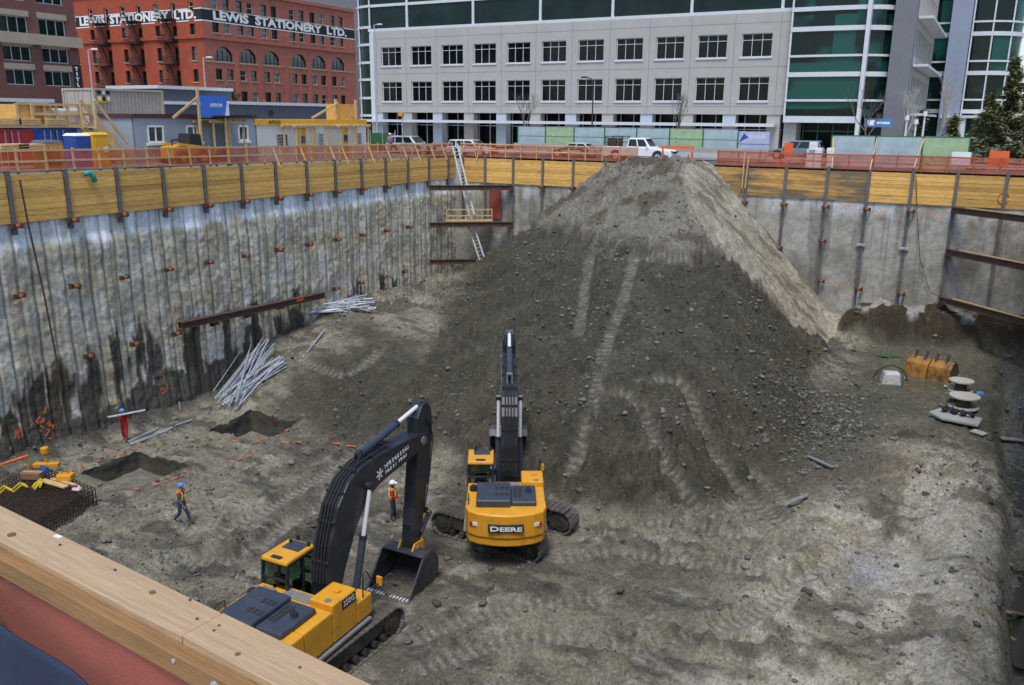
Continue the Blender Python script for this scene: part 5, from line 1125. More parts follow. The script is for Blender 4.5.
# yellow digging bucket lying on the wet ground
c = dropz(930, 377); t = thing('excavator_bucket', 'rusty yellow digging bucket with four teeth lying on wet ground', 'bucket', c + Vector((0, 0, -.05)), R(-20)); yb_ = pm('rusty_yellow', (.42, .20, .025), .65, .3, 3, dirt=(.10, .045, .02), dscale=1.6, dlo=.42, dhi=.62)
m = MB(); pf = [(-.62, 0), (.62, 0), (.70, .45), (.35, 1.05), (-.1, 1.25), (-.5, .9)]; m.prism(pf, (-1.35, 0, 0), (0, 1, 0), (0, 0, 1), (1.32, 0, 0), yb_); m.prism(pf, (.03, 0, 0), (0, 1, 0), (0, 0, 1), (1.3, 0, 0), yb_); m.build('shell', t, bevel=.05)
for k in range(4): m = MB(); m.bar((-.95 + .62 * k, -.2, 1.1), (-.93 + .62 * k, -.02, 1.62), .12, .14, M['steel_rust']); m.build('tooth', t)
m = MB(); m.prism([(-.66, .02), (.66, .02), (.73, .45), (.36, 1.1), (-.1, 1.3), (-.55, .9)], (1.335, 0, 0), (0, 1, 0), (0, 0, 1), (.04, 0, 0), M['steel_rust']); m.build('side_plate', t, bevel=.01)
# cable drums, tub, slab, etc.
def drum(px, py, label, s):
    c = dropz(px, py); t = thing('cable_drum', label, 'cable drum', c); m = MB(); m.tube((0, 0, .06), (0, 0, .62), .38 * s, M['steel_rust'], 18); m.build('core', t)
    for z in (.0, .6): m = MB(); m.tube((0, 0, z), (0, 0, z + .07), .78 * s, M['palebark'], 22); m.build('flange', t)
drum(960, 392, 'wooden cable drum on the wet ground behind another one', .85); drum(963, 408, 'wooden cable drum with pale flanges nearest the white slab', 1.0)
c = dropz(890, 384); t = thing('tub', 'small whitish tub with a dark hose arched over it', 'tub', c, .3); m = MB(); m.box((0, 0, .38), (1.1, .9, .75), pm('dirty_white_plastic', (.5, .5, .47), .6, .2, 3, dirt=(.2, .16, .12), dscale=2), taper=.8); m.build('tub_body', t, bevel=.09)
m = MB(); m.path([(.95 * math.cos(a) , .1, .1 + 1.0 * math.sin(a)) for a in np.linspace(.1, 3.0, 14)], .035, M['rubber'], 6); m.build('hose_loop', t)
c = dropz(955, 420); t = thing('slab', 'pale broken concrete slab lying tilted with black bundles on it', 'slab', c + Vector((0, 0, .18)), R(-12)); m = MB(); m.prism([(-1.25, -.25), (-.5, -.75), (1.25, -.65), (1.2, .35), (-.9, .55)], (0, 0, -.06), (1, 0, 0), (0, 1, .1), (0, 0, .13), M['sidewalk']); m.build('slab_body', t, bevel=.02)
for i, (dx, dy, lb) in enumerate(((-.35, .2, 'black bundle on the pale slab, left one'), (.15, .05, 'black bundle on the pale slab, middle one'), (.55, -.1, 'small dark bundle on the right of the pale slab'))):
    m = MB(); p = c + Vector((dx, dy, .28)); m.path([p + Vector((-.3, 0, .05)), p + Vector((-.1, .05, .2)), p + Vector((.1, -.03, .22)), p + Vector((.28, .02, .06))], .15 - .02 * i, M['rubber'], 8); tag(m.build('tarp_bundle', smooth=True), lb, 'bundle')
def plank(a, b, w, label, mat='palebark'):
    a = dropz(*a) + ZUP * .12; b = dropz(*b) + ZUP * .12; m = MB(); m.bar(a, b, w, .06, M[mat]); tag(m.build('plank'), label, 'plank')
plank((944, 388), (966, 391), .3, 'pale plank lying under the rusty yellow bucket'); plank((972, 433), (985, 437), .5, 'short pale plank right of the white slab'); plank((1000, 440), (1022, 444), .4, 'pale plank on the brown spoil by the trench')
plank((807, 459), (833, 470), .2, 'grey weathered plank half buried in the rubble', 'mattgrey'); plank((781, 509), (808, 497), .2, 'pale grey plank lying on the tracked dirt', 'mattgrey'); plank((1010, 567), (1024, 572), .18, 'reddish plank in the trench at the right edge', 'lumber'); plank((1012, 642), (1024, 647), .18, 'lowest reddish plank in the trench at the right edge', 'lumber')
plank((1008, 615), (1024, 620), .18, 'reddish plank midway down the trench at the right edge', 'lumber')
c = dropz(980, 395); m = MB(); m.box(c + ZUP * .1, (.5, .3, .2), M['hatblue'], rz=.4, taper=.6); tag(m.build('plastic_wrap', bevel=.05), 'small pale blue plastic wrap on the wet ground', 'wrap')
# ================================================================== building helpers
def facade(o, U, N, u0, u1, z0, z1, holes, mat, depth=.35, m=None):
    """wall face with real openings; holes = (ua, ub, za, zb)"""
    m = m or MB(); o = Vector((*o, 0)); U = Vector((*U, 0)); N = Vector((*N, 0))
    us = sorted(set([u0, u1] + [v for h in holes for v in h[:2]])); zz = sorted(set([z0, z1] + [v for h in holes for v in h[2:4]]))
    P = lambda u, z, d=0: o + U * u + ZUP * z + N * d
    for a, b in zip(us, us[1:]):
        run = None
        for c, d in zip(zz, zz[1:]):
            if any(h[0] <= a + 1e-6 and h[1] >= b - 1e-6 and h[2] <= c + 1e-6 and h[3] >= d - 1e-6 for h in holes):
                continue
            m.add([P(a, c), P(b, c), P(b, d), P(a, d)], [(0, 1, 2, 3)], mat)
    for a, b, c, d in [h[:4] for h in holes]:
        m.add([P(a, c), P(b, c), P(b, c, -depth), P(a, c, -depth)], [(0, 1, 2, 3)], mat); m.add([P(a, d), P(b, d), P(b, d, -depth), P(a, d, -depth)], [(3, 2, 1, 0)], mat)
        m.add([P(a, c), P(a, d), P(a, d, -depth), P(a, c, -depth)], [(3, 2, 1, 0)], mat); m.add([P(b, c), P(b, d), P(b, d, -depth), P(b, c, -depth)], [(0, 1, 2, 3)], mat)
    return m
def windowpart(parent, o, U, N, a, b, c, d, nv, hb, dep, frame, glass, fw=.07, arch=False, sill=None):
    """one window: glass with its frame bars as a sub-part"""
    o = Vector((*o, 0)); U = Vector((*U, 0)); N = Vector((*N, 0)); P = lambda u, z, q=0: o + U * u + ZUP * z + N * q
    m = MB()
    if arch:
        r = (b - a) / 2; cu = (a + b) / 2; pts = [P(a, c, -dep), P(b, c, -dep)] + [P(cu + r * math.cos(t), d - r + r * math.sin(t), -dep) for t in np.linspace(0, math.pi, 13)]
        m.add(pts, [tuple(range(len(pts)))], glass)
    else: m.add([P(a, c, -dep), P(b, c, -dep), P(b, d, -dep), P(a, d, -dep)], [(0, 1, 2, 3)], glass)
    w = m.build('window', parent, fixn=False)
    f = MB(); q = -dep + .05
    for u in (a + fw / 2, b - fw / 2): f.bar(P(u, c, q), P(u, d - ((b - a) / 2 if arch else 0), q), fw, .08, frame, up=N)
    for z in (c + fw / 2, d - fw / 2) if not arch else (c + fw / 2, d - (b - a) / 2): f.bar(P(a, z, q + .005), P(b, z, q + .005), fw, .08, frame, up=N)
    for k in range(1, nv): u = a + (b - a) * k / nv; f.bar(P(u, c, q - .004), P(u, d - (.0 if not arch else .15 * (b - a)), q - .004), fw * .7, .07, frame, up=N)
    for hz in hb: z = c + (d - c) * hz; f.bar(P(a, z, q + .002), P(b, z, q + .002), fw * .7, .07, frame, up=N)
    if arch:
        r = (b - a) / 2 - fw / 2; cu = (a + b) / 2; f.path([P(cu + r * math.cos(t), d - (b - a) / 2 + r * math.sin(t), q) for t in np.linspace(0, math.pi, 13)], fw * .55, frame, 5)
    if sill is not None: f.bar(P(a - .12, c - .07, .02), P(b + .12, c - .07, .02), .16, .16, sill, up=N)
    f.build('frame', w); return w
M['precast'] = pm('precast_panels', (.42, .408, .38), .8, .07, .7, dirt=(.38, .365, .335), dscale=.25, dlo=.5, dhi=.75)
M['tealglass'] = pm('dark_teal_glass', (.006, .020, .019), .06, .6, .3, spec=.22)
def paneglass(name, c1, c2, step, thr):
    m = bpy.data.materials.new(name); m.use_nodes = True; n = m.node_tree.nodes; l = m.node_tree.links; b = n['Principled BSDF']
    b.inputs['Roughness'].default_value = .06; b.inputs['Specular IOR Level'].default_value = .25
    tc = n.new('ShaderNodeTexCoord'); sn = n.new('ShaderNodeVectorMath'); sn.operation = 'SNAP'; sn.inputs[1].default_value = step; l.new(tc.outputs['Object'], sn.inputs[0])
    wn = n.new('ShaderNodeTexWhiteNoise'); l.new(sn.outputs[0], wn.inputs['Vector'])
    nz = n.new('ShaderNodeTexNoise'); nz.inputs['Scale'].default_value = .16; nz.inputs['Detail'].default_value = 3; l.new(tc.outputs['Object'], nz.inputs['Vector'])
    ad = n.new('ShaderNodeMath'); ad.operation = 'MULTIPLY_ADD'; l.new(wn.outputs['Value'], ad.inputs[0]); ad.inputs[1].default_value = .28; l.new(nz.outputs['Fac'], ad.inputs[2])
    mr = n.new('ShaderNodeMapRange'); mr.inputs['From Min'].default_value = thr - .03; mr.inputs['From Max'].default_value = thr + .05; l.new(ad.outputs[0], mr.inputs['Value'])
    mx = n.new('ShaderNodeMix'); mx.data_type = 'RGBA'; l.new(mr.outputs[0], mx.inputs[0]); mx.inputs[6].default_value = (*c1, 1); mx.inputs[7].default_value = (*c2, 1); l.new(mx.outputs[2], b.inputs['Base Color']); return m
M['greenglass'] = paneglass('teal_glass_painted_reflections', (.004, .013, .013), (.010, .078, .066), (1.9, 60, 4.22), .66)  # teal and dark panes paint sky and tree reflections into the glass colour
M['alu'] = pm('aluminium_band', (.62, .64, .66), .45, .06, 2)
M['darkcladding'] = pm('dark_grey_cladding', (.17, .175, .19), .7, .08, 1)
M['brick'] = pm('red_brick', (.40, .135, .09), .9, .16, 1.5, dirt=(.32, .11, .08), dscale=.4, dlo=.45, dhi=.7)
M['brick_l'] = pm('orange_red_brick', (.36, .068, .028), .9, .18, 1.5, dirt=(.26, .055, .028), dscale=.35, dlo=.45, dhi=.7)
M['brownbrick'] = pm('brown_brick', (.17, .075, .06), .9, .15, 1.5)
M['bandstone'] = pm('stone_band', (.40, .33, .24), .85, .1, 1)
M['slate'] = pm('slate_blue_siding', (.085, .10, .125), .75, .1, 1.2)
M['signblack'] = pm('painted_sign_black', (.015, .015, .017), .8, .2, 1)
M['officeglass'] = pm('office_window_glass', (.006, .009, .010), .06, .6, .5, spec=.2)
M['litglass'] = pm('reflecting_window_glass', (.05, .075, .085), .06, .6, .8, spec=.8)
# ================================================================== white office building with green glass (far side of the road)
YB = 88.0
B = thing('office_building', 'pale precast office building with green glass bays across the road', 'building', (-43, YB, 13.3))
Bl = Vector((-43, YB, 13.3))
def offs(p): return Vector(p) - Bl
class Sub(MB):
    def build(s, name, parent=None, off=None, **k):
        if off is not None: s.v = [tuple(Vector(v) - off) for v in s.v]
        return MB.build(s, name, parent, **k)
def shift(o, off):
    for x in [o] + list(o.children_recursive):
        x.data.transform(Matrix.Translation(-off))
    return o
x0b, x1b = -68.3, -18.45; zt0 = 26.45; zb0 = 17.0
bay = (-23.1 + 66.96) / 10
holes = []
for k in range(11):
    a = -66.96 + bay * k
    for c, d in ((22.42, 24.6), (18.28, 20.58)): holes.append((a, a + 2.95, c, d))
m = facade((0, YB), (1, 0), (0, -1), x0b, x1b, zb0, zt0, holes, M['precast'], .3)
m.bb(x0b, x1b, YB + .31, YB + 1, zt0 - .4, zt0, M['precast']); m.bb(x0b, x1b, YB + .02, YB + 4, zb0 - .02, zb0 + .25, M['precast'])
shift(m.build('facade_wall', B), Bl)
m = MB()
for k in range(12):
    x = -66.96 + bay * k - .72
    if x < x1b: m.bb(x - .02, x + .02, YB - .006, YB + .01, zb0, zt0, M['darkcladding'])
for z in (21.5, 17.75, 25.55): m.bb(x0b, x1b, YB - .005, YB + .01, z - .02, z + .02, M['darkcladding'])
shift(m.build('panel_joint', B), Bl)
for h in holes:
    shift(windowpart(B, (0, YB), (1, 0), (0, -1), *h, 3, (.72,), .26, M['alu'], M['officeglass'], .07, False, M['alu']), Bl)
# ground floor colonnade
for k in range(12):
    x = -66.96 + bay * k - .75
    m = MB(); m.bb(x - .65, x + .65, YB + .1, YB + 1.2, 13.2, 16.98, M['precast'] if k % 2 else pm('pale_blue_column', (.45, .50, .56), .7, .05, 1)); shift(m.build('column', B), Bl)
m = MB(); m.bb(x0b, x1b, YB + 2.0, YB + 2.1, 13.2, 17.0, M['officeglass']); shift(m.build('shopfront_glass', B), Bl)
m = MB()
for k in range(33): x = x0b + .6 + k * 1.5; m.bb(x - .04, x + .04, YB + 1.9, YB + 2.0, 13.2, 17.0, M['alu'])
m.bb(x0b, x1b, YB + 1.88, YB + 1.99, 15.5, 15.58, M['alu']); shift(m.build('shopfront_frame', B), Bl)
m = MB(); m.bb(x0b - 1.3, x1b - .6, YB - 1.3, YB - .9, 15.85, 16.15, M['alu']); m.bb(x0b - 1.3, x1b - .6, YB - .9, YB - .01, 16.0, 16.08, M['alu']); shift(m.build('canopy', B), Bl)
# glass storeys above the precast wall
m = MB(); m.bb(x0b - .6, x1b, YB + .35, YB + .45, zt0 + .3, 34, M['tealglass']); shift(m.build('upper_glass', B), Bl)
m = MB(); m.bb(x0b - .6, x1b, YB + .05, YB + .36, zt0 + .001, zt0 + .32, M['alu']); m.bb(x0b - .6, x1b, YB + .2, YB + .35, 29.25, 29.55, M['alu'])
for x in (-63.2, -54.0, -45.4, -36.9, -28.4, -19.5): m.bb(x - .14, x + .14, YB + .19, YB + .34, zt0 + .32, 34, M['alu'])
m.bb(x0b - .6, x1b, YB + .2, YB + .34, 33.0, 33.2, M['alu'])
shift(m.build('glazing_band', B), Bl)
# rounded glass corner at the left end
def arcglass(name, c, r, a0, a1, z0, z1, bands, mulls, glass, n=14, th=.12):
    pts = [(c[0] + r * math.cos(a), c[1] + r * math.sin(a)) for a in np.linspace(a0, a1, n)]; m = MB(); vs = []; fs = []
    for i, p in enumerate(pts):
        vs += [(*p, z0), (*p, z1)]
        if i: fs.append((2 * i - 2, 2 * i, 2 * i + 1, 2 * i - 1))
    m.add(vs, fs, glass); shift(m.build(name, B, fixn=False), Bl); m = MB()
    for (z, h) in bands:
        q = [(c[0] + (r + .08) * math.cos(a), c[1] + (r + .08) * math.sin(a), z) for a in np.linspace(a0, a1, n)]
        for a, b in zip(q, q[1:]): m.bar(a, b, .2, h, M['alu'])
    for a in mulls: m.bar((c[0] + (r + .06) * math.cos(a), c[1] + (r + .06) * math.sin(a), z0), (c[0] + (r + .06) * math.cos(a), c[1] + (r + .06) * math.sin(a), z1), .16, .16, M['alu'])
    shift(m.build('glazing_band', B), Bl)
arcglass('corner_glass', (-68.6, YB + 4.4), 4.1, R(-90), R(-185), 13.3, 34, [(zz, .28) for zz in (16.6, 18.7, 20.9, 22.9, 25.0, 27.0, 29.4, 32)], [R(-92), R(-125), R(-158)], M['tealglass'])
m = MB(); m.bb(x0b - .15, x0b + .25, YB - .12, YB + .6, 13.3, zt0, M['alu']); shift(m.build('corner_post', B), Bl)
# right-hand curved green bay
gz = [ony(830, yy, YB).z for yy in (9, 29, 56, 74.5, 100.5, 119)]
arcglass('bay_glass', (-16.6, YB + 30.0), 30.6, R(-93.3), R(-80.4), 16.9, 34, [(gz[0], .38), (gz[1], .42), (gz[2], .2), (gz[3], .42), (gz[4], .2), (gz[5] - .05, .6), (29.6, .4), (31.6, .3)], [R(-93.2), R(-80.5)], M['greenglass'], 18)
arcglass('bay_glass', (-12.6, YB + 3.2), 3.35, R(-76), R(-8), 16.9, 34, [(gz[0], .38), (gz[1], .42), (gz[2], .2), (gz[3], .42), (gz[4], .2), (29.6, .4), (31.6, .3)], [R(-76)], M['greenglass'], 10)
m = MB(); m.bb(-11.75, -11.4, YB - .75, YB + .1, 13.3, 34, M['alu']); shift(m.build('bay_post', B), Bl)
m = MB(); m.bb(x1b, -11.3, YB + 2.6, YB + 2.8, 13.2, 16.7, M['officeglass']); m.bb(-18.4, -17.2, YB, YB + 2.4, 13.2, 16.9, M['precast']); shift(m.build('entrance_recess', B), Bl)
m = MB(); gf = pm('green_door_frame', (.02, .14, .07), .5, .1, 2)
for x in (-17, -15.6, -14.2, -12.8): m.bb(x - .06, x + .06, YB + 2.45, YB + 2.59, 13.2, 16.6, gf)
m.bb(-17, -11.5, YB + 2.44, YB + 2.58, 15.4, 15.55, gf); shift(m.build('entrance_frame', B), Bl)
# dark cladding fin and the pale side wing with canopies
m = MB(); m.bb(-9.6, -7.75, YB + .6, YB + 2.2, 13.2, 36, M['darkcladding']); shift(m.build('cladding_fin', B), Bl)
whs = [(YB + 3.5 + 2.6 * k, YB + 5.2 + 2.6 * k, c, c + 2.4) for k in range(8) for c in (18.2, 22.4, 26.4)]
m = facade((-7.8, 0), (0, 1), (1, 0), YB + 2.2, YB + 26, 13.2, 36, whs, M['precast'], .3); shift(m.build('side_wing', B), Bl)
for h in whs: shift(windowpart(B, (-7.8, 0), (0, 1), (1, 0), *h, 2, (), .26, M['alu'], M['officeglass']), Bl)
for z in (17.0, 21.4, 25.6):
    m = MB(); m.bb(-7.75, -6.5, YB + 2.8, YB + 25, z, z + .22, M['alu']); shift(m.build('sun_canopy', B), Bl)
m = MB(); m.bb(-11.0, -8.6, YB - .78, YB - .7, 15.95, 16.7, pm('sign_blue', (.06, .22, .5), .5, .05, 2)); sg = shift(m.build('sign_board', B), Bl)
m = MB(); m.bb(-10.7, -10.1, YB - .81, YB - .785, 16.1, 16.55, M['white']); m.bb(-9.9, -8.8, YB - .81, YB - .785, 16.22, 16.42, M['white']); shift(m.build('sign_stripe', sg), Bl)
# back body so that light does not leak
m = MB(); m.bb(x0b, -9.7, YB + 4.6, YB + 26, 13.2, 34, M['darkcladding']); m.bb(x0b - 3, -9.7, YB + .5, YB + 26, 34, 34.4, M['darkcladding']); shift(m.build('core', B), Bl)
# ================================================================== glass tower on the right
TX = ony(955, 60, 118); B2 = thing('glass_tower', 'curved teal glass tower behind the evergreens at the upper right', 'building', (TX.x, 118, 13.3)); Bl = Vector((TX.x, 118, 13.3)); B = B2
tz = [ony(985, yy, 115).z for yy in (17, 26, 40, 52, 74, 91)]; lo = ony(985, 92, 115).z
fl = [13.4 + 4.25 * k for k in range(9)]
bands = []
for z in fl: bands += [(z, .45), (z + 1.3, .2)]
rT = ony(1018, 60, 126).x - TX.x - 2.2; arcglass('tower_glass', (TX.x + 2.2, 115.2 + rT), rT, R(-100), R(5), 13.2, 43, bands, [R(-99), R(-72), R(-42), R(-12)], M['greenglass'], 22)
m = MB(); m.bb(TX.x - 16, TX.x - .1, 115.6, 115.7, 13.2, 38, M['greenglass']); shift(m.build('tower_glass', B2), Bl)
m = MB()
for z in fl[:-1]: m.bb(TX.x - 16, TX.x - .2, 115.42, 115.6, z - .2, z + .25, M['alu']); m.bb(TX.x - 16, TX.x - .2, 115.45, 115.6, z + 1.2, z + 1.4, M['alu'])
for x in (-3.6, -6.6, -9.8): m.bb(TX.x + x - .12, TX.x + x + .12, 115.38, 115.58, 13.2, 38, M['alu'])
shift(m.build('glazing_band', B2), Bl)
pb = pm('blue_grey_pier', (.26, .31, .40), .6, .06, 1)
m = MB(); pL, pR = ony(938, 120, 113.8), ony(958, 120, 113.8); m.bb(pL.x, pR.x, 113.9, 115.3, 13.2, 46, pb); shift(m.build('pier', B2), Bl)
m = MB(); m.bb(TX.x - 16, TX.x + 2, 120, 136, 13.2, 43, M['darkcladding']); shift(m.build('core', B2), Bl)
m = MB(); m.bb(TX.x - .5, TX.x + 8, 113.0, 116, 16.9, 17.2, M['alu']); shift(m.build('canopy', B2), Bl)
for k in range(2):
    m = MB(); m.tube((TX.x + 1.8 + 4 * k, 113.6, 13.2), (TX.x + 1.8 + 4 * k, 113.6, 16.9), .4, M['alu'], 14); shift(m.build('column', B2), Bl)
# ================================================================== red brick warehouse with its painted sign
XB = -105.0; cy0 = onx(205, 60, XB).y; cy1 = onx(352, 60, XB).y; zt = onx(346, 8.5, XB).z
B = thing('brick_warehouse', 'red brick warehouse with a painted white on black sign band and fire escapes', 'building', (XB, cy0, 13.3)); Bl = Vector((XB, cy0, 13.3))
def zx(px, py): return onx(px, py, XB).z
holes = []; arches = []; wins = []
cols = [224, 247.9, 271.5, 298.8, 318.5, 337.8]
ycs = [onx(c, 60, XB).y for c in cols]; hw = 1.85
rowz = dict(top=(zx(224, 10.5), zx(224, 0) + .2), mid=(zx(224, 33.5), zx(224, 22.5)), arch=(zx(224, 62), zx(224, 46.8)), low=(zx(224, 80), zx(224, 69)), base=(zx(272, 103), zx(272, 92.5)))
for yc in ycs:
    for kx in ('top', 'mid', 'low', 'base'):
        for s in (-1, 1): wins.append((yc + s * 1.12 - .66, yc + s * 1.12 + .66, *rowz[kx]))
    arches.append((yc - hw, yc + hw, *rowz['arch']))
m = facade((XB, 0), (0, 1), (1, 0), cy0, cy1 + 1, 13.2, zt, wins + arches, M['brick'], .4)
for a, b, c, d in arches:
    r = (b - a) / 2; cu = (a + b) / 2
    for s in (0, 1):
        ang = np.linspace(0, math.pi / 2, 8); q = [(XB, cu + (r * math.cos(t) if s else -r * math.cos(t)), d - r + r * math.sin(t)) for t in ang]; cnr = (XB, b if s else a, d)
        for p1, p2 in zip(q, q[1:]): m.add([cnr, p1, p2], [(0, 1, 2)], M['brick'])
for kx, hh in (('mid', -1.0), ('arch', -.05)): pass
zc = zx(224, 38.5); m.bb(XB + .001, XB + .25, cy0 - .2, cy1 + 1, zc - .25, zc + .2, M['brick']); m.bb(XB + .001, XB + .3, cy0 - .25, cy1 + 1, zt - .5, zt, M['brick'])
zl = zx(224, 61.2); m.bb(XB + .001, XB + .06, cy0, cy1 + 1, zl - .3, zl - .05, pm('faded_buff_band', (.42, .28, .14), .9, .2, 1))
for yc in [(a + b) / 2 for a, b in zip(ycs, ycs[1:])] : m.bb(XB + .001, XB + .15, yc - .42, yc + .42, 13.2, rowz['arch'][0] + 1.2, M['brick'])
shift(m.build('wall', B), Bl)
for i, h in enumerate(wins): shift(windowpart(B, (XB, 0), (0, 1), (1, 0), *h, 1, (.5,), .3, M['signblack'] if i % 3 else M['alu'], M['litglass'] if (i * 7) % 5 < 3 else M['officeglass'], .08, False, M['bandstone']), Bl)
for i, h in enumerate(arches): shift(windowpart(B, (XB, 0), (0, 1), (1, 0), *h, 4, (.35,), .3, M['signblack'], M['litglass'], .07, True, M['bandstone']), Bl)
s0, s1 = zx(224, 22.2), zx(224, 11.7)
xl = XB - 29.0; dz0 = s1 - s0
# near-left face of the warehouse (faces the viewer)
wl = []; zcol = {}
def zyl(px, py): return ony(px, py, cy0)
for px in (76.8, 94.4, 126, 159.6, 194): 
    xc = zyl(px, 50).x
    for (ya, yb_) in ((14, 3.5), (36.6, 25.6), (61.5, 48), (82.5, 70)): wl.append((xc - .55, xc + .55, zyl(159.6, ya).z, zyl(159.6, yb_).z))
for px in (109.8, 142, 176.5):
    xc = zyl(px, 50).x
    for (ya, yb_) in ((20, 4), (44, 27), (66, 48), (88, 71)): wl.append((xc - .5, xc + .5, zyl(159.6, ya).z, zyl(159.6, yb_).z))
xe = zyl(74, 40).x - .6
m = facade((0, cy0), (1, 0), (0, -1), xe, XB, 13.2, zt, wl, M['brick_l'], .4); m.bb(xe, XB + .2, cy0 - .25, cy0 - .001, zc - .25, zc + .2, M['brick_l']); m.bb(xe, XB + .3, cy0 - .3, cy0 - .002, zt - .5, zt, M['brick_l'])
m.bb(xe, XB - 1, cy0 + 1.2, cy1, 13.2, zt - .3, M['signblack']); shift(m.build('wall', B), Bl)
for i, h in enumerate(wl): shift(windowpart(B, (0, cy0), (1, 0), (0, -1), *h, 1, (.5,), .3, M['signblack'] if i % 4 else M['alu'], M['officeglass'] if i >= 20 or i % 3 else M['litglass'], .08, False, M['bandstone'] if i < 20 else None), Bl)
# painted sign band on both faces, with white edge lines
def band_(face):
    m = MB(); hs = sorted([(h[0], h[1]) for h in (wl if face == 'l' else wins) if h[2] < s1 and h[3] > s0])
    lo_, hi_ = (xe + 1.0, XB) if face == 'l' else (cy0, cy1 + .9); cur = lo_
    def put(a, b, z0, z1, d, mat):
        if face == 'l': m.bb(a, b, cy0 - d, cy0 - .003, z0, z1, mat)
        else: m.bb(XB + .003, XB + d, a, b, z0, z1, mat)
    for a, b in hs + [(hi_, hi_)]:
        if a > cur: put(cur, a, s0, s1, .02, M['signblack']); put(cur, a, s0 - .16, s0, .021, M['white']); put(cur, a, s1, s1 + .14, .021, M['white'])
        cur = max(cur, b)
    return shift(m.build('painted_sign', B), Bl)
sgr = band_('r'); sgl = band_('l'); lh = (s1 - s0)
def sub_text(par, *a, **k): o = text(*a, **k); o.data.transform(Matrix.Translation(-Bl)); o.parent = par
ya, yb_ = onx(213, 20, XB).y, onx(346.5, 40, XB).y
sub_text(sgr, 'lettering', 'LEWIS  STATIONERY  LTD.', lh * 1.12, (XB + .05, (ya + yb_) / 2, (s0 + s1) / 2), (0, 1, 0), (0, 0, 1), M['white'], None, .01, yb_ - ya, 0, .075)
xa, xb_ = zyl(80.5, 28).x, zyl(196, 15).x
sub_text(sgl, 'lettering', 'LEWIS  STATIONERY  LTD.', lh * 1.12, ((xa + xb_) / 2, cy0 - .05, (s0 + s1) / 2), (1, 0, 0), (0, 0, 1), M['white'], None, .01, xb_ - xa, 0, .075)
# fire escapes
for i, px in enumerate((109.8, 142, 176.5)):
    xc = zyl(px, 50).x - .5
    fe = MB(); levels = [zyl(159.6, v).z for v in (42.5, 64.5, 86.5)] + [zyl(159.6, 20).z]; levels.sort()
    for z in levels:
        fe.bb(xc - 2.0, xc + 1.0, cy0 - 1.3, cy0 - .02, z - .12, z, M['signblack'])
        for zz in (.5, 1.0): fe.bar((xc - 2.0, cy0 - 1.28, z + zz), (xc + 1.0, cy0 - 1.28, z + zz), .05, .05, M['signblack'])
        for k in range(12): fe.bar((xc - 2.0 + 3.0 * k / 11, cy0 - 1.28, z), (xc - 2.0 + 3.0 * k / 11, cy0 - 1.28, z + 1.0), .035, .035, M['signblack'])
        for yy in (-.4, -.85):
            for zz in (.5, 1.0): fe.bar((xc - 2, cy0 - 1.28, z + zz), (xc - 2, cy0, z + zz), .05, .05, M['signblack'])
        for sx in (-1.8, .8): fe.bar((xc + sx, cy0 - 1.2, z - .1), (xc + sx, cy0, z - 1.1), .08, .08, M['signblack'])
    for za, zb_ in zip(levels, levels[1:]):
        for yy in (-.95, -.35): fe.bar((xc + .9, cy0 + yy, za), (xc - 1.2, cy0 + yy, zb_), .07, .2, M['signblack'])
        for k in range(10): f = k / 10; fe.bb(xc + .9 - 2.1 * f - .15, xc + .9 - 2.1 * f + .15, cy0 - .94, cy0 - .36, za + (zb_ - za) * f - .03, za + (zb_ - za) * f, M['signblack'])
    shift(fe.build('fire_escape', B), Bl)
m = MB(); m.bb(xe, XB, cy0 + .45, cy1, zt - .3, zt - .1, M['signblack']); shift(m.build('roof', B), Bl)
# ================================================================== brown brick offices at the far left
XL = -75.0; e = onx(79.5, 60, XL).y; B = thing('brick_offices', 'brown brick office block with wide strip windows at the left edge', 'building', (XL, e, 13.3)); Bl = Vector((XL, e, 13.3))
wz = [(onx(40, b, XL).z, onx(40, a, XL).z) for a, b in ((-17, 3), (18.5, 37), (47.5, 62), (70.5, 85.5))]
wins = []
for k in range(5):
    y1_ = e - 1.0 - k * 3.55; 
    for c, d in wz: wins.append((y1_ - 2.55, y1_, c, d))
m = facade((XL, 0), (0, 1), (1, 0), e - 25, e, 13.2, 30, wins, M['brownbrick'], .35)
for c, d in wz: m.bb(XL + .001, XL + .05, e - 25, e - .35, d + .05, d + .45, M['bandstone']) if False else None
z_ = onx(40, 14.5, XL).z; 
m.bb(XL + .002, XL + .4, e - 25, e + .25, onx(60, 44, XL).z - .25, onx(60, 44, XL).z + .65, M['bandstone'])
m.bb(XL - 16, XL - .5, e - 25, e, 13.2, 30, M['brownbrick']); shift(m.build('wall', B), Bl)
for h in wins:
    w = windowpart(B, (XL, 0), (0, 1), (1, 0), *h, 3, (), .28, M['alu'], M['tealglass'], .06); shift(w, Bl)
for h in wins:
    m = MB(); m.bb(XL + .003, XL + .09, h[0] - .1, h[1] + .1, h[3] + .02, h[3] + .5, M['bandstone']); shift(m.build('lintel', B), Bl)
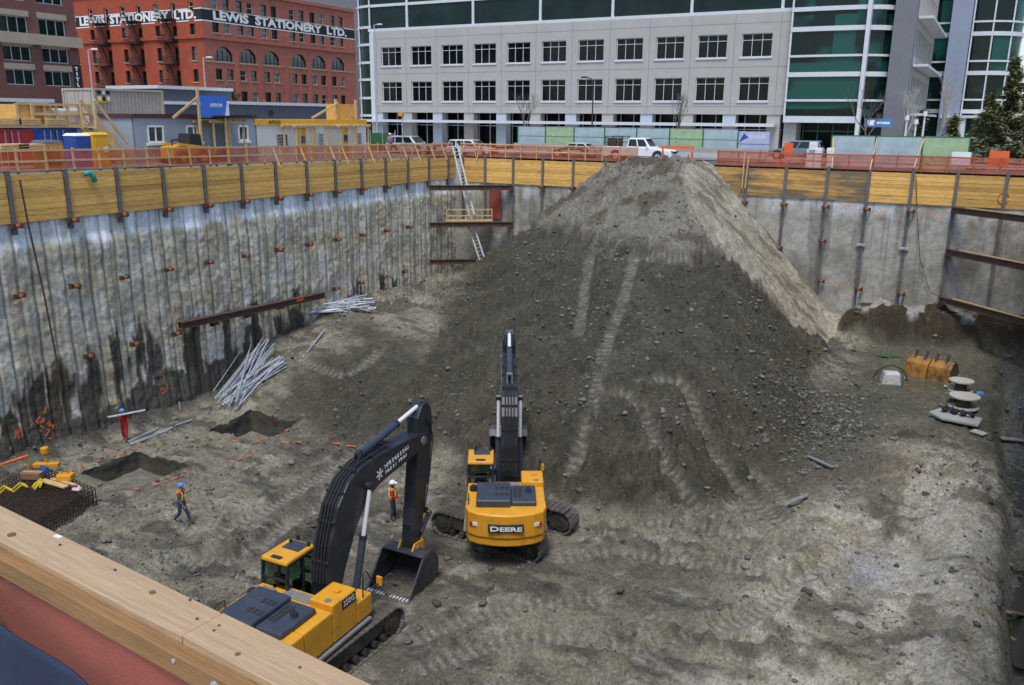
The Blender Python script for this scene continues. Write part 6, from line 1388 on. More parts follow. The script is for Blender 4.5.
# slate-grey low buildings behind the yard
def lowb(label, x, pL, pR, ptop, name='low_building', coping=True, dep=6, bands=()):
    a = onx(pL, ptop, x); b = onx(pR, ptop, x); zt_ = a.z; t = thing(name, label, 'building', (x, a.y, 13.4)); off = Vector((x, a.y, 13.4))
    m = MB(); m.bb(x - dep, x, a.y, b.y, 13.2, zt_, M['slate']); shift(m.build('wall', t), off)
    m = MB(); m.bb(x - dep - .1, x + .12, a.y - .12, b.y + .12, zt_ + .001, zt_ + .25, M['alu']); shift(m.build('coping', t), off)
    for bz in bands: m = MB(); z = onx(pL, bz, x).z; m.bb(x + .002, x + .2, a.y, b.y, z - .12, z + .12, M['alu']); shift(m.build('ledge', t), off)
    return t, off, a, b, zt_
lowb('taller slate grey flat roofed building behind the blue sign', -58.0, 158, 231, 88.5, bands=(102.5,))
t_, off, a, b, zt_ = lowb('lower slate grey flat roofed building below the red brick facade', -56.0, 228, 331, 104.3, dep=1.8)
m = MB(); p = onx(270, 112, -56); m.tube((p.x, p.y, p.z), (p.x + .3, p.y, p.z + .05), .1, M['signblack'], 10); m.box((p.x + .15, p.y, p.z - .1), (.25, .3, .25), M['signblack']); shift(m.build('wall_lamp', t_), off)
lowb('slate grey low building under the brown offices at the left edge', -60.0, -30, 52, 101)
lowb('pale grey low shed behind the timber deck at the left edge', -55.0, -30, 22, 109)
# distant roof slope above the warehouse
t = thing('green_roof_building', 'dark building with a pale green roof edge above the red warehouse', 'building', (-128, 150, 13)); m = MB(); m.bb(-22, 14, 0, 14, 0, 30, M['darkcladding']); m.build('wall', t); m = MB(); m.bb(-23, 15, -.6, 15, 30, 31.6, pm('pale_green_roof', (.22, .40, .28), .7, .1, 1)); m.build('roof_edge', t)
# ================================================================== site yard behind the left wall
M['trailer_grey'] = pm('trailer_blue_grey', (.30, .35, .40), .7, .06, 1.5)
M['maroon'] = pm('maroon_trim', (.085, .02, .03), .6, .1, 2)
M['trailer_white'] = pm('trailer_white', (.60, .61, .58), .6, .06, 1.5)
M['atco_yellow'] = pm('trailer_yellow', (.72, .40, .02), .5, .06, 2)
M['beige'] = pm('container_beige', (.44, .38, .31), .7, .12, 1.5, dirt=(.26, .16, .11), dscale=.8, dlo=.62, dhi=.8)
def yz(y): return float(zs(-44, y)) - .25
# grey trailer
XT = -44.0; ya, yb_ = onx(134, 130, XT).y, onx(256, 130, XT).y; zt_ = onx(200, 117.6, XT).z; z0 = yz(38)
T = thing('site_trailer', 'blue grey site trailer with white windows and a maroon roof edge', 'trailer', (XT, ya, z0)); off = Vector((XT, ya, z0))
win = [(onx(a, 130, XT).y, onx(b, 130, XT).y, onx(a, d, XT).z, onx(a, c, XT).z) for a, b, c, d in ((147, 163.5, 125.5, 143), (186, 201, 125.5, 142), (238, 248, 125.5, 141))]
dr = (onx(214, 130, XT).y, onx(226, 130, XT).y, z0 + .1, zt_ - .45)
m = facade((XT, 0), (0, 1), (1, 0), ya, yb_, z0, zt_, win + [dr], M['trailer_grey'], .12); m.bb(XT - 3.2, XT - .13, ya, yb_, z0, zt_ - .01, M['trailer_grey']); shift(m.build('wall', T), off)
for h in win: shift(windowpart(T, (XT, 0), (0, 1), (1, 0), *h, 2, (), .05, M['white'], M['litglass'], .1, False, M['white']), off)
m = MB(); m.bb(XT - .11, XT - .05, dr[0], dr[1], dr[2], dr[3], pm('grey_door', (.16, .18, .2), .6, .08, 2)); d_ = shift(m.build('door', T), off); m = MB(); m.tube((XT - .05, dr[1] - .15, z0 + 1.1), (XT + .02, dr[1] - .15, z0 + 1.1), .04, M['galv'], 8); shift(m.build('handle', d_), off)
m = MB(); m.bb(XT - 3.3, XT + .1, ya - .1, yb_ + .1, zt_ - .02, zt_ + .2, M['maroon']); shift(m.build('roof_edge', T), off)
# timber porch in front of its door
def porch(y0_, y1_, x0_, x1_, zb, zt2, label, roof=True, n=2, mat='lumber'):
    t = thing('timber_porch', label, 'porch', (x0_, y0_, zb))
    for k in range(n + 1):
        for x in (x0_, x1_):
            m = MB(); y = y0_ + (y1_ - y0_) * k / n; m.bb(x - x0_ - .04, x - x0_ + .04, y - y0_ - .045, y - y0_ + .045, 0, zt2 - zb, M[mat]); m.build('post', t)
    m = MB()
    for x in (x0_, x1_): m.bb(x - x0_ - .06, x - x0_ + .06, -.25, y1_ - y0_ + .25, zt2 - zb - .02, zt2 - zb + .12, M[mat])
    for k in range(n * 3 + 1): y = (y1_ - y0_) * k / (n * 3); m.bb(-.25, x1_ - x0_ + .25, y - .04, y + .04, zt2 - zb + .121, zt2 - zb + .19, M[mat])
    m.build('beam', t)
    if roof: m = MB(); m.bb(-.4, x1_ - x0_ + .45, -.3, y1_ - y0_ + .3, zt2 - zb + .3, zt2 - zb + .42, M['signblack']); m.build('roof', t)
    return t
porch(onx(207, 130, XT + 1).y, onx(237, 130, XT + 1).y, XT + .15, XT + 1.6, z0, onx(220, 122.5, XT + 1.4).z, 'timber porch with a flat dark roof over the grey trailer door')
# yellow and white trailer
ya2, yb2 = onx(256.5, 130, XT + .1).y, onx(366, 130, XT + .1).y; zt2 = onx(300, 125, XT + .1).z; zt3 = onx(300, 119.5, XT + .1).z
T = thing('site_trailer', 'white site trailer with a yellow roof band and yellow doors', 'trailer', (XT + .1, ya2, z0)); off = Vector((XT + .1, ya2, z0)); x_ = XT + .1
win = [(onx(a, 130, x_).y, onx(b, 130, x_).y, z0 + .95, z0 + 1.85) for a, b in ((276, 287), (318, 323), (357, 361))]; drs = [(onx(a, 130, x_).y, onx(b, 130, x_).y, z0 + .1, zt2 - .1) for a, b in ((298, 306), (342, 348))]
m = facade((x_, 0), (0, 1), (1, 0), ya2, yb2, z0, zt2, win + drs, M['trailer_white'], .12); m.bb(x_ - 3.2, x_ - .13, ya2, yb2, z0, zt2, M['trailer_white']); shift(m.build('wall', T), off)
for h in win: shift(windowpart(T, (x_, 0), (0, 1), (1, 0), *h, 5, (.25, .5, .75), .05, M['galv'], M['officeglass'], .06), off)
for h in drs:
    m = MB(); m.bb(x_ - .1, x_ - .04, *h, M['atco_yellow']); d_ = shift(m.build('door', T), off); m = MB(); m.bb(x_ - .035, x_ - .02, (h[0] + h[1]) / 2 - .3, (h[0] + h[1]) / 2 + .3, z0 + 1.2, z0 + 1.7, M['litglass']); shift(m.build('pane', d_), off)
m = MB(); m.bb(x_ - 3.3, x_ + .06, ya2 - .05, yb2 + .05, zt2 + .002, zt3, M['atco_yellow']); rb_ = shift(m.build('roof_band', T), off)
o = text('lettering', 'ATCO', .30, (x_ + .075, onx(274, 122, x_).y, (zt2 + zt3) / 2), (0, 1, 0), (0, 0, 1), M['signblack'], None, .01, 1.15, 0, .006); o.data.transform(Matrix.Translation(-off)); o.parent = rb_
ypx = lambda p, x: onx(p, 130, x).y
for i, (a, b) in enumerate(((293, 324), (337, 365))):
    porch(ypx(a, XT + 1.2), ypx(b, XT + 1.2), XT + .35, XT + 1.5, z0, onx(a, 127.0, XT + 1.2).z, ['open timber frame porch before the first yellow door', 'open timber frame porch before the second yellow door'][i], False, 2)
# tall plywood box frame on top of the second porch
t = thing('plywood_box', 'tall yellow plywood box standing above the white trailer beside the office building', 'plywood box', (XT - 1.2, ypx(336, XT - 1.2), zt3)); yy0, yy1 = 0, ypx(356, XT - 1.2) - ypx(336, XT - 1.2); zz1 = onx(345, 104, XT - 1.2).z - zt3
m = MB(); m.bb(-.9, 0, yy0, yy1, 0, zz1, M['lag']); m.build('panel', t)
for y in (yy0, yy1): m = MB(); m.bb(.002, .14, y - .1, y + .1, -.3, zz1 + .35, M['lumber']); m.build('post', t)
m = MB(); a = onx(338, 103, XT - 1.0); b = onx(312, 118, XT - 1.0); m.bar(a - t.location, b - t.location, .1, .14, M['lumber']); m.build('brace', t)
# blue company sign
XS = XT + 1.9; c0 = onx(200, 95, XS); c1 = onx(228, 117, XS); t = thing('company_sign', 'blue company sign board on a tall timber post above the porch', 'sign', (XS, c0.y, z0)); off = t.location.copy()
m = MB(); m.bb(XS - .04, XS + .0, c0.y, c1.y, onx(200, 117.5, XS).z, onx(200, 95.5, XS).z, pm('sign_bright_blue', (.045, .16, .60), .55, .06, 1)); bd = shift(m.build('board', t), off)
o = text('lettering', 'AXION', .32, (XS + .01, (c0.y + c1.y) / 2 + .15, onx(214, 105.6, XS).z), (0, 1, 0), (0, 0, 1), M['white'], None, .008, .95, 0, .004); o.data.transform(Matrix.Translation(-off)); o.parent = bd
m = MB(); zz_ = onx(226, 117.5, XS).z; m.prism([(c1.y - .25, zz_), (c1.y + .12, zz_), (c1.y + .12, zz_ + 1.0), (c1.y + .0, zz_ + .85)], (XS + .004, 0, 0), (0, 1, 0), (0, 0, 1), (.012, 0, 0), M['white']); shift(m.build('torn_corner', t), off)
m = MB(); m.bb(XS - .16, XS - .05, c0.y - .16, c0.y - .02, z0, onx(199, 88, XS).z, M['lumber']); m.bb(XS - .16, XS - .05, c1.y - .2, c1.y - .08, z0, onx(228, 118, XS).z, M['lumber']); shift(m.build('post', t), off)
m = MB(); m.bar(onx(198, 97, XS - .1), onx(173, 118, XS - .1), .08, .14, M['lumber']); shift(m.build('brace', t), off)
# shipping containers
def container(name, x0_, x1_, y0_, y1_, z0_, z1_, mat, label, doors='x'):
    t = thing(name, label, 'container', ((x0_ + x1_) / 2, y0_, z0_)); off = t.location.copy(); m = MB()
    m.bb(x0_ + .06, x1_ - .06, y0_ + .06, y1_ - .06, z0_ + .05, z1_ - .05, mat)
    n = int((y1_ - y0_) / .28)
    for k in range(n): y = y0_ + .12 + (y1_ - y0_ - .3) * k / n; m.bb(x1_ - .06, x1_ - .02, y, y + .13, z0_ + .12, z1_ - .12, mat)
    shift(m.build('shell', t), off); m = MB()
    for x in (x0_, x1_):
        for y in (y0_, y1_): m.bb(x - .07, x + .07, y - .07, y + .07, z0_, z1_, mat)
    for z in (z0_ + .06, z1_ - .06):
        for x in (x0_, x1_): m.bb(x - .065, x + .065, y0_, y1_, z - .065, z + .065, mat)
        for y in (y0_, y1_): m.bb(x0_, x1_, y - .065, y + .065, z - .064, z + .064, mat)
    shift(m.build('frame', t), off)
    if doors == 'y':
        for k in range(2): a = x0_ + .08 + k * (x1_ - x0_ - .16) / 2; m = MB(); m.bb(a + .02, a + (x1_ - x0_) / 2 - .1, y0_ - .02, y0_ + .04, z0_ + .15, z1_ - .15, mat); d_ = shift(m.build('door', t), off)
        m = MB()
        for k in range(4): x = x0_ + .3 + k * (x1_ - x0_ - .6) / 3; m.tube((x, y0_ - .05, z0_ + .1), (x, y0_ - .05, z1_ - .1), .03, M['galv'], 6)
        shift(m.build('lock_rod', t), off)
    else:
        w = (y1_ - y0_) / 2
        for k in range(2): m = MB(); m.bb(x1_ + .0, x1_ + .05, y0_ + .1 + k * w, y0_ + w - .06 + k * w, z0_ + .15, z1_ - .15, mat); shift(m.build('door', t), off)
        m = MB()
        for k in range(4): y = y0_ + w * (.45 + .3 * k) ; m.tube((x1_ + .08, y, z0_ + .1), (x1_ + .08, y, z1_ - .1), .03, M['galv'], 6)
        shift(m.build('lock_rod', t), off)
    return t, off
XC = -50.0; p0 = onx(93, 88, XC); p1 = onx(160, 90, XC)
zb_ = onx(150, 120, XC).z - .5
t, off = container('shipping_container', XC - 3.0, XC, p0.y, p1.y + .1, zb_, p0.z, M['beige'], 'beige corrugated shipping container raised behind the timber stairs', 'y')
m = MB(); yb0 = onx(96, 96, XC + .03); yb1 = onx(107, 103, XC + .03); m.bb(XC + .0, XC + .03, yb0.y, yb1.y, yb1.z, yb0.z, M['atco_yellow']); pl = shift(m.build('yellow_panel', t), off)
m = MB()
for i in range(2):
    for k in range(3): m.bb(XC + .031, XC + .04, yb0.y + .12 + k * .32, yb0.y + .34 + k * .32, yb1.z + .12 + i * .42, yb1.z + .40 + i * .42, M['signblack'] if (i + k) % 2 else M['white'])
shift(m.build('stencil_pattern', pl), off)
m = MB(); m.bb(XC - 3.0, XC - .1, p0.y, p1.y, z0, zb_ - .02, M['slate']); tag(m.build('support_block'), 'plain slate block carrying the beige container behind the trailer', 'support')
XD = -45.5
def cpx(name, a, b, ytop, mat, label):
    A = onx(a, ytop, XD); Bp = onx(b, ytop, XD); return container(name, XD - 4, XD, A.y, Bp.y, yz(30), A.z, mat, label, 'x')
cpx('shipping_container', -14, 31, 129.5, M['red'], 'red storage container under the timber deck at the left edge')
cpx('shipping_container', 33, 75, 128.5, M['blue'], 'dark blue storage container under the timber deck')
# deck above the containers and its stairs
A = onx(-14, 127.8, XD); Bq = onx(90, 125, XD); zd = onx(50, 127.6, XD).z
t = thing('timber_deck', 'timber deck with rails built over the red and blue containers', 'deck', (XD, A.y, zd)); L = Bq.y - A.y
m = MB(); m.bb(-3.5, .25, 0, L, 0, .16, M['lumber']); m.build('deck_boards', t)
for k in range(6): m = MB(); y = L * (.42 + .58 * k / 5); m.bb(.1, .2, y - .06, y + .06, .16, 1.25, M['lumber']); m.build('post', t)
for z in (.65, 1.15): m = MB(); m.bb(.08, .22, L * .42, L, z, z + .13, M['lumber']); m.build('rail', t)
t2 = thing('plywood_crate', 'open plywood crate standing on the timber deck', 'crate', onx(37, 126.5, XD + .0)); m = MB(); m.bb(-1.6, -.05, -1.0, .9, 0, 1.15, M['lag']); m.build('crate_body', t2)
m = MB(); 
for y in (-1.0, -.05, .88): m.bb(-.045, .03, y - .08, y + .08, 0, 1.2, M['lumber'])
for z in (.0, 1.12): m.bb(-.045, .03, -.92, .82, z, z + .14, M['lumber'])
m.build('frame', t2)
m = MB(); m.bb(-1.5, -.1, -.9, -.15, .15, 1.0, M['signblack']); m.location = None
for i, px in enumerate((51, 68)):
    p = onx(px, 121, XD - .4); m = MB(); m.box((p.x, p.y, zd + .6), (.8, 1.35, .85), pm('white_wrap', (.6, .6, .6), .5, .12, 3, bump=.5, bscale=5), taper=.85); tag(m.build('wrapped_pallet', bevel=.12), ['white wrapped bundle on the timber deck next to the plywood crate', 'white wrapped bundle on the timber deck nearest the stairs'][i], 'bundle')
for i, (px, w) in enumerate(((6, 1.6), (30, 1.2), (57, 1.2))):
    p = onx(px, 127, XD + .2); m = MB()
    for k in range(3): m.bb(p.x - .5, p.x + .1, p.y - w / 2, p.y + w / 2, zd + .17 + k * .11, zd + .26 + k * .11, M['lumber'])
    tag(m.build('board_stack'), ['stack of boards at the left end of the timber deck', 'small stack of boards beside the plywood crate on the deck', 'small stack of boards below the white bundles'][i], 'board stack')
XQ = XD + 1.0; s0_, s1_ = onx(88, 110, XQ), onx(122, 148, XQ)
t = thing('timber_stairs', 'timber stairs with pale hand rails going down from the deck', 'stairs', (XQ, s0_.y, yz(33))); off = t.location.copy(); ztop_ = zd + .15; zbot_ = yz(33)
for x in (XQ - .6, XQ + .6):
    m = MB(); m.bar((x, s0_.y, ztop_ - .1), (x, s1_.y, zbot_ + .1), .07, .3, M['lumber']); shift(m.build('stringer', t), off)
    m = MB(); m.bar((x, s0_.y, ztop_ + 1.35), (x, s1_.y, zbot_ + 1.35), .08, .14, M['lumber']); m.bar((x, s0_.y, ztop_ + .55), (x, s1_.y, zbot_ + .6), .05, .10, M['lumber']); shift(m.build('hand_rail', t), off)
    for f in (0, .5, 1): m = MB(); y = s0_.y + (s1_.y - s0_.y) * f; z = ztop_ + (zbot_ - ztop_) * f; m.bb(x - .05, x + .05, y - .05, y + .05, max(z - .1, zbot_), z + 1.15, M['lumber']); shift(m.build('post', t), off)
for k in range(9): f = (k + .5) / 9; m = MB(); y = s0_.y + (s1_.y - s0_.y) * f; z = ztop_ + (zbot_ - ztop_) * f; m.bb(XQ - .58, XQ + .58, y - .15, y + .15, z, z + .05, M['lumber']); shift(m.build('tread', t), off)
# bins and box by the fence
def bin_(px0, px1, pyt, mat, lid, label, name, x=-42.2):
    a = onx(px0, pyt, x); b = onx(px1, pyt, x); z = yz(28) + .1; t = thing(name, label, 'bin', (x, a.y, z)); w = b.y - a.y; h = a.z - z
    m = MB(); m.box((-.5, w / 2, h / 2), (1.0, w, h), mat); 
    for k in range(4): m.bb(.0, .03, w * (.12 + .22 * k), w * (.2 + .22 * k), .15, h - .2, mat)
    m.build('bin_body', t, bevel=.06); m = MB(); m.box((-.5, w / 2, h + .06), (1.12, w + .1, .14), lid, taper=.75); m.build('lid', t, bevel=.04); return t
bin_(75, 91, 136, M['blue'], M['white'], 'blue portable bin with a white lid behind the orange fence', 'portable_bin')
t = bin_(92.5, 108, 135, M['atco_yellow'], M['atco_yellow'], 'bright yellow portable bin with a small white notice', 'portable_bin', -42.0)
m = MB(); m.bb(.035, .04, .55, .85, .85, 1.15, M['white']); m.build('notice', t)
t = bin_(43, 63, 143, M['lag'], M['slate'], 'plywood kiosk box with a grey top behind the orange fence', 'plywood_kiosk', -42.0)
m = MB(); m.bb(.005, .04, .15, .85, .3, 1.0, M['steel_rust']); m.build('opening_panel', t)
for i, px in enumerate((10, 27)):
    p = onx(px, 151, -42.4); m = MB()
    for k in range(3): m.bb(p.x - .5, p.x + .5, p.y - .7, p.y + .7, p.z + k * .12, p.z + .1 + k * .12, M['lumber'])
    tag(m.build('board_stack'), ['board stack behind the fence in front of the red container, left one', 'board stack behind the fence in front of the red container, right one'][i], 'board stack')
m = MB(); p = onx(89, 176, -39.75); m.path([p + Vector((0, -.25, .1)), p + Vector((.08, 0, .18)), p + Vector((.05, .2, -.02)), p + Vector((.05, .25, -.3))], .13, M['teal'], 8); tag(m.build('teal_rag', smooth=True), 'small teal rag draped over the top of the timber lagging', 'rag')
# compact loader
c = onx(187, 149, -42.4); zg = yz(36) + .2; t = thing('compact_loader', 'small yellow wheeled loader with a black cab by the orange fence', 'loader', (-42.6, c.y, zg))
m = MB(); m.prism([(-1.35, .35), (1.1, .35), (1.25, .8), (.6, 1.0), (-.3, 1.15), (-1.3, 1.05)], (-.55, 0, 0), (0, 1, 0), (0, 0, 1), (1.1, 0, 0), M['yellow']); m.build('body', t, bevel=.05)
m = MB(); m.prism([(-.15, 1.0), (.95, .95), (.85, 1.75), (.05, 1.8)], (-.5, 0, 0), (0, 1, 0), (0, 0, 1), (1.0, 0, 0), M['rubber']); m.build('cab', t, bevel=.05)
for y in (-.85, .7):
    for x in (-.7, .7): m = MB(); m.tube((x - .14, y, .4), (x + .14, y, .4), .4, M['rubber'], 16); w = m.build('wheel', t); m = MB(); m.tube((x - .15, y, .4), (x + .15, y, .4), .2, M['yellow'], 12); m.build('rim', w)
for x in (-.62, .62): m = MB(); m.bar((x, -1.0, 1.2), (x, 1.4, .9), .1, .16, M['yellow']); m.bar((x, 1.4, .9), (x, 1.75, .3), .1, .14, M['yellow']); m.build('lift_arm', t)
m = MB(); m.prism([(1.6, .15), (2.3, .1), (2.2, .2), (1.8, .6), (1.65, .6)], (-.8, 0, 0), (0, 1, 0), (0, 0, 1), (1.6, 0, 0), M['track']); m.build('loader_bucket', t, bevel=.02)
m = MB(); m.path([(0, -.9, 1.1), (0, -.9, 1.4), (0, -.4, 1.45)], .05, M['rubber'], 6); m.build('exhaust', t)
# ================================================================== street lamps and signs
def lamp(x, y, zb, h, arm, label, mat='galv', head=(.7, .28, .14), r=.09, dirx=1):
    t = thing('street_lamp', label, 'street lamp', (x, y, zb)); m = MB(); m.tube((0, 0, 0), (0, 0, h), r, M[mat], 8, r * .6); m.build('pole', t)
    m = MB()
    if arm == 'curve': m.path([(0, 0, h - .3), (0, 0, h + .5), (-.25 * dirx, 0, h + 1.0), (-.8 * dirx, 0, h + 1.2)], r * .6, M[mat], 7); hp = (-1.0 * dirx, 0, h + 1.18)
    else: m.bar((0, 0, h), (dirx * .5, 0, h + .05), .07, .07, M[mat]); hp = (dirx * .8, 0, h + .05)
    m.build('arm', t); m = MB(); m.box(hp, head, M['alu' if mat == 'galv' else 'signblack'], taper=.7); m.build('lamp_head', t, bevel=.03); return t
def lpx(x_plane, y_plane, px, pyt, **k):
    p = onx(px, pyt, x_plane) if x_plane is not None else ony(px, pyt, y_plane); z = 13.3; return (p.x, p.y, z, p.z - z)
lamp(*lpx(-68, None, 88, 50), 'straight', 'grey street lamp in front of the orange red brick wall, near the container')
lamp(*lpx(-66, None, 203, 58), 'straight', 'grey street lamp before the corner of the red brick warehouse')
lamp(*lpx(None, 84, 374, 25), 'straight', 'grey street lamp at the left end of the pale office building')
a_ = lpx(None, 82, 593.5, 80); lamp(a_[0], a_[1], a_[2], a_[3] - .9, 'curve', 'dark curved street lamp standing in front of the pale office windows', 'black', (.8, .26, .16), .10)
t = thing('banner_sign', 'black vertical banner sign with pale letters between the brick buildings', 'sign', onx(79, 88, -72.5)); m = MB(); m.bb(-.08, .08, -.42, .42, -1.0, 2.0, M['signblack']); m.build('banner', t, bevel=.07)
for k, ch in enumerate('TITL'): text('lettering', ch, .42, (.10, .0 - .1, 1.6 - k * .45), (0, 1, 0), (0, 0, 1), M['white'], t, .01, None, 0, .03)
# small yellow headed traffic post by the silver car
p = ony(402, 112, 70); t = thing('signal_post', 'slim grey post with a yellow box on top beside the silver pickup', 'post', (p.x, p.y, 12.95)); m = MB(); m.tube((0, 0, 0), (0, 0, p.z - 12.95), .06, M['galv'], 8); m.build('pole', t); m = MB(); m.box((-.12, 0, p.z - 13.2), (.5, .35, .35), M['yellow']); m.build('yellow_box', t, bevel=.05)
# ================================================================== vehicles
def wheelset(t, xs_, hw, r):
    for x in xs_:
        for s in (-1, 1):
            m = MB(); m.tube((x, s * hw - .11 * s, r), (x, s * hw + .06 * s, r), r, M['rubber'], 20); w = m.build('wheel', t)
            m = MB(); m.tube((x, s * hw + .0 * s, r), (x, s * hw + .075 * s, r), r * .6, M['galv'], 14); m.build('rim', w)
def vehicle(name, label, cat, loc, rz, paint, L, Wd, H, kind):
    t = thing(name, label, cat, loc, rz); h = Wd / 2; hl = L / 2; r = .36 if kind != 'pickup' else .42
    belt = .62 * H if kind == 'pickup' else .60 * H; gc = .16 * H
    hoodf = hl - (.30 * L if kind == 'pickup' else .26 * L)
    def wa(xc, rr): return [(xc + rr * math.cos(a), .16 * H + .0 + max(0, rr * math.sin(a) + r - .16 * H)) for a in np.linspace(0, math.pi, 9)]
    fw, rw = hl - .19 * L, -hl + .2 * L
    low = [(-hl, gc + .1), (-hl + .1, gc)] + list(reversed(wa(rw, r + .08))) + list(reversed(wa(fw, r + .08))) + [(hl - .12, gc), (hl, gc + .12), (hl, .42 * H), (hl - .12, .50 * H), (hoodf + .15, .58 * H), (hoodf, belt)] + ([(-hl, belt)] if kind == 'pickup' else [(-hl + .05, belt), (-hl, belt - .15)])
    m = MB(); m.prism([(a, b) for a, b in low], (0, -h, 0), (1, 0, 0), (0, 0, 1), (0, Wd, 0), paint); m.build('body', t, bevel=.07, segs=3)
    if kind == 'pickup': c0, c1 = -hl + .36 * L, hoodf; top = [(c0 + .12, H), (c1 - .62, H)]
    elif kind == 'suv': c0, c1 = -hl + .05, hoodf; top = [(-hl + .35, H * .98), (c1 - .75, H)]
    else: c0, c1 = -hl + .35, hoodf; top = [(c0 + .75, H), (c1 - .85, H)]
    ti = .80
    def ring(z_pts, w): return [(x, -w, z) for x, z in z_pts] + [(x, w, z) for x, z in z_pts]
    b4 = [(c0, -h * .96, belt - .02), (c1, -h * .96, belt - .02), (c1, h * .96, belt - .02), (c0, h * .96, belt - .02)]; t4 = [(top[0][0], -h * ti, H), (top[1][0], -h * ti, H), (top[1][0], h * ti, H), (top[0][0], h * ti, H)]
    m = MB(); m.hexa(b4 + t4, paint); m.build('cabin', t, bevel=.06, segs=3)
    B0 = [Vector(v) for v in b4]; T0 = [Vector(v) for v in t4]
    def pane(a, b, c, d, u0, u1, v0=.10, v1=.86, nm='window'):
        q = lambda u, v: (a.lerp(b, u)).lerp(d.lerp(c, u), v); n = (b - a).cross(d - a).normalized(); m = MB(); P4 = [q(u0, v0), q(u1, v0), q(u1, v1), q(u0, v1)]
        ctr = sum(P4, Vector()) / 4; cen = sum(B0 + T0, Vector()) / 8
        if n.dot(ctr - cen) < 0: n = -n
        m.add([p + n * .012 for p in P4], [(0, 1, 2, 3)], M['carglass']); m.build(nm, t, fixn=False)
    for s in (0, 1):
        a, b, c, d = (B0[0], B0[1], T0[1], T0[0]) if s == 0 else (B0[3], B0[2], T0[2], T0[3])
        for u0, u1 in (((.06, .46), (.52, .92)) if kind != 'suv' else ((.04, .28), (.32, .60), (.64, .93))): pane(a, b, c, d, u0, u1)
    pane(B0[1], B0[2], T0[2], T0[1], .07, .93, .1, .92, 'windscreen'); pane(B0[0], B0[3], T0[3], T0[0], .1, .9, .15, .85, 'rear_window')
    wheelset(t, (fw, rw), h - .07, r)
    for s in (-1, 1):
        m = MB(); m.box((hl - .04, s * h * .74, .44 * H), (.12, h * .36, .16), M['litglass']); m.build('headlight', t, bevel=.02); m = MB(); m.box((-hl + .03, s * h * .86, .48 * H), (.1, .16, .26), M['red']); m.build('tail_light', t, bevel=.02)
        m = MB(); m.box((hoodf - .25, s * (h + .1), belt + .06), (.12, .2, .14), paint); m.build('mirror', t, bevel=.03)
    m = MB(); m.box((hl + .01, 0, .27 * H), (.16, Wd * .96, .2), M['galv'] if kind == 'pickup' else M['rubber']); m.box((-hl - .01, 0, .27 * H), (.16, Wd * .96, .2), M['galv'] if kind == 'pickup' else M['rubber']); m.build('bumper', t, bevel=.03)
    m = MB(); m.box((hl + .005, 0, .40 * H), (.05, Wd * .5, .2), M['rubber']); m.build('grille', t)
    if kind == 'pickup':
        m = MB(); m.bb(-hl + .1, c0 - .12, -h + .12, h - .12, belt + .002, belt + .01, M['rubber']); m.build('cargo_bed', t)
    return t
silver = pm('silver_paint', (.50, .53, .56), .3, .04, 2, metal=.2); whitep = pm('white_car_paint', (.80, .80, .80), .3, .03, 2); pearl = pm('pearl_paint', (.70, .66, .66), .3, .04, 2); steelb = pm('blue_grey_car_paint', (.16, .20, .25), .3, .05, 2)
zr = float(zs(0, 70)) + .03
p = ony(640, 150, 72); v = vehicle('pickup_truck', 'white crew cab pickup truck with a rack of barrels behind the dirt mound', 'pickup truck', (p.x, 72, zr), 0, whitep, 6.3, 2.0, 1.95, 'pickup')
m = MB()
for dx in (-2.9, -1.35): 
    for s in (-.8, .8): m.bar((dx, s, 1.2), (dx, s, 2.05), .06, .06, M['rubber'])
for z in (1.55, 2.05):
    for s in (-.8, .8): m.bar((-2.95, s, z), (-1.3, s, z), .06, .06, M['rubber'])
m.build('rack', v); 
for k in range(3): m = MB(); m.tube((-2.65 + k * .5, -.5, 1.25), (-2.65 + k * .5, -.5, 1.9), .22, M['boot'], 12); m.build('barrel', v)
p = ony(472, 150, 70.5); vehicle('car', 'pearl white estate car parked behind the fence near the ladder top', 'car', (p.x, 70.5, zr), 0, pearl, 4.7, 1.85, 1.5, 'suv')
p = ony(411, 150, 71.5); vehicle('car', 'silver hatchback car behind the fence beside the plywood box', 'car', (p.x, 71.5, zr), 0, silver, 4.9, 1.85, 1.7, 'suv')
p = ony(796, 150, 79); vehicle('car', 'dark blue grey hatchback car parked by the glass entrance', 'car', (p.x, 79, zr + .2), R(180), steelb, 4.6, 1.8, 1.65, 'suv')
p = ony(575, 150, 74.5); vehicle('car', 'low silver car mostly hidden behind the orange netting left of the pickup', 'car', (p.x, 74.5, zr), R(180), silver, 4.6, 1.8, 1.35, 'sedan')
p = ony(889, 150, 79.0)
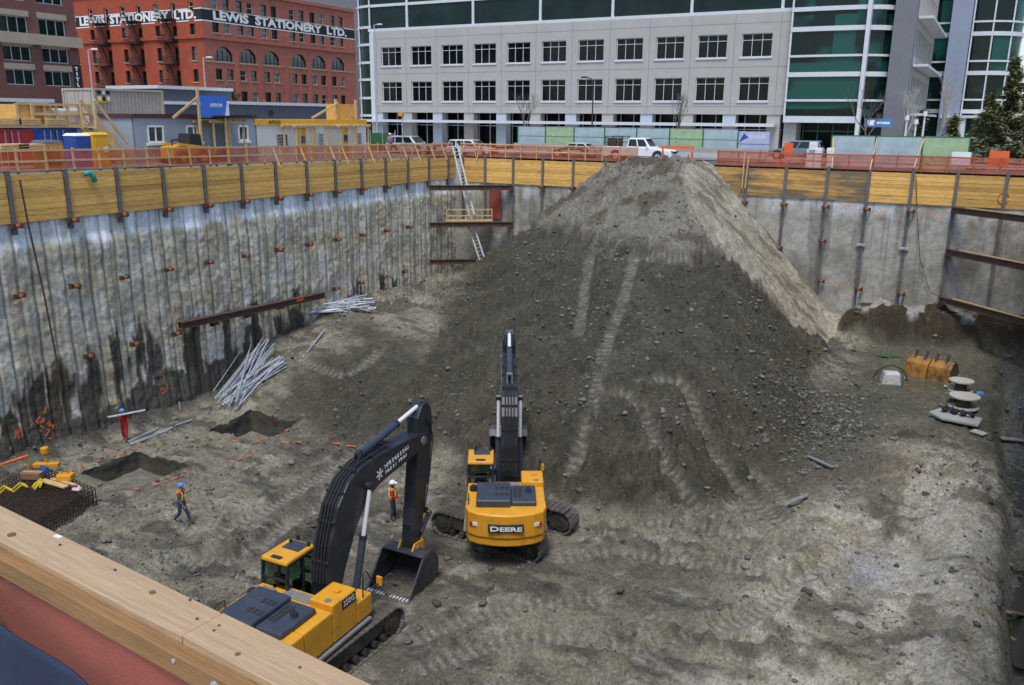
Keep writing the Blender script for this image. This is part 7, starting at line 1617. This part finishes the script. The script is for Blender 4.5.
# ================================================================== hoarding panels with concrete barriers
hg = pm('hoarding_green', (.33, .46, .26), .6, .18, 1.4); hb = pm('hoarding_blue_grey', (.36, .45, .47), .6, .2, 1.2, dirt=(.48, .55, .56), dscale=.8); hl_ = pm('hoarding_lilac', (.42, .44, .62), .6, .12, 1.2, dirt=(.56, .56, .68), dscale=.6); gfr = pm('green_frame', (.02, .16, .05), .6, .1, 2)
hx = [ony(px, 140, 78).x for px in (518, 545.5, 574, 604.5, 636.5, 669.5, 703, 738, 770)]
hm_ = [hb, hg, hb, hb, hb, hg, hb, hl_]; nl = ['pale blue grey', 'green', 'pale blue grey', 'pale blue grey', 'pale blue grey', 'green', 'pale blue grey', 'lilac']
zhp = float(zs(0, 78)) + .14
for i in range(8):
    a, b = hx[i], hx[i + 1]; t = thing('hoarding_panel', f'{nl[i]} printed hoarding panel, {ORD[i]} from the left in the row before the offices', 'hoarding panel', (a, 78, zhp), 0, 'hoarding panels before the offices'); w = b - a
    zb2 = .8 if i < 7 else .3; zt9 = 15.62 - zhp if i < 7 else 15.5 - zhp
    m = MB(); m.bb(.06, w - .06, -.02, .02, zb2, zt9, hm_[i]); m.build('board', t)
    m = MB(); m.bb(-.06, .05, -.06, .06, 0, zt9 + .05, gfr); m.bb(.05, w - .06, -.035, -.021, (zb2 + zt9) / 2 - .02, (zb2 + zt9) / 2 + .02, gfr); m.build('frame', t)
    if i in (1, 5):
        m = MB(); c_ = Vector((.6, -.03, 1.65)); m.path([c_ + Vector((.2 * math.cos(a_), 0, .2 * math.sin(a_))) for a_ in np.linspace(0, 2 * math.pi, 14)], .035, hb, 5, cap=False); m.build('round_mark', t)
    if i == 7:
        m = MB(); m.prism([(.1, 1.5), (.5, 2.3), (.9, 1.95)], (0, -.035, 0), (1, 0, 0), (0, 0, 1), (0, .01, 0), M['blue']); m.build('blue_mark', t); text('lettering', 'tonik', .55, (1.75, -.03, 2.0), (1, 0, 0), (0, 0, 1), M['white'], t, .006, 1.5, 0, .0)
hx2 = [ony(px, 140, 70.5).x for px in (832, 876, 923.5, 970.5)]
for i in range(3):
    a, b = hx2[i], hx2[i + 1]; t = thing('hoarding_panel', ['grey blue translucent hoarding panel left of two behind the right fence', 'grey blue translucent hoarding panel beside the green one', 'green hoarding panel at the right end behind the right fence'][i], 'hoarding panel', (a, 70.5, zr), 0, 'hoarding panels on the right'); w = b - a; z9 = ony(900, 137, 70.5).z - zr
    m = MB(); m.bb(.05, w - .05, -.02, .02, .2, z9, [hb, hb, hg][i]); m.build('board', t); m = MB(); m.bb(-.05, .045, -.06, .06, 0, z9 + .06, gfr); m.bb(w - .05, w + .0, -.06, .06, 0, z9 + .05, gfr); m.bb(.05, w - .06, -.03, .03, z9 + .0, z9 + .07, gfr); m.build('frame', t)
    if i == 2: m = MB(); m.path([Vector((.75 + .25 * math.cos(a_), -.035, .75 + .25 * math.sin(a_))) for a_ in np.linspace(0, 2 * math.pi, 14)], .05, hb, 5, cap=False); m.build('round_mark', t)
t = thing('concrete_barrier', 'long low concrete barrier below the printed hoarding panels', 'barrier', (hx[0], 77.2, 13.1)); m = MB(); m.prism([(-.35, 0), (.35, 0), (.3, .2), (.14, .5), (.11, .95), (-.11, .95), (-.14, .5), (-.3, .2)], (0, 0, 0), (0, 1, 0), (0, 0, 1), (hx[-1] - hx[0], 0, 0), M['sidewalk']); m.build('barrier_body', t, bevel=.02)
# orange barricade on top of the mound's edge, signs, cones, white blocks
p0, p1 = ony(661, 147, 64.3), ony(694, 149, 64.3); t = thing('barricade', 'orange sawhorse barricade right behind the top of the dirt mound', 'barricade', (p0.x, 64.3, zs(0, 64.3)))
m = MB(); h_ = p0.z - float(zs(0, 64.3)); w = p1.x - p0.x; m.bar((0, 0, h_), (w, 0, h_), .06, .22, M['orange_paint']); m.build('board', t)
for x in (.15, w - .15):
    for s in (-.35, .35): m = MB(); m.bar((x, 0, h_ - .05), (x, s, 0), .07, .1, M['orange_paint']); m.build('leg', t)
def roadsign(px, pyt, y, w, h, mat, label):
    p = ony(px, pyt, y); t = thing('road_work_sign', label, 'sign', (p.x, y, 12.95)); m = MB(); m.bb(-w / 2, w / 2, -.02, .02, p.z - 12.95 - h, p.z - 12.95, mat); m.build('board', t, bevel=.01); m = MB(); m.bb(-.04, .04, .021, .08, 0, p.z - 12.95 - .1, M['galv']); m.build('post', t)
os_ = pm('sign_orange', (.75, .13, .03), .5, .05, 2)
roadsign(789, 143, 68, .65, .95, os_, 'orange road work sign in front of the blue grey car'); roadsign(1000, 151, 68, 1.2, 1.1, os_, 'orange road work sign beside the evergreens at the right edge')
for i, (px, py) in enumerate(((813, 142), (818, 148), (830, 148), (810, 149))):
    p = ony(px, py + 10, 69); m = MB(); t = thing('white_block', ['white block on top of the small white stack right of the orange sign', 'white block in the middle of the small stack by the orange sign', 'white block at the right of the small stack by the orange sign', 'white block at the left of the small stack by the orange sign'][i], 'block', (p.x, 69, zr + .1)); h9 = ony(px, py, 69).z - zr - .1; m.bb(-.26, .26, -.3 + .05 * i, .4 + .05 * i, 0 if i else h9 - .6, h9, M['white']); m.build('block_body', t, bevel=.03); m = MB(); m.bb(-.2, .2, -.305 + .05 * i, -.301 + .05 * i, h9 - .3, h9 - .2, M['alu']); m.build('slot', t)
for i, (px, lb) in enumerate(((962, 'white notice board left of the orange sign at the right edge'),)): roadsign(px, 152, 68.5, 1.2, 1.0, M['white'], lb)
def cone(px, py, y, label):
    p = ony(px, py, y); z = float(zs(0, y)); t = thing('traffic_cone', label, 'cone', (p.x, y, z)); m = MB(); m.tube((0, 0, .04), (0, 0, .75), .16, M['orange_paint'], 14, .03); m.build('cone_body', t); m = MB(); m.box((0, 0, .02), (.42, .42, .04), M['orange_paint']); m.build('base', t); m = MB(); m.tube((0, 0, .36), (0, 0, .5), .112, M['white'], 14, .085); m.build('band', t)
cone(777, 165, 63.6, 'orange traffic cone behind the right fence, left of a pair'); cone(784, 165, 63.6, 'orange traffic cone behind the right fence, right of a pair')
cone(1016, 160, 64.5, 'orange traffic cone behind the fence at the right edge') if False else None
for i, px in enumerate((907, 916, 925)):
    p = ony(px, [120, 124, 116][i], 84); t = thing('bollard_light', ['slim pale light post, shortest of three by the evergreens', 'slim pale light post in the middle of three by the evergreens', 'slim pale light post with a round head, tallest by the evergreens'][i], 'light post', (p.x, 84, 13.4)); m = MB(); m.tube((0, 0, 0), (0, 0, p.z - 13.4), .08, M['alu'], 8); m.build('pole', t); m = MB(); m.tube((0, 0, p.z - 13.4), (0, 0, p.z - 13.0), .2, M['alu'], 12, .15); m.build('lamp_head', t)
# person in a light blue shirt by the silver car
p = ony(390.5, 152, 66); person((p.x, 66, 13.2), R(60), 'worker in a blue top and orange vest standing behind the fence by the plywood box', joints(.05, 'down'), dict(pm_, top=M['hatblue'], vest=M['hivis'], hat=M['hatwhite']), False)
gb = ony(383, 140, 73); m = MB(); t = thing('green_scrim', 'dark green netted scaffold screen behind the plywood box', 'screen', (gb.x, 73, zr)); m.bb(-1.6, 1.6, -.03, .03, 0, 1.9, pm('green_scrim', (.03, .12, .05), .8, .25, 2)); m.build('screen', t)
for x in (-1.6, 0, 1.6): m = MB(); m.tube((x, -.06, 0), (x, -.06, 2.2), .04, M['galv'], 6); m.build('post', t)
# ================================================================== trees
def bare_tree(x, y, z, h, label, seed, mat='bark', spread=.5, buds=None):
    rt = random.Random(seed); t = thing('bare_tree', label, 'tree', (x, y, z)); tr = MB(); cr = MB()
    def grow(p, d, L, r, lev, mb_):
        n = 3; pts = [p]; q = p
        for k in range(n): d = (d + Vector((rt.uniform(-.16, .16), rt.uniform(-.16, .16), rt.uniform(-.02, .12)))).normalized(); q = q + d * L / n; pts.append(q)
        mb_.path(pts, r, M[mat], 5 if lev else 8, r * .55, cap=False)
        if lev >= 5 or r < .004: return
        for k in range(rt.choice((2, 3, 3)) + (2 if lev == 0 else 0)):
            a = rt.uniform(0, 6.28); s = rt.uniform(.35, .85) * spread * 1.5; dd = (d + Vector((math.cos(a) * s, math.sin(a) * s, rt.uniform(-.1, .35)))).normalized(); o_ = pts[rt.choice((2, 3, 3))]
            grow(o_, dd, L * rt.uniform(.55, .82), r * .55, lev + 1, cr)
    grow(Vector((0, 0, 0)), Vector((0, 0, 1)), h * .32, h * .016, 0, tr)
    tr.build('trunk', t, smooth=True, fixn=False); cr.build('branches', t, smooth=True, fixn=False)
    if buds:
        b = MB(); vs = cr.v
        for k in range(1500):
            c_ = Vector(rt.choice(vs)); e1_ = Vector((rt.uniform(-1, 1), rt.uniform(-1, 1), rt.uniform(-1, 1))).normalized() * .12; e2_ = e1_.cross(Vector((rt.uniform(-1, 1), rt.uniform(-1, 1), 1))).normalized() * .08; b.add([c_ - e1_, c_ + e2_, c_ + e1_, c_ - e2_], [(0, 1, 2, 3)], buds)
        b.build('crown', t, fixn=False)
    return t
def bt(px, pyb, pyt, y, label, seed, **k): p = ony(px, pyb, y); h = (ony(px, pyt, y).z - 13.4) * 1.0; bare_tree(p.x, y, 13.4, h, label, seed, **k)
bt(526, 150, 84, 82, 'small bare tree in front of the lower office windows, left of the lamp', 3)
bt(676, 150, 78, 82, 'bare upright tree in front of the office windows above the pickup', 8, spread=.35)
bt(866, 150, 74, 82, 'bare spreading tree before the green glass bay', 12, spread=.75)
bt(905, 150, 70, 86, 'tall pale bare birch left of the evergreens', 21, mat='palebark', spread=.3)
bt(935, 150, 66, 87, 'tall pale bare birch touching the evergreens', 26, mat='palebark', spread=.3)
q = onx(238, 112, -72); bare_tree(q.x, q.y, 13.4, 6.4, 'budding yellowish tree in front of the brick facade', 31, buds=M['budleaf'])
q = onx(254, 112, -72); bare_tree(q.x, q.y, 13.4, 6.0, 'low budding tree beside another before the arched windows', 35, buds=M['budleaf'])
def conifer(x, y, z, h, r, label, seed, mat, n=2600):
    rt = random.Random(seed); t = thing('evergreen_tree', label, 'tree', (x, y, z)); m = MB(); m.tube((0, 0, 0), (0, 0, h * .95), h * .018, M['bark'], 8, .03); m.build('trunk', t)
    m = MB()
    nb = int(h * 9)
    for k in range(nb):
        f = (k + rt.random()) / nb; zz = h * (.04 + .96 * f); a = rt.uniform(0, 6.28); L = r * (1 - f) ** .9 * rt.uniform(.35, 1.15) + .12; droop = rt.uniform(-.1, .35)
        for j in range(int(n / nb)):
            u = rt.random() ** .6; c_ = Vector((math.cos(a) * L * u, math.sin(a) * L * u, zz - droop * L * u + .1)); c_ += Vector((rt.gauss(0, .16), rt.gauss(0, .16), rt.gauss(0, .13)))
            s = rt.uniform(.06, .17); e1_ = Vector((math.cos(a) + rt.uniform(-.6, .6), math.sin(a) + rt.uniform(-.6, .6), rt.uniform(-.5, .3))).normalized() * s * 1.6; e2_ = e1_.cross(Vector((rt.uniform(-1, 1), rt.uniform(-1, 1), 1.5))).normalized() * s * .6
            m.add([c_ - e1_, c_ + e2_, c_ + e1_, c_ - e2_], [(0, 1, 2, 3)], mat)
    m.build('crown', t, fixn=False)
def cf(px, pyt, y, r, label, seed, mat, n): p = ony(px, 150, y); conifer(p.x, y, 13.3, ony(px, pyt, y).z - 13.3, r, label, seed, M[mat], n)
cf(1003, 62, 86, 2.6, 'tall dark evergreen tree at the right edge before the glass tower', 5, 'needle', 10000)
cf(984, 96, 84, 2.0, 'shorter evergreen tree left of the tall one', 6, 'needle2', 5500)
cf(1022, 92, 84, 2.2, 'bushy evergreen cut by the right edge of the photo', 7, 'needle2', 5500)
cf(918, 112, 93, 1.0, 'small slim evergreen under the canopies of the side wing', 9, 'needle', 1600)
cf(951, 118, 96, 1.6, 'low evergreen shrub at the foot of the blue grey pier', 10, 'needle', 2000)
